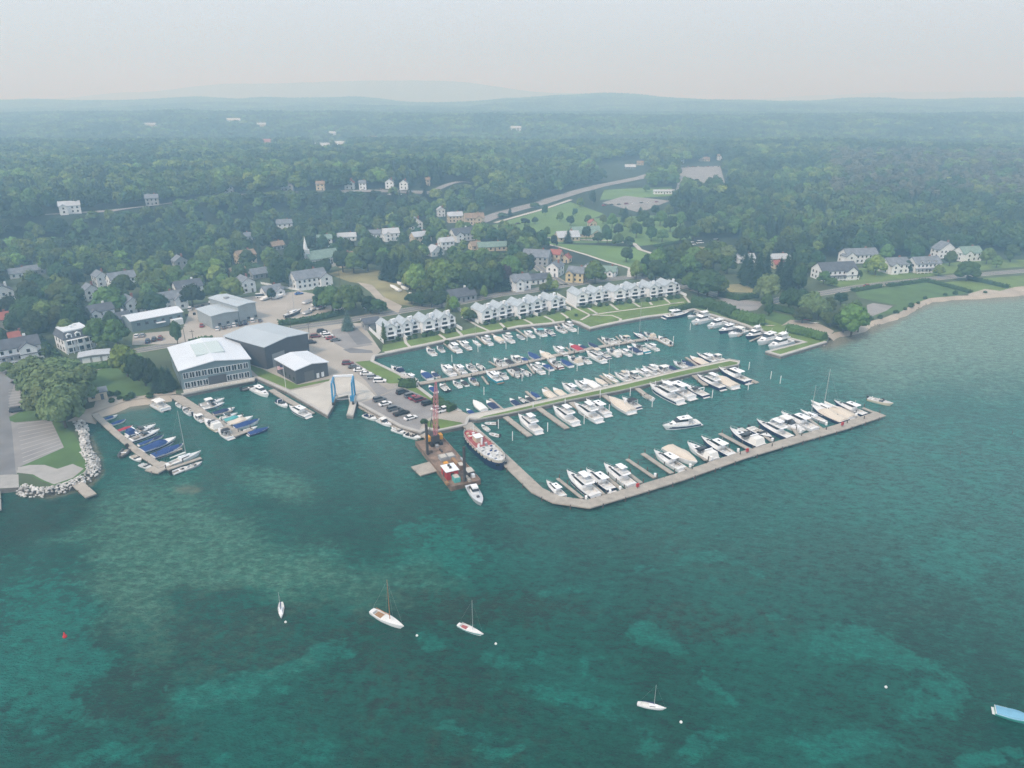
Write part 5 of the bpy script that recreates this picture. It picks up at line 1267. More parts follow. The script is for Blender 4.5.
for s in (-1, 1):
    for k in range(11):
        x = -L*.4+L*.8*k/10; yy = fh((x+L/2)/L)*.995*s; b.box(x-.3, x+.3, *sorted((yy-.06*s, yy+.1*s)), 2.35, 2.75)
for k in range(5): b.box(-L/2+.25, -L/2+.5, (k-2)*.75-.28, (k-2)*.75+.28, 1.7, 2.25)
b.build('window_row', M_glass, o)
b = MB(); b.box(L*.12, L*.22, -1.1, 1.1, 2.2, 4.2); wh = b.build('wheelhouse', M_hc, o); b = MB(); b.box(L*.11, L*.23, -1.3, 1.3, 4.21, 4.35); b.build('wheelhouse_roof', M_hw, wh)
b = MB(); b.box(L*.221, L*.224, -.9, .9, 3.2, 3.9); b.build('window', M_glass, wh)
b = MB(); b.tube((L*.06, 0, 2.2), (L*.05, 0, 4.6), .35, .3, 8); b.build('funnel', M_hw, o)
rb = random.Random(3)
for k in range(14):
    x = -L*.42+L*.52*k/14; 
    for s in (-1, 1):
        b = MB(); y_ = s*rb.uniform(.5, Bf*.33); b.box(x-.16, x+.16, y_-.35, y_+.35, 2.55, 2.9); b.build('bench', [CANV['blue'], M_white, M_white, CANV['grey'], M_white][rb.randrange(5)], o)
for k in range(8):
    x = L*(.25+.2*k/8); b = MB(); y_ = rb.uniform(-1.2, 1.2); b.box(x-.3, x+.3, y_-.4, y_+.4, 2.55, 3.1); b.build('deck_locker', [M_hc, M_red, M_white][k % 3], o)
b = MB()
for s in (-1, 1):
    q = None
    for t in ts[1:-1]:
        p = (-L/2+L*t, s*fh(t)*.98, 3.4+.35*abs(2*t-1)**2); b.tube((p[0], p[1], p[2]-.75), p, .04, n=4)
        if q: b.tube(q, p, .04, n=4)
        q = p
b.build('railing', M_hw, o)
b = MB(); b.tube((L*.3, 0, 2.2), (L*.3, 0, 7.5), .08, .05); b.build('mast', M_hw, o)

# ---------------------------------------------------------------- crane barge
c0, c1, c2, c3 = G(415.6,443,1.4), G(441.4,434.5,1.4), G(479.7,479.5,1.4), G(451.6,487.3,1.4)
ctr = (c0+c1+c2+c3)/4; d = ((c3-c0)+(c2-c1)); ang = math.atan2(d.y, d.x); L = d.length/2; Wd = ((c1-c0).length+(c2-c3).length)/2*.98
o = empty('crane_barge', (ctr.x, ctr.y, 0), ang, 'rusty flat work barge with a tall pink red lattice crane', 'barge')
b = MB(); b.box(-L/2, L/2, -Wd/2, Wd/2, -.4, 1.4); b.build('hull', M_rust, o)
b = MB(); b.box(-L/2, L/2, -Wd/2, -Wd/2+.25, 1.41, 1.7); b.box(-L/2, L/2, Wd/2-.25, Wd/2, 1.41, 1.7); b.build('bulwark', M_rust, o)
M_crane = mat('crane_faded_red', (.52, .19, .21), .6); M_cbody = mat('crane_body_dark', (.06, .055, .055), .7)
def loc(px, py, z=1.4):
    q = G(px, py, z)-Vector((ctr.x, ctr.y, 0)); return Vector((q.x*math.cos(ang)+q.y*math.sin(ang), -q.x*math.sin(ang)+q.y*math.cos(ang), z))
k_ = loc(434.5, 443)
b = MB(); b.box(k_.x-2.4, k_.x+2.4, k_.y-1.9, k_.y-.9, 1.42, 2.4); b.box(k_.x-2.4, k_.x+2.4, k_.y+.9, k_.y+1.9, 1.42, 2.4); b.build('crawler_track', M_black, o)
b = MB(); b.box(k_.x-2.2, k_.x+1.4, k_.y-1.3, k_.y+1.3, 2.41, 4.4); cbx = b.build('crane_cab', M_cbody, o)
for s in (-1, 1): b = MB(); b.box(k_.x-1.2, k_.x+.6, k_.y+s*1.9-.7, k_.y+s*1.9+.7, 2.5, 4.0); b.build('counterweight', M_orange, cbx)
tip = proj((0, 0, 0)); base_w = Vector((ctr.x+k_.x*math.cos(ang)-k_.y*math.sin(ang), ctr.y+k_.x*math.sin(ang)+k_.y*math.cos(ang), 3))
tt = Vector((base_w.x+.9, base_w.y+3.0, 20.6)); q = tt-Vector((ctr.x, ctr.y, 0)); tl = Vector((q.x*math.cos(ang)+q.y*math.sin(ang), -q.x*math.sin(ang)+q.y*math.cos(ang), 20.6))
bs = Vector((k_.x+1.0, k_.y, 3.2)); b = MB(); ax_ = (tl-bs).normalized(); u_ = ax_.orthogonal().normalized(); v_ = ax_.cross(u_); Lb = (tl-bs).length; NS = 12; prev = None
for k in range(NS+1):
    t = k/NS; r = .56*min(1, .25+t*5, .3+(1-t)*2.2); c = bs+ax_*Lb*t; cur = [c+u_*r*a+v_*r*e for a, e in ((1, 1), (-1, 1), (-1, -1), (1, -1))]
    for i in range(4):
        b.tube(cur[i], cur[(i+1) % 4], .045, n=4)
        if prev: b.tube(prev[i], cur[i], .08, n=4); b.tube(prev[i], cur[(i+1) % 4], .05, n=4)
    prev = cur
bm_ = b.build('boom', M_crane, o)
b = MB(); gp = Vector((k_.x-2.0, k_.y, 9)); 
for s in (-1, 1): b.tube((k_.x-.5, k_.y+s*.9, 4.4), gp, .1, n=4); b.tube((k_.x-2.1, k_.y+s*.9, 4.4), gp, .1, n=4); b.tube(gp, tl, .04, n=4)
b.build('gantry', M_cbody, o)
b = MB(); b.tube(tl, (tl.x+.6, tl.y, 6), .04, n=4); b.box(tl.x+.3, tl.x+.9, tl.y-.25, tl.y+.25, 5.2, 6); b.build('hoist_cable', M_cbody, bm_)
for q, h_ in (((426,455), 11.5), ((464.8,481), 12)):
    s = loc(*q); s.y = max(-Wd/2+.6, min(Wd/2-.6, s.y)); b = MB(); b.tube((s.x, s.y, -2), (s.x, s.y, h_), .42, .42, 10); b.build('spud', M_cbody, o)
def onbarge(name, cat, q, sx, sy, sz, m, label, extra=None):
    s = G(*q, 1.42); e = empty(name, s, ang, label, cat); b = MB(); b.frus((-sx/2, sx/2, sy/2, sy/2), 0, (-sx/2+.03, sx/2-.03, sy/2-.03, sy/2-.03), sz); b.build('body', m, e)
    if extra: extra(e, sx, sy, sz)
    return e
def cab_x(e, sx, sy, sz):
    b = MB(); b.box(-sx/2-.2, sx/2+.2, -sy/2-.2, sy/2+.2, sz, sz+.15); r = b.build('roof', M_hw, e)
    for t in (-.8, .5): b = MB(); b.box(t-.25, t+.25, -.3, .3, sz+.16, sz+.75); b.build('vent', M_cbody, r)
    b = MB(); b.box(sx/2, sx/2+.05, -.5, .5, 1.2, 2.0); b.build('window', M_glass, e); b = MB(); b.box(-.4, .4, -sy/2-.05, -sy/2, .1, 2); b.build('door', M_dk, e)
onbarge('deckhouse', 'deckhouse', (450,476), 4.2, 3.6, 2.6, M_red, 'red deckhouse with a white roof on the work barge', cab_x)
def lid(e, sx, sy, sz): b = MB(); b.box(-sx/2+.2, sx/2-.2, -sy/2+.2, sy/2-.2, sz, sz+.12); b.build('lid', M_concl, e)
onbarge('concrete_block', 'block', (443,459), 2.6, 2.2, 1.0, M_hg, 'pale square block on the barge, left of the pair', lid)
onbarge('concrete_block', 'block', (450.5,457.5), 2.6, 2.2, 1.0, M_hg, 'pale square block on the barge, right of the pair', lid)
onbarge('skip', 'skip', (469.5,474), 3.2, 2.4, 1.3, M_cbody, 'black open skip behind the right barge spud', lid)
onbarge('tank', 'tank', (456,480.5), 2.6, 1.8, 1.4, mat('tank_teal', (.1, .4, .38), .6), 'teal tank at the lower edge of the barge', lid)
onbarge('generator', 'generator', (461,468), 2.4, 1.6, 1.3, M_rust, 'rust brown generator amid the barge deck', lid)
onbarge('timber_stack', 'timber', (455,462), 5, 1.0, .6, M_teak, 'stack of brown timber along the barge deck')
for k_i, (q_, sz_, m_, n_i, t_i) in enumerate([((430,452),(1.6,1.2,.8),M_rust,'winch','rusty winch left on the crane deck'),((441,451),(2.2,.5,.4),M_cbody,'pipe_stack','dark pipe stack behind the crane'),((446,465),(1.2,1.2,.9),M_orange,'drum','yellow drum amid the barge'),
   ((462,460),(1.8,.6,.5),M_hg,'crate','grey crate at the right rail of the barge'),((473,477),(1.1,1.0,1.0),M_hw,'crate','white crate at the outer corner of the barge'),((437,447),(1.0,.9,.7),M_hg,'crate','small grey crate beside the crane tracks'),((447,484),(1.4,1,.6),M_teak,'crate','brown crate at the lower left barge corner')]):
    onbarge(n_i, n_i.replace('_', ' '), q_, *sz_, m_, t_i)
onbarge('timber_stack', 'timber', (468,479.5), 3, .9, .6, M_dock, 'grey timber bundle near the launch end of the barge')
dock([(421,463.8),(430.5,472.5)], 6.5, 'small square raft tied to the left side of the crane barge', (), .8, name='raft')
a, c = G(470,484,1.2), G(482,506,.5); d = c-a; an = math.atan2(d.y, d.x); L_ = math.hypot(d.x, d.y)
o = empty('work_launch', ((a.x+c.x)/2, (a.y+c.y)/2, 0), an, 'pale grey work launch with a small wheelhouse at the end of the barge', 'boat')
sh = hull_part(o, L_, L_*.3, 1.2, M_grayp, (.08, .4), 2.6, dm=mat('deck_pale_grey', (.5, .53, .56), .6))
b = MB(); b.frus((-L_*.22, L_*.02, 1.0, .9), .9, (-L_*.2, -.2, .85, .8), 3.0); wh = b.build('wheelhouse', M_white, o)
b = MB(); b.frus((-L_*.225, L_*.025, 1.03, .94), 2.0, (-L_*.21, -.05, .95, .86), 2.6); b.build('window', M_glass, wh)
b = MB(); b.box(L_*.16, L_*.22, -.35, .35, 1.3, 1.7); b.build('hatch', M_cbody, o); seat(o, -L_*.35, 0, .5, 1.2, CANV['black'])
# ---------------------------------------------------------------- travel lift
c = (G(333,403)+G(353.5,402)+G(333,388)+G(352,387))/4
pL, pR = G(333.5,404), G(353.5,403); ang = math.atan2((pR-pL).y, (pR-pL).x); Wd = (pR-pL).length; nn = Vector((-math.sin(ang), math.cos(ang), 0))
o = empty('travel_lift', (pL+pR)/2+nn*3.0, ang, 'bright blue travel lift straddling the launch slip', 'boat lift'); Hh = 7.6
for s in (-1, 1):
    for e in (-1, 1):
        b = MB(); b.bar((s*Wd/2, e*4.2, .9), (s*Wd/2, e*3.2, Hh), .6, .6); lg = b.build('leg', M_lift, o)
        b = MB(); b.tube((s*Wd/2-.3, e*4.2, .65), (s*Wd/2+.3, e*4.2, .65), .65, .65, 12); b.build('wheel', M_black, lg)
    b = MB(); b.bar((s*Wd/2, -4.5, .9), (s*Wd/2, 4.5, .9), .4, .5); b.bar((s*Wd/2, -3.3, Hh), (s*Wd/2, 3.3, Hh), .5, .6); b.build('side_beam', M_lift, o)
b = MB(); b.bar((-Wd/2, 3.3, Hh+.35), (Wd/2, 3.3, Hh+.35), .7, .7); b.build('cross_beam', M_hw, o)
for e in (-1.8, 1.8):
    b = MB(); b.bar((-Wd/2+.3, e, Hh-.2), (-Wd/2+1.2, e, 1.2), .2, .05); b.bar((-Wd/2+1.2, e, 1.2), (Wd/2-1.2, e, 1.2), .2, .05); b.bar((Wd/2-1.2, e, 1.2), (Wd/2-.3, e, Hh-.2), .2, .05); b.build('sling', M_white, o)
b = MB(); b.box(Wd/2-.9, Wd/2-.35, -4.4, -2.8, 1.2, 2.9); b.build('engine_box', M_lift, o)
# ---------------------------------------------------------------- vehicles
def car_proto(kind, m):
    suv = kind in ('suv', 'van'); L, Wd, h1, h2 = (4.8, 1.95, .95, 1.75) if suv else (5.6, 2.0, 1.0, 1.85) if kind == 'pickup' else (4.6, 1.85, .85, 1.42)
    if kind == 'van': L, h2 = 5.4, 2.3
    o = empty('parked_car', (0, 0, 0)); w2 = Wd/2
    b = MB(); b.loft([[(x, -w2*k, .3), (x, -w2*k, z*.8), (x, -w2*k*.9, z), (x, w2*k*.9, z), (x, w2*k, z*.8), (x, w2*k, .3)] for x, k, z in
        ((-L/2, .86, h1*.92), (-L/2+.25, .97, h1), (-L*.1, 1, h1), (L*.22, 1, h1), (L/2-.5, .96, h1*.88), (L/2, .82, h1*.7))], True, True, True); fixn(b.build('body', m, o))
    x0, x1, t0, t1 = {'car': (-1.75, 1.15, -1.0, .35), 'suv': (-2.25, 1.25, -2.0, .55), 'van': (-2.6, 2.0, -2.5, 1.3), 'pickup': (-.7, 1.6, -.5, .9)}[kind]
    b = MB(); b.frus((x0, x1, w2*.88, w2*.88), h1, (t0, t1, w2*.74, w2*.74), h2-.08); b.build('glass', M_glass, o)
    b = MB(); b.frus((t0-.06, t1+.06, w2*.76, w2*.76), h2-.1, (t0, t1, w2*.7, w2*.7), h2); b.build('roof', m, o)
    if kind == 'pickup': b = MB(); b.box(-L/2+.2, -.85, -w2*.8, w2*.8, h1-.05, h1+.02); b.build('bed', M_black, o)
    for s in (-1, 1):
        for x in (-L*.31, L*.31): b = MB(); b.tube((x, s*(w2-.2), .33), (x, s*(w2+.01), .33), .33, .33, 10); b.build('wheel', M_black, o)
        b = MB(); b.box(L/2-.12, L/2-.02, *sorted((s*w2*.45, s*w2*.75)), .55, .7); b.build('headlight', M_white, o)
        b = MB(); b.box(-L/2-.01, -L/2+.08, *sorted((s*w2*.5, s*w2*.8)), .6, .78); b.build('taillight', M_red, o)
    return o
CARC = {'white': mat('car_white', (.75, .76, .77), .3), 'silver': mat('car_silver', (.4, .42, .44), .3, metal=.3), 'grey': mat('car_grey', (.12, .13, .14), .3), 'black': mat('car_black', (.015, .017, .02), .3),
        'red': mat('car_red', (.3, .015, .025), .3), 'maroon': mat('car_maroon', (.14, .015, .025), .3), 'blue': mat('car_blue', (.03, .12, .4), .3), 'navy': mat('car_navy', (.02, .04, .09), .3)}
CPd = {}
def car(px, py, ang, kind, c, label, z=None):
    if (kind, c) not in CPd: o = car_proto(kind, CARC[c]); CPd[(kind, c)] = o
    else: o = copy_tree(CPd[(kind, c)])
    p = GT(px, py); o.location = (p.x, p.y, p.z+.05); o.rotation_euler = (0, 0, ang+R.uniform(-.03, .03)); tag(o, label, 'van' if kind == 'van' else 'truck' if kind == 'pickup' else 'car')
    return o
def cars(lst, ang, where, grp):
    for i, (x, y, k, c) in enumerate(lst):
        o = car(x, y, ang, k, c, '%s %s, %s %s' % (c, {'car': 'parked car', 'suv': 'sport utility', 'van': 'parked van', 'pickup': 'pickup truck'}[k], nm(i), where)); o['group'] = grp
c1 = head((347,362),(352,362.6)); c2 = head((379,402),(392,399.5))
cars([(348,364.5,'suv','maroon'),(354,368,'car','grey'),(359.5,371.2,'car','white'),(366,374.8,'car','white'),(373,378.5,'suv','silver'),(380,382,'suv','white')], head((360,371),(372,370.5)), 'beside the grass strip by the basin', 'cars parked along the basin grass strip')
cars([(402.5,393.5,'suv','black'),(410.6,397,'suv','grey'),(414.9,399,'car','red'),(420,401,'suv','maroon'),(428,404.5,'suv','black'),(437.5,409.5,'car','white'),(443.5,411.5,'pickup','white')], head((402,394),(412,391.5)), 'in the upper row of the quay car park', 'cars in the upper row of the quay car park')
cars([(379.5,400.7,'suv','grey'),(385.3,405,'car','white'),(393.6,410,'suv','grey'),(401.3,414.5,'pickup','black'),(410.6,419,'car','white')], head((385,405),(395,402.5)), 'in the lower row of the quay car park', 'cars in the lower row of the quay car park')
cars([(315.5,337.4,'suv','maroon'),(322,332.3,'suv','black'),(325.5,334.4,'car','white'),(328,336.8,'suv','white'),(331,339.2,'car','red'),(335.5,341,'car','grey'),(311,343.5,'suv','black')], head((320,335),(330,334)), 'in the cluster east of the tall charcoal shed', 'cars east of the tall charcoal shed')
cars([(201.8,326.5,'car','red'),(217.6,329.8,'car','white'),(224,328.3,'car','grey'),(229.3,327,'car','silver'),(234.2,325.8,'car','white'),(240.2,325.3,'suv','black'),(245.4,324,'suv','navy'),(252.5,321.8,'suv','white'),(260,321.4,'car','grey')], head((225,330),(225,324)), 'along the grey yard warehouse', 'cars along the grey yard warehouse')
cars([(190,310,'suv','white'),(197,308.2,'suv','grey'),(203,307,'car','black'),(210.5,305.6,'van','white')], head((195,309),(196,304)), 'behind the grey yard warehouse', 'cars behind the grey yard warehouse')
cars([(136.7,337,'car','white'),(142.8,336.3,'car','silver'),(148,342.5,'suv','navy'),(154.3,340.6,'suv','black'),(160.6,339.4,'suv','maroon')], head((150,343),(152,336)), 'in front of the long dark workshop', 'cars in front of the workshop')
car(18, 411.5, head((14,412),(22,411)), 'suv', 'black', 'lone black sport utility in the striped park lot')
car(867, 286.5, head((862,287.3),(875,285.4)), 'car', 'red', 'red car driving on the eastern shore road')
car(261, 297.5, .3, 'van', 'white', 'white van beside the small house behind the gravel yard')
car(368, 308, 1.0, 'van', 'white', 'white van by the round dark tree near the dirt track')
car(299, 294.5, .6, 'car', 'blue', 'bright blue car in front of the white shop')
cars([(686,246,'van','white'),(692,245,'van','white'),(700,243.5,'van','white'),(716,242,'van','silver')], .3, 'in the camper row beyond the great lawn', 'campers beyond the great lawn')
rc = random.Random(11)
cars([(604+7.5*k, 206-.5*k, rc.choice(['car', 'suv']), rc.choice(['white', 'black', 'silver', 'grey', 'red'])) for k in range(8)], .6, 'from the left in the golf side car park', 'cars in the golf side car park')
cars([(683+5*k, 167+.0*k, rc.choice(['car', 'suv']), rc.choice(['white', 'black', 'silver', 'grey', 'red', 'maroon'])) for k in range(9)], 1.4, 'from the left at the upper car park', 'cars at the upper car park')
cars([(500+9*k, 226.5-1.2*k, 'car', rc.choice(['white', 'black', 'silver'])) for k in range(3)], .7, 'from the left near the highway path', 'cars near the highway path')
cars([(345+9*k, 192.3-.2*k, 'car', rc.choice(['white', 'grey', 'red', 'silver'])) for k in range(8)], 0, 'from the left on the bluff road', 'cars on the bluff road')
# boats stored on land
row([((285,312,302,320),'sail',{'hull':'black','mast':13}),((304,311,313,317),'cov',{'cover':'grey'}),((310,307,319,314),'run',{'hull':'white','top':'white'}),((317,305,327,313),'cov',{'cover':'red'}),((322,303,331,309),'cov',{'cover':'blue'}),
     ((304,301,313,306),'cov',{'cover':'grey','full':1}),((262,297,272,303),'cov',{'cover':'white'}),((274,296,284,301),'cov',{'cover':'white','full':1})], head((285,319),(302,313)), 'stored ashore in the gravel yard', 'boats stored in the gravel yard')
for ch in bpy.data.objects:
    if ch.get('group') == 'boats stored in the gravel yard': ch.location.z = 2.0
M_bl = mat('cradle_steel', (.08, .1, .16), .7)
for ch in [q for q in bpy.data.objects if q.get('group') == 'boats stored in the gravel yard']:
    e = empty('boat_cradle', (ch.location.x, ch.location.y, 1.41), ch.rotation_euler.z, 'dark steel cradle under the '+ch['label'].split(',')[0]+', '+ch['label'].split(', ')[-1].split(' ')[0]+' in the yard', 'cradle')
    b = MB(); b.box(-2, 2, -.7, -.5, 0, .25); b.box(-2, 2, .5, .7, 0, .25)
    for x in (-1.5, 1.5): b.box(x-.1, x+.1, -.9, .9, .26, .4)
    b.build('frame', M_bl, e)
for k, q in enumerate([(393,288),(397,290.5),(400,285),(404,289),(412,296)]):
    p = GT(*q); boat('cov', p.x, p.y, 2.2, 7, 'white covered boat, %s of those by the dirt track' % nm(k), {'cover': 'white', 'full': 1}, 'boats stored by the dirt track', z=p.z+.3)
# red lifebuoy boxes and power posts on the outer pier
for k, q in enumerate([(637.5,488.3),(747,453),(842,426.5)]):
    p = G(*q, 1.3); e = empty('lifebuoy_box', p, .5, 'red lifebuoy box, %s from the bend on the outer pier' % nm(k), 'lifebuoy box'); b = MB(); b.box(-.4, .4, -.25, .25, .5, 1.5); b.build('box', M_red, e); b = MB(); b.box(-.06, .06, -.06, .06, 0, .5); b.build('post', M_pile, e)
for q in [(655,476.5),(690,467),(711,459.5),(738,451.5),(772,441),(800,433),(826,425),(856,416),(586,499),(610,493),(555,493),(620,489.5)]:
    p = G(*q, 1.3); b = MB(); b.box(-.3, .3, -.25, .25, 0, .9); b.frus((-.34, .34, .3, .3), .9, (-.3, .3, .1, .1), 1.1); o = b.build('dock_locker', M_white, loc=p); tag(o, 'white dock locker on the outer pier by a finger', 'dock locker', 'white dock lockers on the outer pier')
for q in [(570,501.8),(550,496.5),(628,493.5),(665,482.3),(692,474),(718,465),(752,453.5),(785,443.5),(812,436),(860,421.5)]:
    p = G(q[0], q[1]+1.5, .6); b = MB(); b.box(-.7, .7, -.7, .1, -.3, .35); o = b.build('fender', M_white, loc=p); tag(o, 'white fender block on the seaward side of the outer pier', 'fender', 'fender blocks on the outer pier')
# picnic umbrella, beach things
for q, m, t_ in [((94,399),'red','red parasol by the beach pavilion'),((683,247),'teal','teal awning tent by the campers')]:
    p = GT(*q); o = empty('parasol', p, 0, t_, 'parasol'); b = MB(); b.tube((0, 0, 0), (0, 0, 2.3), .05); b.build('pole', M_white, o); b = MB(); b.tube((0, 0, 2.0), (0, 0, 2.7), 1.5, .05, 8); b.build('canopy', CANV[m], o)
one_ = [((764,324),'blue','blue kayak on the grass by the east jetty'),((770,326),'tan','yellow kayak on the grass by the east jetty'),((806,320),'red','red canoe on the small sand beach'),((814,323),'white','white canoe on the small sand beach')]
for q, m, t_ in one_:
    p = G(*q, 1.5); b = MB(); rg = []
    for k in range(7):
        t = k/6*2-1; r_ = max(.03, 1-t*t); rg.append([(t*2.4, .38*r_*math.cos(a), .05+.28*abs(t)**3+.25*r_*(1+math.sin(a))*.6) for a in [i*math.pi/3 for i in range(6)]])
    b.loft(rg, True, True, True); o = fixn(b.build('kayak', CANV[m], loc=p)); o.rotation_euler.z = R.uniform(-.6, .3); tag(o, t_, 'kayak')
# ---------------------------------------------------------------- trees
def leafmat(name, rgb, rand=.48):
    m = mat(name, rgb, .75, var=.35, scale=.9, detail=3, spec=.2, rand=rand); return m
LEAF = {'mid': leafmat('foliage_mid', (.078, .128, .034)), 'bright': leafmat('foliage_bright', (.12, .185, .042)), 'dark': leafmat('foliage_dark', (.032, .068, .026)),
        'pale': leafmat('foliage_willow', (.125, .175, .07), .15), 'conifer': leafmat('foliage_conifer', (.022, .05, .028)), 'spruce': leafmat('foliage_blue_spruce', (.08, .14, .11), .1),
        'bare': leafmat('foliage_thin_grey', (.085, .09, .06)), 'plum': leafmat('foliage_plum', (.045, .03, .04), .1)}
M_bark = mat('bark', (.09, .07, .05), .9)
def blob(b, c, r, rr, sub=2, squash=.8, k=0):
    """uneven leafy lump"""
    bm = bmesh.new(); bmesh.ops.create_icosphere(bm, subdivisions=sub, radius=1)
    s = rr.uniform(0, 50)
    i = len(b.v)
    for v in bm.verts:
        n = v.co.normalized(); f = 1+.28*noise.noise(n*2.2+Vector((s, 0, 0)))+.22*noise.noise(n*5+Vector((0, s, 0)))
        b.v.append((c[0]+n.x*r*f, c[1]+n.y*r*f, c[2]+n.z*r*f*squash))
    for f in bm.faces: b.f.append(tuple(i+v.index for v in f.verts)); b.mi.append(k)
    bm.free()
def leaves(b, c, r, n, size, rr, squash=.8, droop=0):
    for _ in range(n):
        d = Vector((rr.gauss(0, 1), rr.gauss(0, 1), rr.gauss(0, 1))).normalized()
        if d.z < -.5: d.z *= -1
        p = Vector(c)+Vector((d.x, d.y, d.z*squash))*r*rr.uniform(.85, 1.22)
        nn = (d+Vector((rr.uniform(-.7, .7), rr.uniform(-.7, .7), rr.uniform(-.5, .8)))).normalized()
        a = nn.orthogonal().normalized(); a = (Matrix.Rotation(rr.uniform(0, 6.28), 3, nn) @ a); e = nn.cross(a); s = size*rr.uniform(.6, 1.3)
        p.z -= droop*rr.random()
        b.quad([p-a*s-e*s*.5, p+a*s*.6-e*s*.7, p+a*s+e*s*.5, p-a*s*.5+e*s*.8])
def crown_decid(seed, nl, sub, nleaf, size, sq=.8, wid=1.0):
    rr = random.Random(seed); b = MB(); cs = []
    for k in range(nl):
        a = k*2.4+rr.uniform(-.4, .4); t = (k+.5)/nl; rad = 3.3*wid*math.sqrt(t)*(1-.0*t); z = 7.6-4.0*t**1.3+rr.uniform(-.6, .6)
        r = rr.uniform(1.35, 2.2)*(1.1-.25*t)
        c = (rad*math.cos(a), rad*math.sin(a), z); cs.append((c, r)); blob(b, c, r, rr, sub, sq)
    blob(b, (0, 0, 5.4), 3.1*wid, rr, sub, .85)
    for c, r in cs: leaves(b, c, r, nleaf, size, rr, sq)
    return b
def crown_con(seed, n=13, per=34, w_=2.2, h_=12):
    rr = random.Random(seed); b = MB()
    for k in range(n):
        t = k/(n-1); z = 1.2+(h_-1.4)*t; r = w_*(1-t)**.85+.15; m = max(7, int(per*(1-t)+6)); ring = []
        for j in range(m):
            a = j/m*6.283+rr.uniform(-.1, .1); q = r*rr.uniform(.72, 1.15); ring.append((q*math.cos(a), q*math.sin(a), z-.35*r*rr.uniform(.5, 1.2)))
        i = len(b.v); b.v.append((0, 0, z+h_/n*1.5)); b.v += ring
        for j in range(m): b.f.append((i, i+1+j, i+1+(j+1) % m)); b.mi.append(0)
    for k in range(n*26):
        t = rr.random()**1.3; z = 1.2+(h_-1.4)*t; r = w_*(1-t)**.85+.1; a = rr.uniform(0, 6.283); p = Vector((r*math.cos(a), r*math.sin(a), z)); o_ = Vector((math.cos(a), math.sin(a), -.35)); s = .35
        e = Vector((-math.sin(a), math.cos(a), 0))*s*.6; b.quad([p-e, p+o_*s*1.4-e*.3, p+o_*s*1.4+e*.3+Vector((0, 0, .1)), p+e])
    return b
def trunkmesh(seed, h_=6, r=.35, limbs=5):
    rr = random.Random(seed); b = MB(); b.tube((0, 0, -.5), (0, 0, h_*.5), r, r*.75, 7); b.tube((0, 0, h_*.5), (.1, .1, h_), r*.75, r*.3, 7)
    for k in range(limbs):
        a = k*2.4; b.tube((0, 0, h_*(.45+.08*k)), (2*math.cos(a), 2*math.sin(a), h_*(.7+.09*k)), r*.4, r*.12, 5)
    return b
TK = trunkmesh(1).mesh('trunk', M_bark); TKc = MB().tube((0, 0, -.5), (0, 0, 11), .22, .05, 6).mesh('trunk', M_bark)
TP = {}
def addp(kind, bld, m, tk): TP.setdefault(kind, []).append((bld.mesh('crown', LEAF[m], smooth=False), tk))
for s in range(3):
    addp('mid', crown_decid(10+s, 15+s, 2, 110, .34), 'mid', TK); addp('dark', crown_decid(30+s, 14, 2, 110, .34, .95), 'dark', TK)
for s in range(2):
    addp('bright', crown_decid(20+s, 16, 2, 130, .34, .9), 'bright', TK)
    addp('pale', crown_decid(40+s, 20, 2, 170, .36, 1.0, 1.1), 'pale', TK)
    addp('conifer', crown_con(50+s), 'conifer', TKc)
addp('spruce', crown_con(60, w_=2.8), 'spruce', TKc); addp('column', crown_con(61, w_=1.3, h_=12), 'bright', TKc); addp('plum', crown_decid(70, 12, 2, 90, .34), 'plum', TK)
TREES = []     # (x, y, z, crown diameter, height, kind, px, py, explicit)
def T(px, py, d_, h_=None, kind='mid'):
    p = GT(px, py); TREES.append((p.x, p.y, p.z, d_, h_ or d_*1.05, kind, px, py, True))
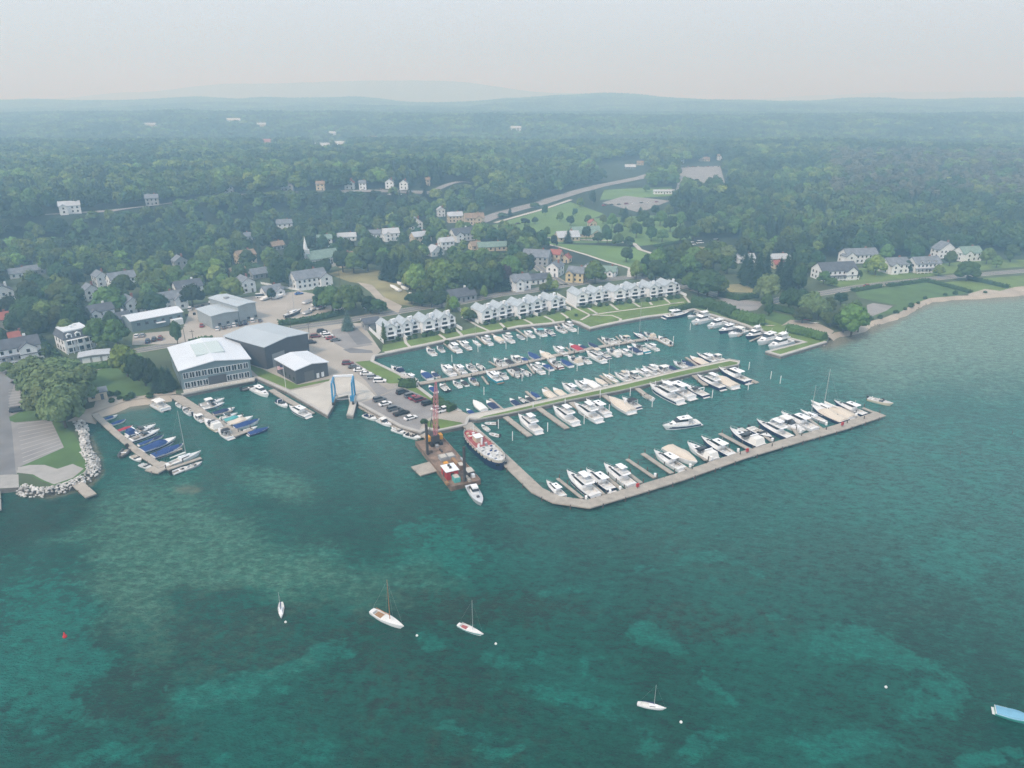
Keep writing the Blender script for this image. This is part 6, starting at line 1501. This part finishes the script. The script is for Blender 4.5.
for a in [(66,428,13,15,'pale'),(52,420,13,13,'pale'),(60,413,20,17,'pale'),(44,404,15,15,'pale'),(78,408,13,11,'pale'),(36,386,15,11,'pale'),(66,388,16,12,'pale'),(86,388,10,9,'pale'),
  (128,377,12,13,'bright'),(146,386,9,11,'dark'),(154,389,7,10,'dark'),(160,391,6,10,'conifer'),(166,391,6,10,'conifer'),(171,389,5,9,'conifer'),(139,381,9,11,'dark'),
  (178,345,5.5,11,'dark'),(100,347,12,13,'mid'),(119,348,12,13,'mid'),(104,354,6,6,'mid'),(112,330,8,9,'dark'),(8,372,6,4,'bright'),(24,369,5,4,'mid'),(45,357,4,4,'mid'),(150,372,5,5,'mid'),
  (62,308,14,13,'bright'),(75,309,13,13,'mid'),(52,306,10,11,'mid'),(113,315,17,15,'mid'),(158,315,14,12,'dark'),(148,314,10,11,'mid'),(32,328,15,15,'dark'),(48,330,13,14,'mid'),(62,330,11,12,'mid'),(22,338,12,14,'dark'),(40,344,13,15,'dark'),(77,336,12,15,'dark'),(86,330,9,15,'conifer'),(70,345,10,12,'mid'),(12,322,13,13,'dark'),(3,345,7,8,'mid'),
  (193,307,13,12,'dark'),(216,302,13,12,'mid'),(232,301,14,13,'mid'),(224,296,12,12,'bright'),(208,263,16,12,'mid'),(205,281,15,13,'mid'),(218,279,12,12,'bright'),(196,280,13,13,'mid'),(188,262,10,11,'mid'),
  (279,277,13,13,'dark'),(290,276,12,12,'dark'),(298,277,9,10,'mid'),(272,300,5.5,7,'dark'),(327,272,7.5,9,'dark'),(343,272,14,14,'dark'),(354,273,13,13,'mid'),(368,271,16,15,'dark'),(333,313,15,14,'mid'),(347,314,15,15,'mid'),(324,309,12,12,'dark'),(356,308,10,12,'mid'),
  (348,330,6,10,'spruce'),(370,313,9,9,'dark'),(379,314,9,8,'dark'),(384,341,2.8,9,'column'),(388,279,11,16,'conifer'),(396,281,11,17,'conifer'),(404,281,11,17,'conifer'),(412,283,11,16,'conifer'),(420,281,10,14,'dark'),(383,272,10,13,'mid'),
  (443,290,21,17,'bright'),(457,286,12,13,'bright'),(433,284,12,13,'bright'),(463,284,11,12,'mid'),(412,304,9,6,'dark'),(422,306,10,8,'dark'),(432,307,10,9,'dark'),(442,308,10,9,'dark'),
  (449,311,4,9,'column'),(454,312,6,8,'bright'),(470,321,8,6,'mid'),(466,319,6,6,'bright'),(484,300,4.5,8,'bright'),(473,297,12,15,'dark'),(483,293,13,15,'dark'),(493,292,12,14,'dark'),(466,290,11,13,'mid'),
  (500,290,12,16,'conifer'),(506,289,9,15,'plum'),(512,280,14,15,'mid'),(521,276,14,15,'mid'),(528,275,11,13,'dark'),(540,279,6,5,'mid'),(549,290,5,10,'column'),(544,292,6,5,'bright'),(555,291,5,6,'bright'),(595,283,14,13,'bright'),(626,262,10,10,'dark'),
  (636,279,8,11,'bright'),(642,277,7,8,'bright'),(655,283,12,14,'dark'),(664,284,13,13,'dark'),(675,285,13,14,'dark'),(650,280,6,7,'mid'),
  (693,268,15,14,'mid'),(702,273,14,14,'bright'),(713,270,14,14,'mid'),(707,297,20,15,'dark'),(698,295,13,12,'dark'),(718,297,12,12,'mid'),(690,290,11,10,'mid'),(727,262,13,11,'pale'),(720,256,12,10,'mid'),(740,262,8,13,'conifer'),
  (748,285,9,19,'conifer'),(757,288,10,22,'conifer'),(765,284,9,20,'conifer'),(744,278,9,17,'conifer'),(784,288,11,20,'conifer'),(791,290,11,18,'conifer'),(778,286,9,17,'conifer'),(797,292,10,16,'dark'),
  (766,302,14,15,'pale'),(766,310,7,9,'mid'),(768,316,5,6,'dark'),(788,311,11,12,'dark'),(797,314,12,13,'dark'),(806,313,10,11,'mid'),(809,318,13,13,'pale'),(818,320,11,11,'pale'),(802,323,10,8,'mid'),
  (851,335,15,14,'bright'),(843,332,11,11,'mid'),(858,331,9,10,'mid'),(830,326,9,7,'mid'),(838,328,8,7,'dark'),(849,312,5,4,'dry'),(875,275,12,12,'bright'),(868,272,8,9,'mid'),(905,272,8,8,'dark'),(911,270,7,7,'dark'),(966,281,14,12,'mid'),(996,268,7,8,'mid'),(823,284,8,8,'mid'),(857,279,6,6,'dark'),(886,262,11,12,'mid'),(916,262,10,11,'dark'),(938,276,7,7,'mid'),(949,266,9,10,'mid'),(986,264,10,11,'mid'),(832,286,6,5,'mid'),(1010,262,11,12,'dark'),(845,320,8,8,'pale'),(860,318,6,6,'mid'),(856,309,6,5,'mid'),(840,305,8,7,'dark'),(828,312,8,8,'mid'),
  (554,247,6,9,'dark'),(568,243,7,10,'conifer'),(586,240,8,11,'dark'),(598,244,9,9,'mid'),(607,244,9,12,'dark'),(618,246,10,9,'bright'),(629,247,9,8,'dark'),(651,241,10,11,'dark'),(643,226,12,13,'mid'),(662,242,10,10,'mid'),(680,244,14,14,'dark'),(693,240,12,11,'mid'),
  (592,205,8,14,'dark'),(545,216,6,10,'dark'),(515,233,5,8,'conifer'),(510,216,5,8,'conifer'),(525,225,9,6,'dark'),(535,224,7,6,'dark'),(547,238,6,9,'mid'),(519,240,7,10,'conifer'),
  (580,207,8,9,'mid'),(612,228,10,12,'mid'),(625,222,9,13,'conifer'),(630,232,12,12,'mid'),(618,236,9,10,'dark'),(560,222,7,9,'mid'),(570,226,8,9,'dark'),(606,236,8,9,'mid'),(636,238,10,12,'dark'),(648,232,11,12,'dark'),(660,226,12,13,'mid'),(670,232,12,13,'dark'),(680,226,11,12,'mid'),(655,216,9,10,'dark'),(668,218,10,12,'mid'),(622,218,7,8,'mid'),(640,218,8,10,'conifer'),(603,224,7,8,'bright'),(588,224,7,8,'mid'),(575,216,6,7,'dark'),(646,192,8,8,'mid')]:
    if a[4] == 'dry': a = a[:4]+('mid',)
    T(*a)
# open places no random tree may stand on (pixels)
OPEN = [[(-200,540),(-200,352),(60,352),(130,352),(134,333),(185,320),(190,303),(255,293),(300,287),(322,280),(340,268),(385,268),(412,298),(450,305),(500,292),(560,282),(640,276),(700,288),(720,292),(760,303),(785,296),(830,290),(1060,262),(1300,258),(1300,600)],
        [(484,228),(571,197),(600,184),(645,172),(650,190),(672,188),(682,196),(672,214),(600,218),(560,226),(520,238)],
        [(538,240),(554,234),(634,243),(665,254),(690,241),(740,238),(737,254),(672,264),(640,272),(632,284),(540,292),(505,292),(505,284),(530,262),(548,256)],
        [(490,228),(600,216),(675,212),(690,225),(700,245),(665,256),(634,248),(538,243)],
        [(675,192),(679,164),(722,160),(730,192)],[(716,285),(724,280),(756,282),(760,300),(720,296)],
        [(820,292),(812,258),(850,262),(985,254),(1060,252),(1060,275)],[(588,166),(640,158),(650,172),(600,182)]]
def blocked_mask(X, Y, Z, extra=1.0, D=None):
    dd = np.maximum(Y*CP-(Z-CAMH)*SP, 1); px = 512+FPX*X/dd; py = 384-FPX*(Y*SP+(Z-CAMH)*CP)/dd
    m = np.zeros(X.shape, bool)
    for poly in OPEN: m |= inside(px, py, poly)
    for x, y, r in FOOT: m |= (X-x)**2+(Y-y)**2 < (r+2.5)**2
    for pts, wd in ROADS:
        a = np.array([[p[0], p[1]] for p in pts]); lo = a.min(0)-wd; hi = a.max(0)+wd
        s = np.where((X > lo[0]) & (X < hi[0]) & (Y > lo[1]) & (Y < hi[1]) & ~m)[0]
        if len(s): m[s[pdist(X[s], Y[s], [tuple(q) for q in a]) < wd/2+3]] = True
    return m, px, py
hvec = np.vectorize(hgt)
rs = np.random.RandomState(5)
def scatter(y0, y1, step):
    ys_ = np.arange(y0, y1, step); P_ = []
    for yy in ys_:
        hw = yy*.82+40; xs_ = np.arange(-hw, hw, step); P_.append(np.stack([xs_+rs.uniform(-.45, .45, len(xs_))*step, yy+rs.uniform(-.45, .45, len(xs_))*step], 1))
    P_ = np.concatenate(P_); z_ = np.maximum(1.4, hvec(P_[:, 0], P_[:, 1])); return P_[:, 0], P_[:, 1], z_
def clear_of_view(px, py, Y, Hs, Dm):
    """reject trees that would hide a building standing behind them"""
    k = FPX/np.maximum(Y, 1); top = py-Hs*k*.95; rad = Dm*.5*k; m = np.zeros(px.shape, bool)
    for x0, y0, x1, y1, dist in KEEP:
        m |= (px+rad > x0+.2*(x1-x0)) & (px-rad < x1-.2*(x1-x0)) & (top < y1-.4*(y1-y0)) & (py > y0) & (Y < dist+2)
    return m
POS = []
for (y0, y1, st_, dm) in ((285, 640, 8.4, 10.8), (640, 900, 10.0, 13), (900, 1700, 12, 15.5), (1700, 4300, 16, 21)):
    X, Y, Z = scatter(y0, y1, st_); m, px, py = blocked_mask(X, Y, Z)
    D_ = dm*rs.uniform(.75, 1.25, len(X)); H_ = np.minimum(D_*rs.uniform(.9, 1.3, len(X)), 17.5)
    m |= clear_of_view(px, py, Y, H_, D_)&(rs.rand(len(X)) < .95)
    for line in (BLUFF, [(470,226),(482,221),(500,214),(540,203.5),(575,192.5),(600,186),(640,178)]):
        lx, ly = zip(*line); ry = np.interp(px, lx, ly); ok = (px > lx[0]) & (px < lx[-1]) & (py > ry) & (py < ry+24)
        hm2 = (py-ry-.6+rs.uniform(-.5, 4.5, len(X)))*Y/FPX; H_ = np.where(ok, np.minimum(H_, hm2), H_); m |= ok & (hm2 < 3.5)
    if y0 < 300: m |= (px > 560) & (Y < 420); m |= (py > 352)
    if y0 < 900:      # village is looser than the woods
        vill = (px > -50) & (px < 500) & (Z < 6); m |= vill & (rs.rand(len(X)) < .1); m |= (px > 405) & (px < 500) & (py > 206) & (py < 256) & (rs.rand(len(X)) < .45)
    ex = [(t[0], t[1], t[3]*.42+3) for t in TREES if t[8]]
    for x, y, r in ex: m |= (X-x)**2+(Y-y)**2 < r*r
    X, Y, Z, D_, H_, px, py = [q[~m] for q in (X, Y, Z, D_, H_, px, py)]
    for i in range(len(X)):
        n_ = noise.noise(Vector((X[i]/90, Y[i]/90, 1)))+rs.uniform(-.35, .35)
        kd = 'dark' if n_ < -.12 else 'mid' if n_ < .28 else 'bright'
        if noise.noise(Vector((X[i]/60, Y[i]/70, 9))) > .33 and rs.rand() < .6: kd = 'conifer'
        if 830 < px[i] < 1060 and 158 < py[i] < 205 and rs.rand() < .7: kd = 'bare'
        if 680 < px[i] < 1060 and py[i] > 205 and kd == 'bright': kd = 'mid'
        POS.append((X[i], Y[i], Z[i], D_[i]*(.6 if kd == 'conifer' else 1), H_[i]*(1.1 if kd == 'conifer' else 1), kd, px[i], py[i], False))
print('scatter', len(POS), 'explicit', len(TREES))
near = sorted([t for t in POS if t[1] < 520 and -25 < t[6] < 1049 and t[6]], key=lambda t: -t[3]/math.hypot(t[0], t[1], 100))
NI = max(0, 288-len(TREES)); indiv = TREES+near[:NI]; ids = set(id(t) for t in near[:NI]); far = [t for t in POS if id(t) not in ids]
KN = {'mid': 'green leafy tree', 'bright': 'bright green leafy tree', 'dark': 'dark green leafy tree', 'pale': 'pale grey green willow', 'conifer': 'dark conifer', 'spruce': 'blue grey spruce', 'column': 'narrow column shaped tree', 'plum': 'plum leaved tree', 'bare': 'grey thin tree'}
def region(px, py):
    if py > 350 and px < 110: return 'in the waterside park by the striped lot'
    if py > 350: return 'along the left wall of the slate blue boat hall' if px > 135 else 'on the lawn left of the boat hall'
    if px < 60: return 'around the white houses at the left picture edge' if py > 290 else 'at the far left behind the village'
    if px < 125: return 'around the mansard house and its neighbours' if py > 318 else 'among the gabled houses left of the workshop'
    if px < 185: return 'behind the long dark workshop'
    if px < 250: return 'behind the grey yard warehouse' if py > 285 else 'on the wooded rise behind the warehouse'
    if px < 312: return 'between the warehouse and the steepled church'
    if px < 365: return 'beside the gravel boat yard' if py > 290 else 'right of the steepled church'
    if px < 425: return 'around the dry field and dirt track' if py > 265 else 'in the upper village above the dry field'
    if px < 480: return 'behind the western condominium block' if py > 270 else 'below the houses at the bluff foot'
    if px < 560: return 'behind the middle condominium block' if py > 262 else 'between the highway and the cottages'
    if px < 645: return 'around the village cottages and restaurant lawn' if py > 225 else 'by the golf side car park'
    if px < 735: return 'at the east end of the condominiums' if py > 262 else 'beyond the great lawn'
    if px < 820: return 'around the dead end road east of the basin'
    if px < 872: return 'on the small beach point' if py > 300 else 'by the large porch house'
    return 'among the lakefront houses on the right'
tc = {}
for i, t in enumerate(indiv):
    x, y, z, d_, h_, kd, px_, py_, ex = t; pr = TP.get(kd) or TP['mid']; me_, tk_ = pr[i % len(pr)]
    if kd == 'bare': me_, tk_ = TP['mid'][0]
    con = kd in ('conifer', 'spruce', 'column'); bw = {'conifer': 4.6, 'spruce': 5.8, 'column': 2.8}.get(kd, 10.0); bh = 12.6 if con else 9.7
    nmn = 'conifer_tree' if con and kd != 'column' else 'willow_tree' if kd == 'pale' else 'leafy_tree'
    rg = region(px_, py_); key = (KN[kd], rg)
    o = empty(nmn, (x, y, z-.1), R.uniform(0, 6.28), '%s %s' % key, 'tree'); o.scale = (d_/bw, d_/bw, h_/bh)
    tc.setdefault(key, []).append(o)
    for nme, mm in (('crown', me_), ('trunk', tk_)):
        c = bpy.data.objects.new(nme, mm); col.objects.link(c); c.parent = o
for (kn, rg), l in tc.items():
    if len(l) > 1:
        for o in l: o['group'] = kn+'s '+rg
# ---------------------------------------------------------------- the woods beyond: one mass of instanced trees
FPK = ['mid', 'mid', 'dark', 'dark', 'bright', 'conifer', 'bare']; fo_ = []
fc = bpy.data.collections.new('woodland_kinds')
specs = [('mid', crown_decid(101, 9, 1, 26, .6)), ('mid', crown_decid(102, 8, 1, 26, .6, .95)), ('dark', crown_decid(103, 9, 1, 26, .6)), ('dark', crown_decid(104, 8, 1, 26, .6, .95)), ('bright', crown_decid(105, 9, 1, 26, .6)),
         ('conifer', crown_con(106, 8, 14)), ('bare', crown_decid(107, 7, 1, 40, .45, .7))]
protos = []
for k, (m_, bld) in enumerate(specs):
    ob = bpy.data.objects.new('woodland_kind_%02d' % k, bld.mesh('woodland_crown', LEAF[m_])); fc.objects.link(ob); protos.append(ob)
n_ = len(far); co = np.zeros((n_, 3), np.float32); sc_ = np.zeros((n_, 3), np.float32); ro = np.zeros((n_, 3), np.float32); ix = np.zeros(n_, np.int32)
KI = {'mid': (0, 1), 'dark': (2, 3), 'bright': (4, 4), 'conifer': (5, 5), 'bare': (6, 6)}
for i, t in enumerate(far):
    co[i] = t[0], t[1], t[2]-.4; kd = t[5]; bw, bh = (4.6, 12.6) if kd == 'conifer' else (9.6, 9.3)
    sc_[i] = t[3]/bw, t[3]/bw, t[4]/bh; ro[i] = 0, 0, rs.uniform(0, 6.28); ix[i] = KI[kd][i % 2]
me = bpy.data.meshes.new('woodland'); me.vertices.add(n_); me.vertices.foreach_set('co', co.ravel())
a = me.attributes.new('tsc', 'FLOAT_VECTOR', 'POINT'); a.data.foreach_set('vector', sc_.ravel())
a = me.attributes.new('tro', 'FLOAT_VECTOR', 'POINT'); a.data.foreach_set('vector', ro.ravel())
a = me.attributes.new('tix', 'INT', 'POINT'); a.data.foreach_set('value', ix)
wo_ = bpy.data.objects.new('woodland', me); col.objects.link(wo_); tag(wo_, 'hazy mixed woodland covering the slopes behind the village', 'woodland', kind='stuff')
ng = bpy.data.node_groups.new('woodland', 'GeometryNodeTree'); ng.interface.new_socket('Geometry', in_out='INPUT', socket_type='NodeSocketGeometry'); ng.interface.new_socket('Geometry', in_out='OUTPUT', socket_type='NodeSocketGeometry')
gi = ng.nodes.new('NodeGroupInput'); go = ng.nodes.new('NodeGroupOutput'); m2p = ng.nodes.new('GeometryNodeMeshToPoints'); iop = ng.nodes.new('GeometryNodeInstanceOnPoints')
ci = ng.nodes.new('GeometryNodeCollectionInfo'); ci.inputs['Collection'].default_value = fc; ci.inputs['Separate Children'].default_value = True; ci.inputs['Reset Children'].default_value = True
def natt(n, ty):
    q = ng.nodes.new('GeometryNodeInputNamedAttribute'); q.data_type = ty; q.inputs[0].default_value = n; return [s for s in q.outputs if s.enabled][0]
ng.links.new(gi.outputs[0], m2p.inputs['Mesh']); ng.links.new(m2p.outputs[0], iop.inputs['Points']); ng.links.new(ci.outputs[0], iop.inputs['Instance'])
iop.inputs['Pick Instance'].default_value = True
ng.links.new(natt('tix', 'INT'), iop.inputs['Instance Index']); ng.links.new(natt('tsc', 'FLOAT_VECTOR'), iop.inputs['Scale'])
e2r = ng.nodes.new('FunctionNodeEulerToRotation'); ng.links.new(natt('tro', 'FLOAT_VECTOR'), e2r.inputs[0]); ng.links.new(e2r.outputs[0], iop.inputs['Rotation'])
ng.links.new(iop.outputs[0], go.inputs[0])
md_ = wo_.modifiers.new('woodland', 'NODES'); md_.node_group = ng
# ---------------------------------------------------------------- hedges and shrubs
M_hedge = mat('hedge_leaves', (.035, .075, .025), .85, var=.4, scale=1.2, spec=.2); M_hedgel = mat('hedge_leaves_light', (.06, .12, .03), .85, var=.4, scale=1.2, spec=.2)
def hedge(pix, h_, w_, label, m=None):
    P_ = [GT(*p) for p in pix]; pts = dens(P_, 1.2); base = P_[0]; b = MB(); rg = []; rr = random.Random(len(label))
    for i, p in enumerate(pts):
        d = (pts[min(i+1, len(pts)-1)]-pts[max(i-1, 0)]).normalized(); nn = Vector((-d.y, d.x)); z = max(1.4, hgt(p.x, p.y))-base.z; f = lambda: rr.uniform(.82, 1.15)
        rg.append([(p.x-base.x+nn.x*w_*s*f(), p.y-base.y+nn.y*w_*s*f(), z+h_*t*f()) for s, t in ((-.5, -.05), (-.55, .4), (-.42, .9), (-.15, 1.03), (.15, 1.03), (.42, .9), (.55, .4), (.5, -.05))])
    b.loft(rg, False, True, True)
    for i in range(len(pts)*14):
        r = rg[rr.randrange(len(rg))]; q = Vector(r[rr.randrange(1, 7)])+Vector((rr.uniform(-.6, .6), rr.uniform(-.6, .6), rr.uniform(-.15, .2))); s = .3
        a_ = Vector((rr.gauss(0, 1), rr.gauss(0, 1), rr.gauss(0, .5))).normalized(); e = a_.orthogonal().normalized(); b.quad([q-a_*s-e*s, q+a_*s-e*s, q+a_*s+e*s, q-a_*s+e*s])
    o = fixn(b.build('hedge', m or M_hedge, loc=base)); tag(o, label, 'hedge')
hedge([(279,325),(300,323),(325,318),(343,314)], 2.2, 3, 'long clipped hedge between the gravel yard and the road')
hedge([(92,369),(114,366)], 1.8, 3, 'short hedge behind the beach pavilion', M_hedgel)
hedge([(40,340),(50,350),(58,358)], 1.6, 2, 'hedge along the drive of the mansard house')
hedge([(719,296),(738,300),(757,297)], 2.6, 3, 'hedge below the dry clearing by the dead end road')
hedge([(736,318),(750,323),(764,324)], 4, 6, 'thick dark hedge inside the eastern jetty', M_hedgel)
hedge([(692,306),(708,308),(722,312),(735,318)], 4.5, 6, 'tall rounded hedge at the north corner of the basin')
hedge([(787,331),(805,335),(824,340)], 3, 5, 'square trimmed hedge along the tip of the eastern jetty', M_hedgel)
hedge([(770,308),(785,312),(801,316)], 2.5, 3, 'dark hedge beside the small beach lawn')
hedge([(853,291.5),(866,289.5),(880,287)], 1.6, 2.5, 'low hedge west of the shore lawn')
hedge([(888,286.5),(908,284),(927,281.5)], 1.6, 2.5, 'low dark hedge along the shore road')
hedge([(927,281.5),(944,286),(970,293)], 1.6, 2.5, 'hedge running down to the beach east of the shore lawn')
hedge([(968,279.5),(990,284),(1007,288)], 1.8, 2.5, 'dark hedge on the far right lawn')
hedge([(247,271),(262,274),(280,279),(295,284)], 5, 5, 'tall clipped evergreen hedge behind the gravel yard')
hedge([(190,343),(200,341),(212,339)], 1.4, 2, 'low hedge beside the road left of the tall shed', M_hedgel)
hedge([(670,312),(684,309),(695,306)], 2, 3, 'rounded shrubs at the last condominium lawn')
hedge([(436,403),(443,407),(453,411)], 2.0, 3.5, 'dark shrubs at the harbour end of the quay car park')
hedge([(401,385),(409,386.5),(416,386)], 2.2, 4, 'dark shrub clump at the head of the middle dock')
hedge([(655,247),(672,244),(690,241)], 1.5, 3, 'low hedge behind the great lawn')
for k in range(13):     # foundation shrubs along the condominiums
    pass
SH = []
for a, c, n_ in (((388,341.5),(458,330),9), ((484,324.5),(566,310.5),11), ((578,307.5),(682,297),13)):
    for k in range(n_):
        t = (k+.5)/n_; SH.append((a[0]+(c[0]-a[0])*t+R.uniform(-2, 2), a[1]+(c[1]-a[1])*t+.9))
SH += [(905,310),(911,307),(918,303.5),(896,313),(880,318.5),(925,299),(945,295.5),(955,294.5),(985,293),(870,320)]
SH += [(100,398),(112,402),(120,399),(127,400),(132,398),(118,395),(110,396),(150,397),(424,423),(447,344),(505,330),(568,322),(576,316)]
sm = MB(); rr_ = random.Random(8)
for q in range(4): blob(sm, (rr_.uniform(-.5, .5), rr_.uniform(-.5, .5), .6), .8, rr_, 2, .8)
leaves(sm, (0, 0, .6), 1.1, 120, .2, rr_); smm = sm.mesh('shrub', M_hedge)
for i, q in enumerate(SH):
    p = GT(*q); o = bpy.data.objects.new('shrub', smm); col.objects.link(o); o.location = p; s = R.uniform(.7, 1.3); o.scale = (s, s, s*R.uniform(.8, 1.4)); o.rotation_euler.z = R.uniform(0, 6)
    cond = i < 33
    tag(o, 'small rounded shrub by a condominium terrace' if cond else 'small shrub by the sandy corner beach' if q[1] > 390 and q[0] < 160 else 'small shrub beside the seawall or quay grass', 'shrub',
        'shrubs along the condominium terraces' if cond else 'shrubs by the sandy corner beach' if q[1] > 390 and q[0] < 160 else 'shrubs on seawall grass')
    if q[0] > 860: o['label'] = 'low shrub at the edge of the eastern beach'; o['group'] = 'shrubs along the eastern beach'
# ---------------------------------------------------------------- riprap breakwater
rr_ = random.Random(21); b = MB(); curve = [(19,488),(31,492),(50,491),(71,485),(84,479),(94,471),(94,461),(88,451),(85,441),(84,431),(81,421)]
CW_ = [G(*q) for q in curve]; segs = list(zip(CW_, CW_[1:])); 
def rock(b, c, r):
    i = len(b.v); bm = bmesh.new(); bmesh.ops.create_icosphere(bm, subdivisions=1, radius=1); sx, sy, sz = [rr_.uniform(.7, 1.3) for _ in range(3)]
    for v in bm.verts: f = rr_.uniform(.8, 1.15); b.v.append((c[0]+v.co.x*r*sx*f, c[1]+v.co.y*r*sy*f, c[2]+v.co.z*r*sz*.8*f))
    for f in bm.faces: b.f.append(tuple(i+v.index for v in f.verts)); b.mi.append(0)
    bm.free()
tot = sum((q-p).length for p, q in segs)
for p, q in segs:
    d = q-p; L = d.length; nn = Vector((d.y, -d.x, 0)).normalized()
    for k in range(int(L*16)):
        t = rr_.random(); s = rr_.uniform(-2.0, 1.5); zz = 1.75-max(0, s)*.85+rr_.uniform(-.15, .15); w_ = .75 if p.x > G(88,451).x-5 and p.y > 190 else 1
        rock(b, p+d*t+nn*s*w_+Vector((0, 0, zz-1.4)), rr_.uniform(.2, .42))
rk = b.build('breakwater_rocks', mat('riprap_stone', (.5, .49, .47), .9, var=.45, scale=.5, detail=2)); tag(rk, 'pale rough stones heaped as a curved breakwater', 'rocks', kind='stuff')
b = MB()
for a, c, n_ in (((860,331),(905,313),50), ((905,313),(935,299),30), ((960,297),(990,296),14), ((781,356.5),(828,343),110), ((92,414),(85,424),40)):
    p, q = G(*a, .2), G(*c, .2)
    for k in range(n_): t = rr_.random(); rock(b, p.lerp(q, t)+Vector((rr_.uniform(-1.2, 1.2), rr_.uniform(-1.2, 1.2), 0)), rr_.uniform(.25, .6))
rk = b.build('shore_rocks', mat('shore_stone', (.2, .18, .16), .9, var=.4, scale=.5, detail=2)); tag(rk, 'scattered dark stones along the eastern shore', 'rocks', kind='stuff')
# street lamps and poles
for k, (q, t_) in enumerate([((195,350),'left of the tall charcoal shed'),((186,345),'near the workshop cars'),((291,330),'by the yard hedge'),((340,286),'in the dry field'),((310,342),'east of the tall shed')]):
    p = GT(*q); o = empty('utility_pole', p, .4, 'tall thin pole '+t_, 'pole'); b = MB(); b.tube((0, 0, 0), (0, 0, 9), .14, .1); b.build('pole', M_pile, o); b = MB(); b.box(-1, 1, -.06, .06, 8.2, 8.35); b.build('crossarm', M_pile, o)
# ---------------------------------------------------------------- haze
hz = MB(); hz.box(-9800, 9800, -400, 10800, -8, 400); ho = hz.build('haze', []) if False else None
me = hz.mesh('haze', []); ho = bpy.data.objects.new('haze', me); col.objects.link(ho); ho['kind'] = 'stuff'; ho['label'] = 'pale summer haze over the bay and the hills'
hm_ = bpy.data.materials.new('haze_air'); hm_.use_nodes = True; n = hm_.node_tree; n.nodes.clear(); ov = n.nodes.new('ShaderNodeOutputMaterial'); pv = n.nodes.new('ShaderNodeVolumePrincipled')
pv.inputs['Absorption Color'].default_value = (1, 1, 1, 1); pv.inputs['Color'].default_value = (.42, .71, 1, 1); pv.inputs['Density'].default_value = HAZE; pv.inputs['Anisotropy'].default_value = .2
n.links.new(pv.outputs[0], ov.inputs['Volume']); me.materials.append(hm_)
print('objects', len(bpy.data.objects), 'individual trees', len(indiv), 'woodland', len(far))
